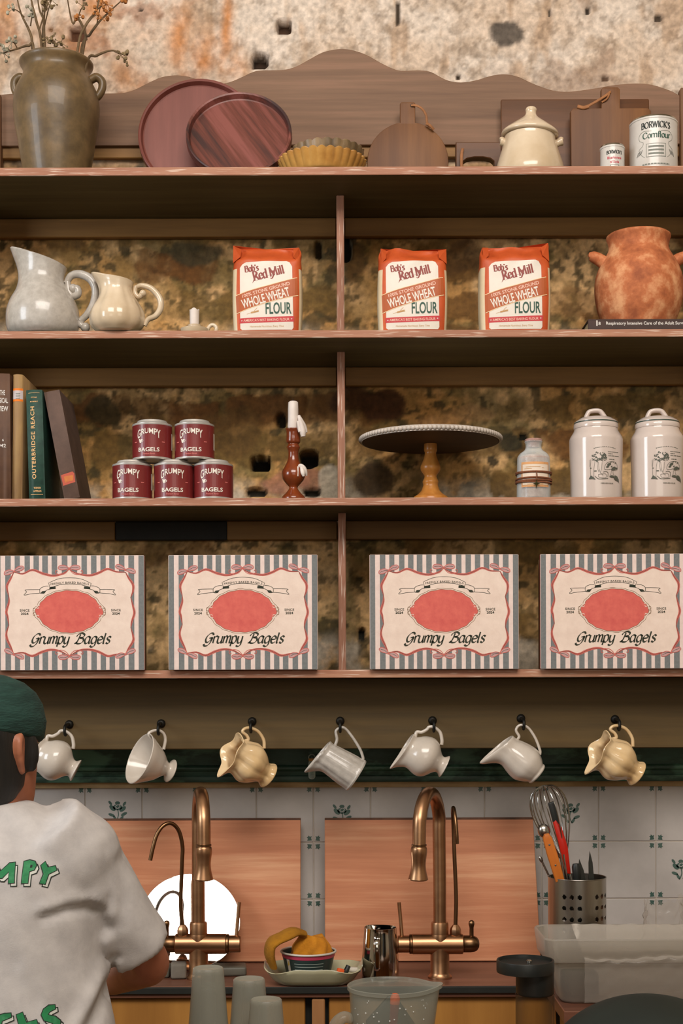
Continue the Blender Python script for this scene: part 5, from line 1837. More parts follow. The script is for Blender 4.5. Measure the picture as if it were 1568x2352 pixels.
# small glass vial fixed to the rail
M_vialcap = pm('amber vial cap', rgb(206, 150, 70), rgb(180, 124, 54), 20, .4)
M_vial = clear('small vial glass', (.86, .95, .88, 1), .22, .05)
Y = 3.972
L0 = V(716, 1790, Y)
t = thing('glass_vial', 'tiny glass vial with amber top fixed to the green rail', 'vial', L0)
H = V(716, 1732, Y).z - L0.z
MB().lathe([(.0005, 0), (.006, .001), (.0095, .006), (.010, .014), (.010, H - .026), (.0085, H - .020), (.0085, H - .016)], 24).obj('vial_glass', M_vial, t, ang=60)
MB().lathe([(.0005, H - .019), (.009, H - .019), (.009, H - .012), (.0005, H - .012)], 20).obj('vial_cap', M_vialcap, t, ang=40)
MB().tube([(.009 * math.cos(a), 0, H - .010 + .009 * math.sin(a)) for a in [2 * PI * i / 16 for i in range(16)]], .0018, 6, sm=0, closed=True).tube([(0, 0, H - .012), (0, .016, H - .010)], .002, 6, sm=0).obj('vial_ring', M_vial, t, ang=60)

# ================================================================== sink counter
M_top = wood('oiled counter wood', rgb(92, 58, 44), rgb(122, 80, 62), 'X', 0.35, 2.2, rgb(106, 68, 52), k=7)
M_dark = pm('dark edge', rgb(20, 22, 18), rgb(30, 30, 24), 20, 0.6)
M_door = wood('amber plywood door', rgb(140, 92, 34), rgb(176, 122, 54), 'Z', 0.55, 1.6, rgb(158, 106, 44), k=6)
M_post = wood('pale wooden post', rgb(146, 98, 56), rgb(176, 124, 76), 'Z', 0.6, 2.5)
ZC = .87
YCF, YCB = 3.612, 4.018
ctr = thing('sink_counter', 'dark oiled wooden sink counter with a black front edge and amber plywood doors', 'counter', (0, YCF, 0))
dy = YCB - YCF
MB().box(-1.7, 1.7, .004, dy, ZC - .030, ZC, 0, .002, 1).obj('worktop', M_top, ctr, ang=30)
MB().box(-1.7, 1.7, -.004, .004, ZC - .019, ZC - .0012, 0, .002, 1).obj('front_edge', M_dark, ctr, ang=30)
MB().box(-1.7, 1.7, dy - .022, dy - .001, ZC + .0002, ZC + .012, 0, .002, 1).obj('back_strip', M_dark, ctr, ang=30)
xs_ = [-1.7, -1.1, -.62, V(703, 2300, 3.62).x, V(752, 2300, 3.62).x, V(1278, 2300, 3.62).x]
for i in range(5):
    if i == 3:
        continue
    MB().box(xs_[i] + .003, xs_[i + 1] - .003, .020, .040, .09, ZC - .034, 0, .003, 1).obj('door', M_door, ctr, ang=30)
MB().box(V(716, 2300, 3.62).x, V(746, 2300, 3.62).x, .010, .045, 0, ZC - .034, 0, .003, 1).obj('post', M_post, ctr, ang=30)
MB().box(xs_[5] - .010, xs_[5], .014, .040, .09, ZC - .034, 0, .002, 1).obj('door_edge', pm('pale orange edge', rgb(206, 132, 62), rgb(190, 116, 52), 12, .5), ctr, ang=30)
MB().box(-1.7, xs_[5], .06, dy, 0, .085).box(-1.7, xs_[5], .045, .058, .085, ZC - .031).obj('carcass', M_dark, ctr, ang=0)

# side cabinet that stands forward at the right
x0 = V(1284, 2330, 3.60).x
cab = thing('side_cabinet', 'wooden cabinet standing forward of the sink counter at the right edge', 'cabinet', (x0, 3.33, 0))
M_cab = wood('brown cabinet wood', rgb(120, 78, 32), rgb(148, 100, 46), 'Z', 0.55, 1.6, k=6)
MB().box(.012, .95, .006, .262, 0, ZC - .031).obj('carcass', M_cab, cab, ang=0)
MB().box(-.0, .012, .004, .262, 0, ZC - .031, 0, .0015, 1).obj('end_panel', M_cab, cab, ang=30)
MB().box(-.030, .95, -.006, .264, ZC - .030, ZC, 0, .002, 1).obj('cabinet_top', M_top, cab, ang=30)

ZT = ZC + .0006

# two boards leaning behind the taps
M_ply = pm('reddish plywood', rgb(214, 156, 116), rgb(182, 114, 78), 4.0, 0.5, stretch=(.35, 4, 7), c3=rgb(196, 128, 90), bump=.1, bscale=30, lo=.34, hi=.66, detail=8)
M_plyedge = pm('dark worn board edge', rgb(74, 50, 36), rgb(110, 74, 54), 16, 0.8)


def leaning(label, xl, xr, ytop, Y, lean, taper=0):
    s = sc(Y)
    p = V((xl + xr) / 2, 2210, Y)
    H = (V(0, ytop, Y).z - ZC) * 1.0
    t = thing('plywood_board', label, 'board', (p.x, Y, ZT + .016 * math.sin(R(lean))), (R(-lean), 0, 0), 'plywood boards leaning on the tiles')
    w = (xr - xl) / 2 / s
    d_ = taper / s
    MB().prism([(-w, 0), (w + d_, 0), (w, H / math.cos(R(lean)) + .03), (-w, H / math.cos(R(lean)) + .03)], 0, .016, 0, .0015, 1).obj('board', M_ply, t, ang=30)
    Ht = H / math.cos(R(lean)) + .03
    MB().box(-w, w, -.0005, .0165, Ht - .006, Ht + .0006, 0, .0008, 1).obj('top_edge', M_plyedge, t, ang=30)


leaning('reddish plywood board leaning on the tiles behind the left tap', 150, 690, 1912, 3.925, 7.0)
leaning('reddish plywood board leaning on the tiles behind the right tap', 746, 1230, 1912, 3.925, 7.0, 12)

# round polished tray that mirrors the bright window
M_mirror = pm('mirror polished metal', rgb(244, 236, 226), rgb(236, 224, 212), 6, 0.03, metal=1.0)
Y = 3.80
p = V(437, 2210, Y)
rm_, ln = .1345, 27
t = thing('mirror_tray', 'round mirror bright metal tray leaning on the left plywood board', 'tray', (p.x, Y, ZT + .008 * math.sin(R(ln))), (R(-ln), 0, R(6.5)))
C_ = Matrix.Translation((0, 0, rm_)) @ Matrix.Rotation(PI / 2, 4, 'X')
MB().lathe([(.0005, 0), (rm_ - .0035, 0), (rm_ - .0035, .0005), (.0005, .0005)], 128).xf(C_).obj('plate', M_mirror, t, ang=30)
MB().lathe([(.0005, -.007), (rm_ - .001, -.007), (rm_, -.005), (rm_, .0008), (rm_ - .001, .0016), (rm_ - .0033, .0014), (rm_ - .0033, -.001), (.0005, -.001)], 128, cap=False).xf(C_).obj('rim', M_chrome, t, ang=35)

# ------------------------------------------------------------------ taps
YF_ = 3.713
sF = sc(YF_)


def tap(label, colx, sgn, front, thin_pts, thin_deep):
    """sgn: +1 big lever on the left and thin spout on the right"""
    z0 = ZT
    b = V(colx, 2248, YF_)
    L = (b.x, YF_, z0)
    t = thing('kitchen_tap', label, 'tap', L, group='bronze kitchen taps')
    g = lambda dx, py: Vector((sgn * dx / sF, 0, V(colx, py, YF_).z - z0))
    zb = g(0, 2168).z
    # column and flange
    MB().lathe([(.0005, 0), (.031, 0), (.031, .004), (.027, .008), (.0245, .014), (.0245, zb - .015), (.0245, zb + .02), (.0235, zb + .026), (.0225, g(0, 2150).z), (.0225, g(0, 2122).z), (.0212, g(0, 2118).z), (.0165, g(0, 2118).z), (.0005, g(0, 2118).z)], 40).obj('column', M_bronze, t, ang=35)
    # horizontal mixer body
    mb = MB()
    rb_ = .0262
    mb.lathe([(.0005, -.0725), (rb_ - .002, -.0725), (rb_, -.0705), (rb_, .058), (rb_ - .002, .060), (.0005, .060)], 40)
    mb.xf(Matrix.Translation((0, 0, zb)) @ Matrix.Rotation(sgn * PI / 2, 4, 'Y'))
    mb.obj('mixer_body', M_bronze, t, ang=35)
    # big lever cap (the -x end) with a dark ring
    mb = MB().lathe([(.0005, -.109), (.0205, -.109), (.022, -.107), (.022, -.080), (.020, -.078), (.0005, -.078)], 36)
    mb.xf(Matrix.Translation((0, 0, zb)) @ Matrix.Rotation(sgn * PI / 2, 4, 'Y'))
    cap = mb.obj('lever_cap', M_bronze, t, ang=35)
    mb = MB().lathe([(.0005, -.079), (.0245, -.079), (.0255, -.077), (.0255, -.0725), (.0005, -.0725)], 36)
    mb.xf(Matrix.Translation((0, 0, zb)) @ Matrix.Rotation(sgn * PI / 2, 4, 'Y')).obj('ring', M_bronzedark, t, ang=35)
    zl = g(0, 2073).z
    MB().tube([(sgn * -.098, .002, zb + .020), (sgn * -.1, .004, zb + .05), (sgn * -.105, .006, zl)], [.0052, .0048, .0050], 12).obj('lever', M_bronze, t, ang=50)
    # domed cap with the little lever
    mb = MB().lathe([(.0005, .060), (.0205, .060), (.022, .062), (.022, .080), (.021, .088), (.017, .096), (.010, .101), (.0005, .1025)], 36)
    mb.xf(Matrix.Translation((0, 0, zb)) @ Matrix.Rotation(sgn * PI / 2, 4, 'Y')).obj('filter_cap', M_bronzedark, t, ang=40)
    zk = g(0, 2119).z
    MB().lathe([(.0005, zb + .018), (.0055, zb + .018), (.0055, zk - .014), (.0062, zk - .010), (.0078, zk - .004), (.0072, zk + .002), (.004, zk + .0055), (.0005, zk + .006)], 20, c=(sgn * .082, 0, 0)).obj('filter_lever', M_bronzedark, t, ang=50)
    # main spout: up, over and down towards the room
    dxf, dyf = front
    top = V(colx, 1822, YF_ - .09).z - z0
    zs = V(colx, 1942, YF_ + dyf).z - z0
    pts = [Vector((0, 0, g(0, 2120).z)), Vector((sgn * 0 + dxf * .0, 0, g(0, 2000).z)), Vector((dxf * .02, dyf * .01, top - .105))]
    for i in range(1, 12):
        a = PI * i / 12
        pts.append(Vector((dxf * (1 - math.cos(a)) / 2, dyf * (1 - math.cos(a)) / 2, top - .095 + .095 * math.sin(a) + (zs + .03 - top + .095) * sstep(.45, 1, i / 12))))
    pts.append(Vector((dxf, dyf, zs)))
    MB().tube(pts, .0168, 20, sm=4).obj('spout', M_bronzedark if False else M_bronze, t, ang=60)
    zs2 = V(colx, 2021, YF_ + dyf).z - z0
    h = zs - zs2
    pf = [(.0005, 0), (.021, -.001), (.0245, .001), (.0235, .006), (.0195, h * .26), (.0178, h * .45), (.019, h * .65), (.0205, h * .80), (.0195, h * .93), (.0172, h * .97), (.0172, h - .001), (.0005, h - .001)]
    mb = MB().lathe(pf[:1] + cr(pf[1:-1], 3) + pf[-1:], 36)
    tilt = Matrix.Translation((dxf, dyf, zs)) @ Matrix.Rotation(R(3), 4, 'X') @ Matrix.Rotation(R(1.5), 4, 'Y') @ Matrix.Translation((0, 0, -h))
    mb.xf(tilt).obj('spray_head', M_bronze, t, ang=50)
    MB().lathe([(.0165, zs - .002), (.0186, zs - .0015), (.0186, zs + .003), (.0165, zs + .0035)], 36, c=(dxf, dyf, 0), cap=False).obj('spray_ring', M_bronzedark, t, ang=40)
    # thin filter spout
    xn = sgn * .0405
    mb = MB().lathe([(.0005, zb + .018), (.0125, zb + .018), (.0145, zb + .022), (.0145, zb + .036), (.0125, zb + .042), (.0068, zb + .050), (.0005, zb + .050)], 8, c=(xn, 0, 0))
    mb.obj('filter_nut', M_bronze, t, ang=25)
    tp = [Vector((xn, 0, zb + .045))] + [lx(a, b_, YF_ + d_, L) for a, b_, d_ in thin_pts]
    MB().tube(tp, .0052, 14, sm=6).obj('filter_spout', M_bronzedark, t, ang=60)
    return t


tap('bronze mixer tap at the left, its thin filter spout curving to the left', 456, -1, (.031, -.17),
    [(415, 2080, 0), (418, 1980, 0), (419, 1945, 0), (412, 1912, -.004), (400, 1895, -.012), (386, 1891, -.02), (371, 1900, -.028), (359, 1920, -.034), (351, 1948, -.038), (345, 1976, -.04)], 0)
tap('bronze mixer tap at the right, its thin filter spout turned towards the room', 1010, 1, (-.062, -.17),
    [(1047, 2060, 0), (1043, 1960, 0), (1041, 1900, 0), (1040, 1872, -.01), (1040, 1858, -.03), (1041, 1856, -.055), (1043, 1866, -.08), (1046, 1890, -.095), (1048, 1915, -.1), (1049, 1938, -.1)], 0)

# grey stone pieces behind the left tap
M_stoneg = pm('grey soap stone', rgb(120, 112, 100), rgb(96, 90, 80), 16, 0.8, bump=.3)
M_greyplas = pm('grey brown plastic', rgb(96, 92, 80), rgb(84, 80, 70), 12, 0.5)


def slab(name, label, cat, xl, xr, yt, Y, dep, m, wob=0.0):
    a, b = V(xl, 2215, Y), V(xr, 2215, Y)
    H = V(xl, yt, Y).z - ZT
    t = MB().box(-(b.x - a.x) / 2, (b.x - a.x) / 2, 0, dep, 0, H, 0, min(.006, H * .3), 3).obj(name, m, None, ang=40)
    t.location = ((a.x + b.x) / 2, Y, ZT)
    t.rotation_euler = (0, 0, wob)
    tag(t, label, cat)


slab('soap_dish', 'low grey dish lying flat behind the left tap', 'soap dish', 348, 388, 2224, 3.715, .08, M_greyplas)
slab('soap_block', 'grey soap block standing just left of the left tap column', 'soap', 392, 428, 2215, 3.70, .05, M_stoneg, .1)
slab('scouring_pad', 'flat grey scouring pad behind the glasses right of the left tap', 'sponge', 488, 566, 2222, 3.735, .07, M_greyplas, .08)

# ------------------------------------------------------------------ dish with tub and cloths
M_dish = pm('pale green glaze', rgb(186, 180, 150), rgb(168, 162, 130), 5, 0.22, coat=.4)
M_dishrim = M_dish
Yd = 3.668
xc = V(719, 2230, Yd - .06).x
t = thing('ceramic_dish', 'pale green glazed dish with wavy rim holding a paper tub and cloths', 'dish', (xc, Yd, ZT))
hwx, hwy, Hd = .126, .085, .040


def supr(th, a, b, e=4.0):
    c, q = math.cos(th), math.sin(th)
    r = (abs(c) ** e + abs(q) ** e) ** (-1 / e)
    return r * c * a, r * q * b


def dfn(th, r, z, i):
    x, y = supr(th, r * hwx, r * hwy)
    f = max(0, z) / Hd
    z += f ** 3 * (.004 * math.cos(4 * th) + .002 * math.sin(9 * th) + .010 * max(0, math.cos(th)) ** 6 + .006 * max(0, -math.cos(th)) ** 8)
    return x, y, z


MB().lathe([(.001, 0), (.66, 0), (.74, .004), (.84, .014), (.95, .032), (1.0, Hd), (.985, Hd + .002), (.965, Hd - .001), (.91, .032), (.79, .015), (.70, .008), (.001, .007)], 72, fn=dfn).obj('dish_body', M_dish, t, ang=60)
# tub
M_tubside = pm('dark green printed carton', rgb(46, 62, 58), rgb(38, 52, 50), 12, 0.45)
M_tubpink = pm('pink carton band', rgb(186, 62, 88), None, rough=.45)
M_tubrim = pm('white carton rim', rgb(206, 198, 186), rgb(192, 184, 172), 10, 0.5)
M_tubprint = pm('pale carton lettering', rgb(146, 156, 148), None, rough=.5)
Yt_ = 3.672
xt = V(708, 2200, Yt_).x
zt_ = ZT + .0088
Ht = V(708, 2184, Yt_).z - zt_
rt = .071
t = thing('paper_tub', 'dark green paper tub with a pink band standing in the pale green dish', 'tub', (xt, Yt_, zt_))
prof = [(.0005, 0), (rt * .74, 0), (rt * .76, .001), (rt * .97, Ht), (rt * .955, Ht), (rt * .75, .003), (.0005, .003)]
mb = MB().lathe(prof, 56)
mb.obj('tub_wall', M_tubside, t, ang=40)
MB().tube([(rt * math.cos(2 * PI * i / 56) * .98, rt * math.sin(2 * PI * i / 56) * .98, Ht) for i in range(56)], .0028, 8, sm=0, closed=True).obj('tub_rim', M_tubrim, t, ang=60)
pr = Print()
pr.rect(-.11, Ht * .82, .11, Ht * .95, 0, 1)
pr.rect(-.068, Ht * .05, -.056, Ht * .80, 2, 1)
pr.poly([(-.066, Ht * .55), (-.060, Ht * .78), (-.058, Ht * .6)], 3, 2)
for k in range(4):
    pr.rect(-.040, Ht * (.68 - k * .11), .046, Ht * (.655 - k * .11), 1, 1)
tubf = lambda u, v, h: ((rt * (.76 + .21 * v / Ht) + h + .0003) * math.sin(u / rt), -(rt * (.76 + .21 * v / Ht) + h + .0003) * math.cos(u / rt), v)
pr.obj('label_print', [M_tubpink, M_tubprint, M_tubrim, pm('yellow print', rgb(206, 176, 70), None, rough=.5)], t, tubf, cuts_u=frange(-.11, .11, 40))
# cloths in the tub
M_clothy = pm('mustard cloth', rgb(164, 110, 16), rgb(140, 92, 14), 24, 0.95, bump=.6, bscale=180)
M_clotho = pm('orange yellow cloth', rgb(206, 136, 30), rgb(184, 116, 24), 24, 0.95, bump=.6, bscale=180)
zc0 = zt_ + Ht
rg = random.Random(5)
mb = MB()
rows = []
for i in range(25):
    f = i / 24
    ring = []
    for j in range(48):
        th = 2 * PI * j / 48
        px_, py_ = supr(th, .052 * (1 - .45 * f ** 2.2), .036 * (1 - .30 * f ** 2), 3)
        w_ = 1 + .06 * math.sin(th * 5 + f * 4) + .04 * math.sin(th * 9 - f * 7)
        ring.append((px_ * w_ + .006, py_ * w_, -.012 + .055 * f + .004 * math.sin(th * 3)))
    rows.append(ring)
o = MB().loft(rows).obj('folded_cloth', M_clotho, None, ang=70)
o.location = (xt + .002, Yt_ - .005, zt_ + Ht * .0 + .05)
o.location.z = zc0 - .004
tag(o, 'bunched orange yellow cloth rising out of the dark green tub', 'cloth')
pth = [lx(700, 2144, Yt_ - .02, (0, 0, 0)), lx(676, 2140, Yt_ - .03, (0, 0, 0)), lx(654, 2150, Yt_ - .045, (0, 0, 0)), lx(632, 2160, Yt_ - .055, (0, 0, 0)), lx(621, 2172, Yt_ - .055, (0, 0, 0)), lx(619, 2195, Yt_ - .055, (0, 0, 0)), lx(628, 2222, Yt_ - .05, (0, 0, 0))]
o = MB().tube(pth, [.007, .010, .010, .010, .011, .011, .008], 14, sq=3.0, up=(0, 1, 0)).obj('draped_cloth', M_clothy, None, ang=70)
tag(o, 'mustard cloth draped over the left side of the tub into the dish', 'cloth')
# small things at the right end of the dish
M_orangepl = pm('orange plastic', rgb(226, 92, 40), None, rough=.4)
o = MB().tube([(0, 0, 0), (.012, -.004, .012), (.020, 0, .028)], [.006, .007, .006], 10).obj('bottle_brush', M_blackpl, None)
o.location = (V(782, 2220, 3.68).x, 3.66, ZT + .014)
tag(o, 'small black brush standing at the right end of the pale green dish', 'brush')
o = MB().box(-.009, .009, -.006, .006, 0, .020, 0, .003, 2).obj('sponge_scrap', M_orangepl, None)
o.location, o.rotation_euler = (V(778, 2220, 3.63).x, 3.635, ZT + .020), (0, .3, .4)
tag(o, 'scrap of bright orange sponge lying in the pale green dish', 'sponge')
o = MB().tube([(0, 0, 0), (.02, .006, -.004), (.038, .016, -.006)], [.005, .007, .006], 10).obj('white_spoon_rest', M_tubrim, None)
o.location = (V(792, 2205, 3.66).x, 3.66, ZT + .034)
tag(o, 'little white spoon handle lying across the right end of the dish', 'spoon')

# milk jug
Y = 3.70
L0 = (V(873, 2200, Y).x, Y - .012, ZT)
s = sc(Y)
t = thing('milk_jug', 'polished steel milk jug between the dish and the right tap', 'milk jug', L0)
Hm = V(876, 2128, Y).z - ZT
q = [(41 / s, 0), (43 / s, .004), (42 / s, Hm * .4), (39 / s, Hm * .75), (37.5 / s, Hm * .92), (37.5 / s, Hm)]
MB().lathe([(.0005, 0)] + crz(q, 4) + [(a - .0015, b + (.002 if b < .01 else 0)) for a, b in crz(q, 4)][::-1] + [(.0005, .003)], 64,
           fn=lambda th, r, z, i: (r * math.cos(th) + .008 * sstep(.8, 1, z / Hm) * math.exp(-((math.atan2(math.sin(th - 2.2), math.cos(th - 2.2))) / .4) ** 2) * math.cos(2.2), r * math.sin(th) + .008 * sstep(.8, 1, z / Hm) * math.exp(-((math.atan2(math.sin(th - 2.2), math.cos(th - 2.2))) / .4) ** 2) * math.sin(2.2), z)).obj('jug_body', M_chrome, t, ang=60)
hk = [(-.010, -.040, Hm * .84), (-.011, -.062, Hm * .80), (-.011, -.066, Hm * .55), (-.011, -.060, Hm * .30), (-.010, -.042, Hm * .26)]
MB().tube(hk, .004, 10, sq=1.9, up=(1, 0, 0)).obj('handle', M_chrome, t, ang=60)

# ------------------------------------------------------------------ utensil holder and what stands in it
Y = 3.66
s = sc(Y)
cx = 1325
L0 = (V(cx, 2100, Y).x, Y, ZT)
t = thing('utensil_holder', 'perforated brushed steel cylinder full of kitchen tools', 'utensil holder', L0)
Hh = V(cx, 2014, Y).z - ZT
rh = 66 / s
M_perf, nt, b = base_mat('perforated brushed steel')
N, L_ = nt.nodes, nt.links
b.inputs['Base Color'].default_value = rgb(172, 166, 156)
b.inputs['Metallic'].default_value = 1
b.inputs['Roughness'].default_value = .27
# wall built with real round holes: columns of holes in groups of three
nth, nz_ = 96, 60
holes = []
for grp in range(4):
    for c_ in range(3):
        for r_ in range(7):
            holes.append((-PI / 2 - .34 + grp * 1.18 + c_ * .27 - .27, Hh * (.84 - r_ * .105)))
rad_h = .0056
thetas, zss = frange(0, 2 * PI, 300), frange(0, Hh, 110)
mb = MB()
n1 = len(thetas) - 1


def inhole(th, z):
    for a, zz in holes:
        d = math.atan2(math.sin(th - a), math.cos(th - a)) * rh
        if d * d + (z - zz) ** 2 < rad_h ** 2:
            return True
    return False


vs = [(rh * math.cos(th), rh * math.sin(th), z) for z in zss for th in thetas[:-1]]
fs = []
for i in range(len(zss) - 1):
    for j in range(n1):
        if not inhole((thetas[j] + thetas[j + 1]) / 2, (zss[i] + zss[i + 1]) / 2):
            fs.append((i * n1 + j, i * n1 + (j + 1) % n1, (i + 1) * n1 + (j + 1) % n1, (i + 1) * n1 + j))
mb.add(vs, fs)
mb.obj('perforated_wall', M_perf, t, ang=60, recalc=False)
MB().lathe([(.0005, .0005), (rh - .0005, .0005), (rh - .0005, .003), (.0005, .003)], 64).tube([(rh * math.cos(2 * PI * i / 64), rh * math.sin(2 * PI * i / 64), Hh) for i in range(64)], .0014, 8, sm=0, closed=True).obj('rim_and_base', M_steel, t, ang=50)
ZI = ZT + .008
M_whisk = pm('steel wire', rgb(186, 184, 178), rgb(160, 158, 150), 20, 0.2, metal=1.0)
M_hand = wood('orange brown riveted handle', rgb(188, 98, 32), rgb(206, 122, 48), 'Z', 0.4, 3.0)
M_red = pm('glossy red plastic', rgb(196, 34, 16), rgb(176, 28, 14), 6, 0.3)
M_tool = pm('dark steel tool', rgb(66, 66, 60), rgb(52, 52, 48), 10, 0.35, metal=.7)


def stick(name, label, cat, foot, headpx, Yh, grp='tools in the utensil holder'):
    """root at the foot inside the holder, local z along the tool"""
    f = Vector((L0[0] + foot[0], Y + foot[1], ZI))
    h = V(headpx[0], headpx[1], Yh)
    d = h - f
    t_ = thing(name, label, cat, f, group=grp)
    t_.rotation_mode = 'XYZ'
    zz_ax = d.normalized()
    xx_ax = Vector((0, 1, 0)).cross(zz_ax).normalized()
    yy_ax = zz_ax.cross(xx_ax)
    t_.rotation_euler = Matrix((xx_ax, yy_ax, zz_ax)).transposed().to_euler()
    return t_, d.length


# whisk
t, ln_ = stick('whisk', 'steel balloon whisk standing highest in the utensil holder', 'whisk', (.050, .016), (1247, 1804), Y + .02)
bl = ln_
for k in range(7):
    a = PI * k / 7
    w_ = []
    for i in range(29):
        u = i / 28 * 2 * PI
        zc_ = bl - .115
        # teardrop loop
        q_ = -math.cos(u / 2 * 1.0 * 2)
        wz = zc_ + .115 * (1 - abs(u - PI) / PI) ** .0 * 0
        f = i / 28
        side = math.sin(PI * f * 2) if False else None
        tt = abs(2 * f - 1)            # 1 at both feet, 0 at the top
        r_ = .047 * math.sin(PI * min(1, (1 - tt) * 0 + (tt if tt < 1 else 1)) * .5 * 2 * .5 + 0) if False else .048 * (math.sin(PI * tt ** .75)) ** .8 * (1 if tt > 0 else 0)
        z_ = bl - .205 * (tt ** 1.35)
        sg = -1 if f < .5 else 1
        w_.append((sg * r_ * math.cos(a), sg * r_ * math.sin(a), z_))
    MB().tube(w_, .0015, 6, sm=0).obj('wire', M_whisk, t, ang=60)
MB().tube([(0, 0, 0), (0, 0, bl - .19)], .008, 14, sm=0).obj('whisk_handle', M_steel, t, ang=60)
# knife with the orange riveted handle upward
t, ln_ = stick('knife', 'knife standing with its orange brown riveted handle up in the utensil holder', 'knife', (.026, -.027), (1253, 1915), Y - .045)
MB().prism([(-.011, ln_ - .125), (.012, ln_ - .125), (.0135, ln_ - .06), (.012, ln_ - .012), (.007, ln_ - .001), (-.004, ln_), (-.0105, ln_ - .008), (-.0125, ln_ - .05)], -.008, .008, 0, .004, 2).obj('handle', M_hand, t, ang=40)
mb = MB()
for zz in (.028, .082):
    mb2 = MB().lathe([(.0005, 0), (.0026, 0), (.0026, .0006), (.0005, .0008)], 14).xf(Matrix.Translation((.0, -.0079, ln_ - zz)) @ Matrix.Rotation(PI / 2, 4, 'X'))
    mb2.obj('rivet', M_steel, t, ang=40)
MB().prism([(-.012, 0.004), (.010, .03), (.010, ln_ - .126), (-.012, ln_ - .126)], -.001, .001).obj('blade', M_tool, t, ang=0)
# ladle-like tool with dark rounded end
t, ln_ = stick('kitchen_scoop', 'dark tool with a shiny rounded end just behind the orange handle', 'kitchen tool', (.010, -.012), (1246, 1898), Y - .01)
MB().tube([(0, 0, 0), (0, 0, ln_ - .05), (0, 0, ln_ - .02)], [.0045, .005, .010], 12).obj('shaft', M_blackpl, t, ang=60)
MB().ball((0, 0, ln_ - .012), .0160, 20, 0, 1, .8, 1.15).obj('end_cap', M_steel, t, ang=60)
# red handled spatula with black end
t, ln_ = stick('peeler', 'tool with a glossy red handle and a black end leaning left inside the whisk', 'kitchen tool', (.050, -.010), (1265, 1842), Y - .005)
MB().prism([(-.010, ln_ - .185), (.002, ln_ - .19), (.012, ln_ - .12), (.010, ln_ - .07), (.0, ln_ - .045), (-.009, ln_ - .05)], -.006, .006, 0, .004, 2).obj('red_handle', M_red, t, ang=40)
MB().prism([(-.009, ln_ - .055), (.008, ln_ - .075), (.0095, ln_ - .004), (.006, ln_), (-.006, ln_), (-.0085, ln_ - .004)], -.005, .005, 0, .003, 2).obj('black_end', M_blackpl, t, ang=40)
MB().tube([(-.003, 0, 0), (-.003, 0, ln_ - .18)], .003, 10, sm=0).obj('shaft', M_steel, t, ang=60)
for (foot, hd, Yh, lab, nm) in (((.000, -.022), (1286, 1960), Y - .03, 'pair of thin steel rods beside the red handle in the utensil holder', 'steel_skewer'),
                                ((.055, .010), (1242, 1974), Y + .01, 'short steel spoon handle leaning left behind the orange handle', 'spoon')):
    t, ln_ = stick(nm, lab, 'kitchen tool', foot, hd, Yh)
    mb = MB().tube([(0, 0, 0), (0, 0, ln_)], .0028, 10, sm=0)
    if nm == 'steel_skewer':
        mb.tube([(.008, 0, 0), (.008, 0, ln_ - .004)], .0024, 10, sm=0).tube([(-.001, 0, .005), (.009, 0, .005)], .002, 8, sm=0)
    else:
        mb.ball((0, 0, ln_), .005, 12, 0, 1, .7, 2)
    mb.obj('rod', M_steel, t, ang=60)
t, ln_ = stick('tongs_grip', 'short black rubber handle standing in the middle of the utensil holder', 'kitchen tool', (.012, -.030), (1322, 1984), Y - .03)
MB().lathe([(.0005, 0), (.006, 0), (.007, ln_ - .06), (.0105, ln_ - .03), (.011, ln_ - .008), (.008, ln_), (.0005, ln_)], 20).obj('grip', M_blackpl, t, ang=50)
for (foot, hd, Yh, lab, w_) in (((.026, -.020), (1334, 1972), Y - .02, 'broad dark blade tip pointing up in the utensil holder', .0095), ((.036, -.012), (1357, 1954), Y - .01, 'narrow pointed blade tip at the right of the utensil holder', .0070)):
    t, ln_ = stick('knife_tip', lab, 'knife', foot, hd, Yh)
    MB().prism([(-w_, 0), (w_, 0), (w_, ln_ - .07), (w_ * .5, ln_ - .03), (-w_ * .5, ln_), (-w_, ln_ - .03)], -.001, .001, 0, .0005, 1).obj('blade', M_tool, t, ang=20)

# ------------------------------------------------------------------ plastic box in film, crumpled film
M_plas = clear('milky plastic', (.78, .76, .72, 1), .28, .25, diff=rgb(192, 182, 168))
M_film = clear('cling film', (.93, .92, .90, 1), .14, .10, diff=rgb(210, 200, 188))
Yp = 3.40
xl = V(1290, 2300, Yp).x
t = thing('plastic_container', 'large milky plastic container with rounded rim wrapped in film at the right edge', 'container', (xl, Yp, ZT))
Hp = V(1290, 2150, Yp).z - ZT
Wp, Dp = .46, .125
mb = MB()


def crect(z, ins, rr_=.03, n=8):
    x0_, x1_, y0_, y1_ = -ins, Wp + ins, -ins, Dp + ins
    out = []
    for cxx, cyy, a0 in ((x1_ - rr_, y0_ + rr_, -90), (x1_ - rr_, y1_ - rr_, 0), (x0_ + rr_, y1_ - rr_, 90), (x0_ + rr_, y0_ + rr_, 180)):
        for i in range(n):
            a = R(a0 + 90 * i / (n - 1))
            out.append((cxx + rr_ * math.cos(a), cyy + rr_ * math.sin(a), z))
    return out


mb.loft([crect(0, -.006), crect(.006, 0), crect(Hp * .62, .026), crect(Hp * .63, .036), crect(Hp * .66, .040), crect(Hp - .004, .046), crect(Hp, .043), crect(Hp - .003, .039),
         crect(Hp * .68, .033), crect(Hp * .62, .022), crect(.008, -.002), crect(.003, -.008)], 0, True)
mb.obj('tub_wall', M_plas, t, ang=50)
# film around the middle, sagging and crumpled
rg = random.Random(8)
rows = []
nx, nzf = 70, 34
hgt = [rg.uniform(-1, 1) for _ in range(400)]


def cr_noise(u, v):
    a = 0
    for k in range(1, 6):
        a += math.sin(u * 17 * k * .7 + 3 * math.sin(v * 9 * k * .6 + k) + k * 1.7) * math.cos(v * 13 * k * .8 + 2.2 * math.sin(u * 11 + k)) / k
    return a


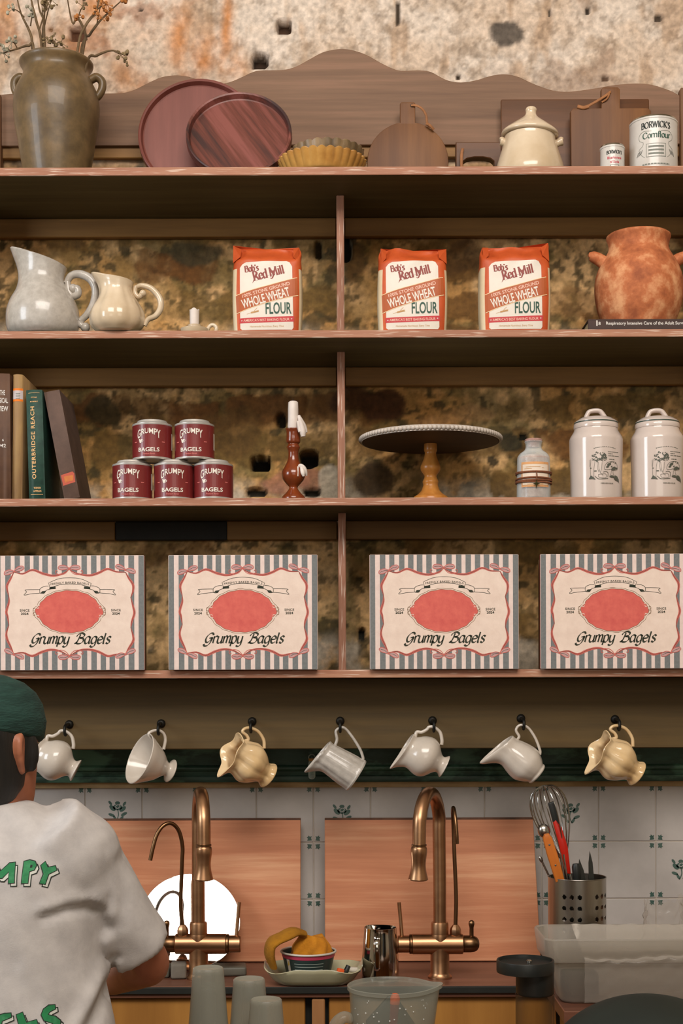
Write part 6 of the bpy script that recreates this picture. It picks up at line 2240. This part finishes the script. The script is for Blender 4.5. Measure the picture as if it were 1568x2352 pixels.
for i in range(nzf + 1):
    v = i / nzf
    row = []
    for j in range(nx + 1):
        u = j / nx
        x = .045 + u * (Wp - .05)
        if v < .62:
            z = .012 + (Hp - .045 - .02 * math.sin(u * 3.2)) * v / .62 * (.86 + .22 * sstep(0, .5, u))
            y = -.048 - .012 * v
        else:
            w_ = (v - .62) / .38
            z = (Hp - .033 - .02 * math.sin(u * 3.2)) * (.86 + .22 * sstep(0, .5, u)) * (1 - w_) + (Hp + .004) * w_
            y = -.058 + w_ * .20
        n_ = cr_noise(u * 1.6, v)
        amp = .0035 if .5 < v < .8 else .0016
        row.append((x + .001 * n_, y + amp * n_ * .7, z + amp * n_))
    rows.append(row)
MB().grid(rows).obj('film_wrap', M_film, t, ang=75, recalc=False)
o = MB().box(0, .085, 0, .06, 0, .062, 0, .008, 2).obj('green_packet', pm('dark green packet', rgb(20, 62, 50), rgb(16, 48, 40), 10, .5), None, ang=40)
o.location = (xl + .006, Yp + .012, ZT + .009)
tag(o, 'dark green packet inside the left end of the milky container', 'packet')
# crumpled film standing behind the container
rows = []
for i in range(31):
    v = i / 30
    row = []
    for j in range(41):
        u = j / 40
        a = -PI * .1 + u * PI * 1.2
        r_ = .060 * (1 - .35 * v) * (1 + .10 * cr_noise(u * 1.3, v * 1.2))
        row.append((r_ * math.cos(a) + .02 * v * math.sin(u * 6), -r_ * math.sin(a) * .8, v * (.20 + .02 * cr_noise(u, .3) - .03 * u)))
    rows.append(row)
o = MB().grid(rows).obj('crumpled_film', M_film, None, ang=80, recalc=False)
pq = V(1526, 2150, 3.86)
o.location = (pq.x, 3.86, ZT)
tag(o, 'crumpled clear film standing against the tiles at the right edge', 'plastic film')

# ================================================================== front counter (just under the frame) and what stands on it
M_ftop = wood('front counter wood', rgb(110, 76, 48), rgb(140, 100, 66), 'X', 0.45, 2.0)
ZF = .88
fc = thing('front_counter', 'wooden front counter just below the photo carrying glasses and the measuring jug', 'counter', (0, 2.45, 0))
MB().box(-.28, 1.6, 0, .60, ZF - .04, ZF, 0, .003, 1).obj('worktop', M_ftop, fc, ang=30)
MB().box(-.25, 1.55, .03, .57, 0, ZF - .041).obj('carcass', M_cab, fc, ang=0)
ZFT = ZF + .0006
M_frost = clear('frosted tumbler plastic', (.74, .75, .72, 1), .34, .30, diff=rgb(172, 170, 156))


def tumblers(label, px, ytop, hwt, Y):
    s = sc(Y)
    Hs = V(px, ytop, Y).z - ZFT
    r0 = hwt / s
    t = thing('tumbler_stack', label, 'tumblers', (V(px, ytop, Y).x, Y, ZFT), group='upturned tumblers on the front counter')
    step = .035
    hb = .125
    n = max(1, int((Hs - hb) / step) + 1)
    hb = Hs - (n - 1) * step
    for i in range(n):
        z0 = Hs - hb - i * step if i < n else 0
        z0 = max(0, z0)
        zz = lambda f: z0 + hb * f
        r1 = r0 * 1.34
        if i == 0 or True:
            w = .002
            MB().lathe([(r1, zz(0)), (r1 * .985, zz(.12)), (r0 * 1.16, zz(.55)), (r0 * 1.03, zz(.92)), (r0 * .99, zz(.985)), (r0 * .93, zz(1)), (r0 * .8, zz(.985)), (.0005, zz(.98)),
                        (.0005, zz(.955)), (r0 * .85, zz(.955)), (r0 * 1.10, zz(.55)), (r1 * .95, zz(.12)), (r1 * .96, zz(0))], 48, cap=False).obj('tumbler', M_frost, t, ang=50)
    return t


tumblers('tallest upturned frosted tumbler stack at the left of the three', 478, 2222, 35, 2.90)
tumblers('middle upturned frosted tumbler stack, half hidden by the shortest one', 572, 2247, 36, 2.93)
tumblers('shortest frosted tumbler stack in front of the middle one', 611, 2294, 36, 2.82)

# measuring jug with tools
M_jugp = clear('milky measuring jug plastic', (.84, .85, .82, 1), .22, .20, diff=rgb(172, 172, 160))
Y = 2.78
s = sc(Y)
L0 = (V(897, 2262, Y).x, Y, ZFT)
t = thing('measuring_jug', 'milky plastic measuring jug with handle at left and pouring lip at right', 'measuring jug', L0)
Hj = V(897, 2262, Y).z - ZFT
rj_ = 98 / s


def jf(th, r, z, i):
    f = sstep(.72, 1, z / Hj)
    g = math.exp(-(math.atan2(math.sin(th + .12), math.cos(th + .12)) / .32) ** 2)
    r += .017 * f * g
    return r * math.cos(th), r * math.sin(th), z + .006 * f * g


MB().lathe([(.0005, 0), (rj_ * .86, 0), (rj_ * .88, .004), (rj_ * .97, Hj - .012), (rj_ * .975, Hj - .010), (rj_ * 1.02, Hj - .008), (rj_ * 1.02, Hj - .001), (rj_ * 1.0, Hj), (rj_ * .975, Hj - .002), (rj_ * .95, Hj - .014), (rj_ * .855, .006), (.0005, .004)], 72, fn=jf).obj('jug_wall', M_jugp, t, ang=50)
MB().tube([(-rj_ * .93, -.012, Hj * .62), (-rj_ * 1.12, -.016, Hj * .64), (-rj_ * 1.32, -.018, Hj * .52), (-rj_ * 1.34, -.018, Hj * .24), (-rj_ * 1.1, -.014, Hj * .10), (-rj_ * .90, -.012, Hj * .12)], [.010, .011, .012, .012, .011, .010], 14, sq=1.4).obj('handle', M_jugp, t, ang=60)
mb = MB()
rg = random.Random(3)
for i in range(70):
    th, z = -PI / 2 + rg.uniform(-1.1, 1.1), rg.uniform(.02, Hj * .9)
    r_ = rj_ * (.88 + .09 * z / Hj) + .0004
    mb.ball((r_ * math.cos(th), r_ * math.sin(th), z), rg.uniform(.0008, .0018), 8, 0, 1, 1, 1.2)
o = mb.obj('water_drops', clear('water drops', (.95, .97, .97, 1), .45, .05, diff=rgb(230, 230, 226)), t, ang=60)
o['kind'] = 'stuff'
M_redh = pm('dark red handle', rgb(150, 34, 40), rgb(166, 44, 48), 6, 0.35)
f0 = Vector((L0[0] - .004, Y - .045, ZFT + .006))
h0 = V(908, 2282, Y - .055)
t = thing('red_handled_tool', 'tool with a dark red handle and bright tip standing in the measuring jug', 'kitchen tool', f0)
t.rotation_euler = (h0 - f0).to_track_quat('Z', 'Y').to_euler()
ln_ = (h0 - f0).length
MB().tube([(0, 0, 0), (0, 0, ln_ * .4), (0, 0, ln_ - .018)], [.006, .0075, .0085], 16).obj('handle', M_redh, t, ang=60)
MB().lathe([(.0005, ln_ - .020), (.0092, ln_ - .020), (.0095, ln_ - .008), (.006, ln_ - .001), (.0005, ln_)], 18).obj('tip', M_orangepl, t, ang=50)
o = MB().prism([(-.045, 0), (.045, 0), (.05, .07), (.012, .128), (-.004, .132), (-.05, .085)], 0, .012, 0, .004, 2).obj('dark_spatula', pm('dark green black silicone', rgb(26, 40, 32), None, rough=.5), None, ang=40)
o.location, o.rotation_euler = (L0[0] + .004, Y - .005, ZFT + .011), (R(-8), 0, .15)
tag(o, 'dark green black scraper standing behind the red handle in the jug', 'scraper')

# clear jar with a black lid
Y = 2.98
s = sc(Y)
L0 = (V(1206, 2220, Y).x, Y, ZFT)
t = thing('black_lidded_jar', 'clear jar under a wide black lid, left of the milky container', 'jar', L0)
z1, z2, z3 = V(1206, 2204, Y).z - ZFT, V(1206, 2232, Y).z - ZFT, V(1206, 2283, Y).z - ZFT
rl = 66 / s
off = 22 / s
MB().lathe([(.0005, z2), (rl * .99, z2), (rl, z2 + .003), (rl, z1 - .002), (rl * .985, z1), (rl * .93, z1), (rl * .92, z1 - .006), (.0005, z1 - .007)], 64).obj('lid', M_blackpl, t, ang=40)
MB().lathe([(.0005, z3), (rl * .62, z3), (rl * .66, z3 + .004), (rl * .66, z2 - .0004), (.0005, z2 - .0004)], 48, c=(off, 0, 0)).obj('lid_plug', M_blackpl, t, ang=40)
MB().lathe([(.0005, z1 - .006), (.006, z1 - .006), (.006, z1 - .002), (.0035, z1), (.0005, z1 + .0005)], 20, c=(.008, 0, 0)).obj('lid_button', M_chrome, t, ang=50)
MB().lathe([(.0005, 0), (rl * .66, 0), (rl * .68, .004), (rl * .68, z3 + .0), (rl * .665, z3 + .0), (rl * .66, .006), (.0005, .004)], 48, c=(off, 0, 0)).obj('jar_wall', clear('clear jar plastic', (.95, .94, .92, 1), .02, .08, diff=rgb(80, 70, 56)), t, ang=50)

# black domed lid nearest the camera
Y = 2.62
pc = V(1492, 2352, Y)
ztop = V(1492, 2288, Y).z
RD = .205
t = thing('dome_lid', 'large black domed pan lid at the bottom right corner, nearest the camera', 'pan lid', (pc.x, Y, ZFT))
hd = ztop - ZFT
rsph = (RD ** 2 + hd ** 2) / (2 * hd)
pf = [(RD * math.cos(PI / 2 * i / 20), hd * math.sin(PI / 2 * i / 20)) for i in range(21)]
M_dome = pm('matt black enamel', rgb(22, 30, 26), rgb(28, 36, 31), 8, 0.6)
MB().lathe([(.0005, .002), (RD - .004, .002), (RD - .004, .0), (RD, .0)] + pf[1:-1] + [(.0005, hd)], 80).obj('lid_body', M_dome, t, ang=60)

# ================================================================== the person at the sink, seen from behind
M_skin = pm('skin', rgb(176, 112, 82), rgb(158, 96, 70), 14, 0.5, bump=.1, bscale=120)
M_shirt = pm('pale grey cotton jersey', rgb(190, 184, 180), rgb(176, 170, 167), 26, 0.92, bump=.25, bscale=420, bdist=.0012)
M_hair = pm('black hair', rgb(22, 20, 18), rgb(34, 30, 26), 60, 0.5, stretch=(1, 1, .2), bump=.6, bscale=160)
M_cap = pm('dark green knitted cap', rgb(24, 50, 44), rgb(36, 68, 60), 40, 0.9, stretch=(.5, .5, 2.5), bump=.8, bscale=120, bdist=.003)
M_trous = pm('dark trousers', rgb(44, 44, 48), rgb(54, 54, 58), 30, 0.9)
M_shoe = pm('dark shoes', rgb(34, 32, 30), rgb(42, 40, 36), 30, 0.6)
YP = 2.60
PX = V(-30, HOR, YP).x
per = thing('person', 'person in pale grey t-shirt and green knitted cap, back turned, at the sink', 'person', (PX, YP, 0))


def ring(c, rx, ry, n=28, e=2.2, yaw=0.0, tilt=None):
    out = []
    for i in range(n):
        th = 2 * PI * i / n
        q_, w_ = math.cos(th), math.sin(th)
        r = (abs(q_) ** e + abs(w_) ** e) ** (-1 / e)
        v = Vector((rx * r * q_, ry * r * w_, 0))
        if tilt is not None:
            v = tilt @ v
        if yaw:
            v = Matrix.Rotation(yaw, 3, 'Z') @ v
        out.append(Vector(c) + v)
    return out


def limb(mb, pts, rad, n=20):
    mb.tube(pts, rad, n, sm=5)


HY = R(-24)                        # the head is turned to the right
HC = Vector((.002, .018, 1.505))
HM = Matrix.Translation(HC) @ Matrix.Rotation(HY, 4, 'Z')


def hp(x, y, z):
    return HM @ Vector((x, y, z))


# ---- body: one continuous surface
mb = MB()
# trunk
mb.loft([ring((0, 0, .80), .10, .08), ring((0, 0, .86), .150, .105), ring((0, 0, .95), .160, .110), ring((0, .0, 1.05), .142, .098), ring((0, .0, 1.16), .150, .102), ring((0, .0, 1.26), .165, .105),
         ring((0, .0, 1.33), .160, .092), ring((0, .0, 1.375), .105, .070), ring((0, .004, 1.40), .062, .060)])
# neck and head
mb.loft([ring((0, -.002, 1.34), .064, .066), ring((0, .004, 1.40), .056, .060), ring((0, .012, 1.45), .054, .060), ring((0, .016, 1.49), .05, .06)])
hd = []
for z, rx, ry, oy in ((-.112, .022, .022, .070), (-.104, .040, .040, .058), (-.085, .054, .064, .034), (-.055, .064, .082, .016), (-.02, .071, .092, .006), (.02, .075, .097, 0), (.055, .072, .094, -.003), (.085, .058, .076, -.004), (.106, .034, .044, -.004), (.114, .008, .01, -.004)):
    hd.append([HM @ Vector((v.x, v.y + oy, z)) for v in ring((0, 0, 0), rx, ry, 28, 2.1)])
mb.loft(hd)
# nose, brow, chin, lips, ears
limb(mb, [hp(0, .090, .020), hp(0, .104, -.008), hp(0, .114, -.026), hp(0, .098, -.034)], [.008, .010, .012, .008], 12)
limb(mb, [hp(-.045, .078, .024), hp(-.02, .091, .028), hp(.02, .091, .028), hp(.045, .078, .024)], [.009, .010, .010, .009], 10)
limb(mb, [hp(-.02, .090, -.056), hp(0, .098, -.054), hp(.02, .090, -.056)], [.006, .008, .006], 10)
limb(mb, [hp(-.018, .090, -.068), hp(0, .096, -.069), hp(.018, .090, -.068)], [.006, .008, .006], 10)
mb.ball(hp(0, .086, -.096), .018, 12)
for sx in (-1, 1):
    ex = [hp(sx * .073, -.004, .022), hp(sx * .080, -.020, .030), hp(sx * .084, -.028, .012), hp(sx * .082, -.022, -.012), hp(sx * .076, -.008, -.034), hp(sx * .072, .000, -.030)]
    limb(mb, ex, [.006, .0075, .0075, .007, .0075, .005], 10)
    limb(mb, [hp(sx * .072, -.006, .014), hp(sx * .076, -.012, .0), hp(sx * .073, -.006, -.018)], [.008, .008, .006], 10)


def arm(sx, sh, el, wr, hand):
    sh, el, wr, hand = map(Vector, (sh, el, wr, hand))
    limb(mb, [sh + Vector((-sx * .05, 0, .005)), sh, sh.lerp(el, .35), sh.lerp(el, .75), el, el.lerp(wr, .25), el.lerp(wr, .65), wr], [.046, .050, .045, .039, .038, .040, .032, .025], 20)
    d = (hand - wr).normalized()
    side = d.cross(Vector((0, 0, 1))).normalized() * sx        # across the palm, thumb side inwards
    dn = d.cross(side).normalized()
    if dn.z > 0:
        dn = -dn
    # palm
    pc = wr + d * .045
    rows = []
    for f, w_, t_ in ((-.01, .024, .020), (.02, .032, .018), (.055, .040, .015), (.085, .041, .013), (.095, .036, .010)):
        c = wr + d * f
        rows.append([c + side * (math.cos(2 * PI * i / 18) * w_) + dn * (math.sin(2 * PI * i / 18) * t_) for i in range(18)])
    mb.loft(rows)
    for k, (o, l, cv) in enumerate(((-.030, .070, .5), (-.010, .078, .45), (.010, .072, .5), (.029, .056, .6))):
        b = wr + d * .085 + side * o * (-1)
        p1 = b + d * l * .42 + dn * l * .12
        p2 = p1 + (d * math.cos(cv) + dn * math.sin(cv)) * l * .32
        p3 = p2 + (d * math.cos(cv * 2) + dn * math.sin(cv * 2)) * l * .28
        limb(mb, [b, p1, p2, p3], [.0098, .0092, .0086, .0070], 10)
    tb = wr + d * .025 + side * .022
    limb(mb, [tb, tb + d * .022 + side * .022, tb + d * .046 + side * .030 + dn * .006, tb + d * .066 + side * .026 + dn * .014], [.013, .0115, .0100, .0080], 10)


arm(1, (.172, .0, 1.330), (.275, .135, 1.098), (.165, .360, 1.012), (.110, .470, .985))
arm(-1, (-.172, .0, 1.330), (-.270, .135, 1.098), (-.165, .360, 1.012), (-.110, .470, .985))
# legs and feet
for sx in (-1, 1):
    limb(mb, [(sx * .085, 0, .90), (sx * .092, .0, .75), (sx * .095, .008, .50), (sx * .096, -.004, .36), (sx * .098, -.012, .22), (sx * .10, -.006, .07)], [.095, .088, .062, .056, .048, .036], 22)
    limb(mb, [(sx * .10, -.035, .045), (sx * .105, .04, .042), (sx * .112, .12, .032), (sx * .115, .17, .026)], [.036, .036, .034, .022], 16)
body = link('body', remesh(mb, .0065, 5, .5), [M_skin], per)

# ---- trousers and shoes
mb = MB()
mb.loft([ring((0, 0, .79), .175, .125), ring((0, 0, .86), .180, .128), ring((0, 0, .95), .172, .122), ring((0, 0, 1.0), .165, .118)])
for sx in (-1, 1):
    limb(mb, [(sx * .086, 0, .90), (sx * .094, .0, .74), (sx * .097, .006, .50), (sx * .099, .0, .30), (sx * .101, .0, .10), (sx * .101, .0, .075)], [.108, .104, .084, .076, .070, .068], 24)
link('trousers', remesh(mb, .012, 4), [M_trous], per)
for sx in (-1, 1):
    mb = MB()
    pts_ = [(sx * .10, -.055, .052), (sx * .105, .03, .052), (sx * .112, .12, .040), (sx * .116, .185, .032)]
    limb(mb, pts_, [.044, .046, .044, .028], 20)
    mb.box(sx * .108 - .047, sx * .108 + .047, -.095, .205, 0.0005, .030, 0, .014, 3)
    link('shoe', remesh(mb, .008, 3), [M_shoe], per)

# ---- t-shirt
mb = MB()
mb.loft([ring((0, .0, .865), .262, .172, 40), ring((.0, .0, .90), .258, .168, 40), ring((0, .0, .98), .236, .156, 40), ring((0, .0, 1.06), .218, .146, 40), ring((0, .0, 1.14), .202, .142, 40), ring((0, .0, 1.22), .200, .142, 40),
         ring((0, .0, 1.29), .202, .132, 40), ring((0, .0, 1.335), .196, .112, 40), ring((0, .002, 1.372), .160, .090, 40), ring((0, .004, 1.398), .112, .076, 40), ring((0, .006, 1.416), .078, .068, 40)])
for sx in (-1, 1):
    a, b = Vector((sx * .150, .0, 1.316)), Vector((sx * .262, .098, 1.135))
    mb.ball((sx * .150, .0, 1.318), .094, 24, 0, 1, .95, .92)
    ax = (b - a).normalized()
    u = Vector((0, 1, 0)) - ax * ax.y
    u.normalize()
    w_ = ax.cross(u)
    rows = []
    for f, r1, r2 in ((-.35, .070, .070), (-.15, .082, .080), (.05, .086, .084), (.3, .080, .080), (.55, .072, .076), (.8, .066, .074), (.97, .064, .074), (1.0, .060, .070)):
        c = a.lerp(b, f)
        rows.append([c + u * (r2 * math.cos(2 * PI * i / 32)) + w_ * (r1 * math.sin(2 * PI * i / 32)) for i in range(32)])
    mb.loft(rows)
me = remesh(mb, .0075, 6, .5)
n = len(me.vertices)
co = np.empty(n * 3, dtype=np.float32)
no = np.empty(n * 3, dtype=np.float32)
me.vertices.foreach_get('co', co)
me.vertices.foreach_get('normal', no)
co, no = co.reshape(-1, 3).astype(float), no.reshape(-1, 3).astype(float)
x, y, z = co[:, 0], co[:, 1], co[:, 2]


def fold(pts, width, depth):
    """ridge along a polyline in (x, z) on the back"""
    d = np.full(n, 9.0)
    for (ax_, az), (bx_, bz) in zip(pts[:-1], pts[1:]):
        vx, vz = bx_ - ax_, bz - az
        t_ = np.clip(((x - ax_) * vx + (z - az) * vz) / (vx * vx + vz * vz), 0, 1)
        d = np.minimum(d, np.hypot(x - ax_ - t_ * vx, z - az - t_ * vz))
    return depth * np.exp(-(d / width) ** 2) * (no[:, 1] < .2)


def wp(px, py, Y=2.48):
    p = V(px, py, Y)
    return (p.x - PX, p.z)


disp = .0022 * np.sin(x * 34 + 3 * np.sin(z * 11)) * np.sin(z * 19 + 2) + .0012 * np.sin(x * 70 + z * 60)
disp += fold([wp(100, 2108), wp(150, 2094), wp(190, 2096), wp(216, 2118), wp(224, 2160)], .010, -.012)
disp += fold([wp(100, 2092), wp(150, 2078), wp(196, 2082)], .014, .007)
disp += fold([wp(232, 1960), wp(236, 2020), wp(238, 2090)], .014, -.004)
disp += fold([wp(262, 1990), wp(268, 2080), wp(252, 2150)], .012, -.005)
disp += fold([wp(218, 2190), wp(212, 2260), wp(176, 2340), wp(160, 2380)], .011, .010)
disp += fold([wp(232, 2240), wp(222, 2310), wp(200, 2370)], .010, -.010)
disp += fold([wp(238, 2250), wp(240, 2330)], .009, .009)
disp += fold([wp(60, 2230), wp(110, 2290), wp(120, 2350)], .018, .004)
disp += fold([wp(236, 2080), wp(232, 2110)], .006, -.004)
co += no * disp[:, None]
me.vertices.foreach_set('co', co.astype(np.float32).ravel())
me.update()
shirt = link('t_shirt', me, [M_shirt], per)
bvh = BVHTree.FromPolygons([v.co[:] for v in me.vertices], [tuple(p.vertices) for p in me.polygons])

# green lettering on the back
M_lgreen = pm('leaf green print', rgb(28, 124, 70), rgb(64, 138, 92), 26, 0.8, c3=rgb(36, 116, 70))
M_lout = pm('dark outline print', rgb(34, 40, 34), None, rough=.8)
M_lside = pm('pale letter side print', rgb(196, 196, 186), None, rough=.8)
pr = Print()


def wpr(px, py):
    """where the sight line through a pixel meets the back of the shirt"""
    o_ = Vector((-PX, -YP, CZ))
    d_ = (V(px, py, 1.0) - Vector((0, 0, CZ))).normalized()
    hit = bvh.ray_cast(o_, d_)
    if hit and hit[0]:
        return (hit[0].x, hit[0].z)
    return wp(px, py)


def letters(polys):
    for P_ in polys:
        q_ = [wpr(a, b) for a, b in P_]
        dx, dz = .004, -.0055
        sh = [(a + dx * 1.0, b + dz) for a, b in q_]
        for base, m_, l_, g_ in ((sh, 1, 1, .0015), (sh, 2, 2, -.0006), (q_, 1, 3, .0016), (q_, 0, 4, 0)):
            cxm = sum(a for a, b in base) / len(base)
            czm = sum(b for a, b in base) / len(base)
            k = len(base)
            out = []
            for i in range(k):
                a, b, c = base[i - 1], base[i], base[(i + 1) % k]
                e1 = (b[0] - a[0], b[1] - a[1])
                e2 = (c[0] - b[0], c[1] - b[1])
                l1, l2 = math.hypot(*e1) or 1, math.hypot(*e2) or 1
                nx, nz = e1[1] / l1 + e2[1] / l2, -e1[0] / l1 - e2[0] / l2
                l = math.hypot(nx, nz) or 1
                out.append((b[0] + nx / l * g_ * area_sign(base), b[1] + nz / l * g_ * area_sign(base)))
            pr.poly(out, m_, l_)


def area_sign(p):
    return 1 if sum(p[i - 1][0] * p[i][1] - p[i][0] * p[i - 1][1] for i in range(len(p))) > 0 else -1


zz_ = lambda L_, ox=0, oy=0: [(a / 3.92 + ox, 1940 + b / 3.92 + oy) for a, b in L_]
letters([zz_([(-90, 330), (-60, 180), (-20, 190), (5, 240), (90, 165), (140, 158), (130, 342), (78, 345), (84, 240), (20, 300), (-10, 300), (-40, 250), (-55, 335)]),
         zz_([(196, 345), (220, 150), (270, 138), (318, 150), (330, 185), (310, 225), (265, 240), (252, 345)]),
         zz_([(360, 345), (395, 262), (372, 185), (410, 152), (432, 205), (500, 190), (512, 228), (440, 262), (408, 355)]),
         zz_([(-60, 1600), (-40, 1545), (40, 1520), (100, 1515), (104, 1550), (20, 1585), (10, 1640), (-50, 1700)]),
         zz_([(150, 1530), (205, 1508), (240, 1600), (330, 1575), (352, 1640), (260, 1720), (200, 1720)]),
         zz_([(495, 1440), (500, 1475), (450, 1500), (432, 1528), (500, 1545), (545, 1580), (545, 1650), (480, 1700), (380, 1690), (390, 1650), (470, 1640), (480, 1605), (400, 1580), (375, 1530), (395, 1480), (440, 1445)])])
for L_ in ([(278, 178), (296, 180), (292, 205), (272, 205)],):
    pr.poly([wpr(*p) for p in zz_(L_)], 1, 5)


def onback(u, v, h):
    hit = bvh.ray_cast(Vector((u, -1, v)), Vector((0, 1, 0)))
    yy = hit[0].y if hit and hit[0] else -.12
    return (u, yy - .0008 - h, v)


pr.obj('lettering_print', [M_lgreen, M_lout, M_lside], per, onback, step=.0004, cuts_u=frange(-.12, .22, 34), cuts_v=frange(.95, 1.35, 40))

# ---- hair and cap
mb = MB()
hr = []
for z, rx, ry, oy in ((-.100, .050, .035, -.040), (-.088, .062, .058, -.034), (-.06, .072, .080, -.020), (-.02, .0765, .090, -.012), (.03, .0785, .098, -.006), (.06, .077, .098, -.004)):
    hr.append([HM @ Vector((v.x, min(v.y + oy, .016 + .03 * max(0, z)), z)) for v in ring((0, 0, 0), rx, ry, 32, 2.1)])
mb.loft(hr)
for sx in (-1, 1):       # sideburn in front of the ear
    limb(mb, [hp(sx * .072, .020, .03), hp(sx * .074, .024, -.005), hp(sx * .071, .026, -.035)], [.012, .013, .008], 12)
me = remesh(mb, .005, 3)
link('hair', me, [M_hair], per)
mb = MB()
cp = []
for z, k in ((.018, 1.03), (.024, 1.085), (.055, 1.10), (.060, 1.075), (.085, .99), (.105, .83), (.120, .58), (.128, .28), (.130, .02)):
    cp.append([HM @ (Matrix.Rotation(R(-9), 4, 'X') @ Vector((v.x, v.y - .002, z + .012))) for v in ring((0, 0, 0), .0775 * k, .1 * k, 44, 2.1)])
mb.loft(cp)
mb.obj('knitted_cap', M_cap, per, ang=60)
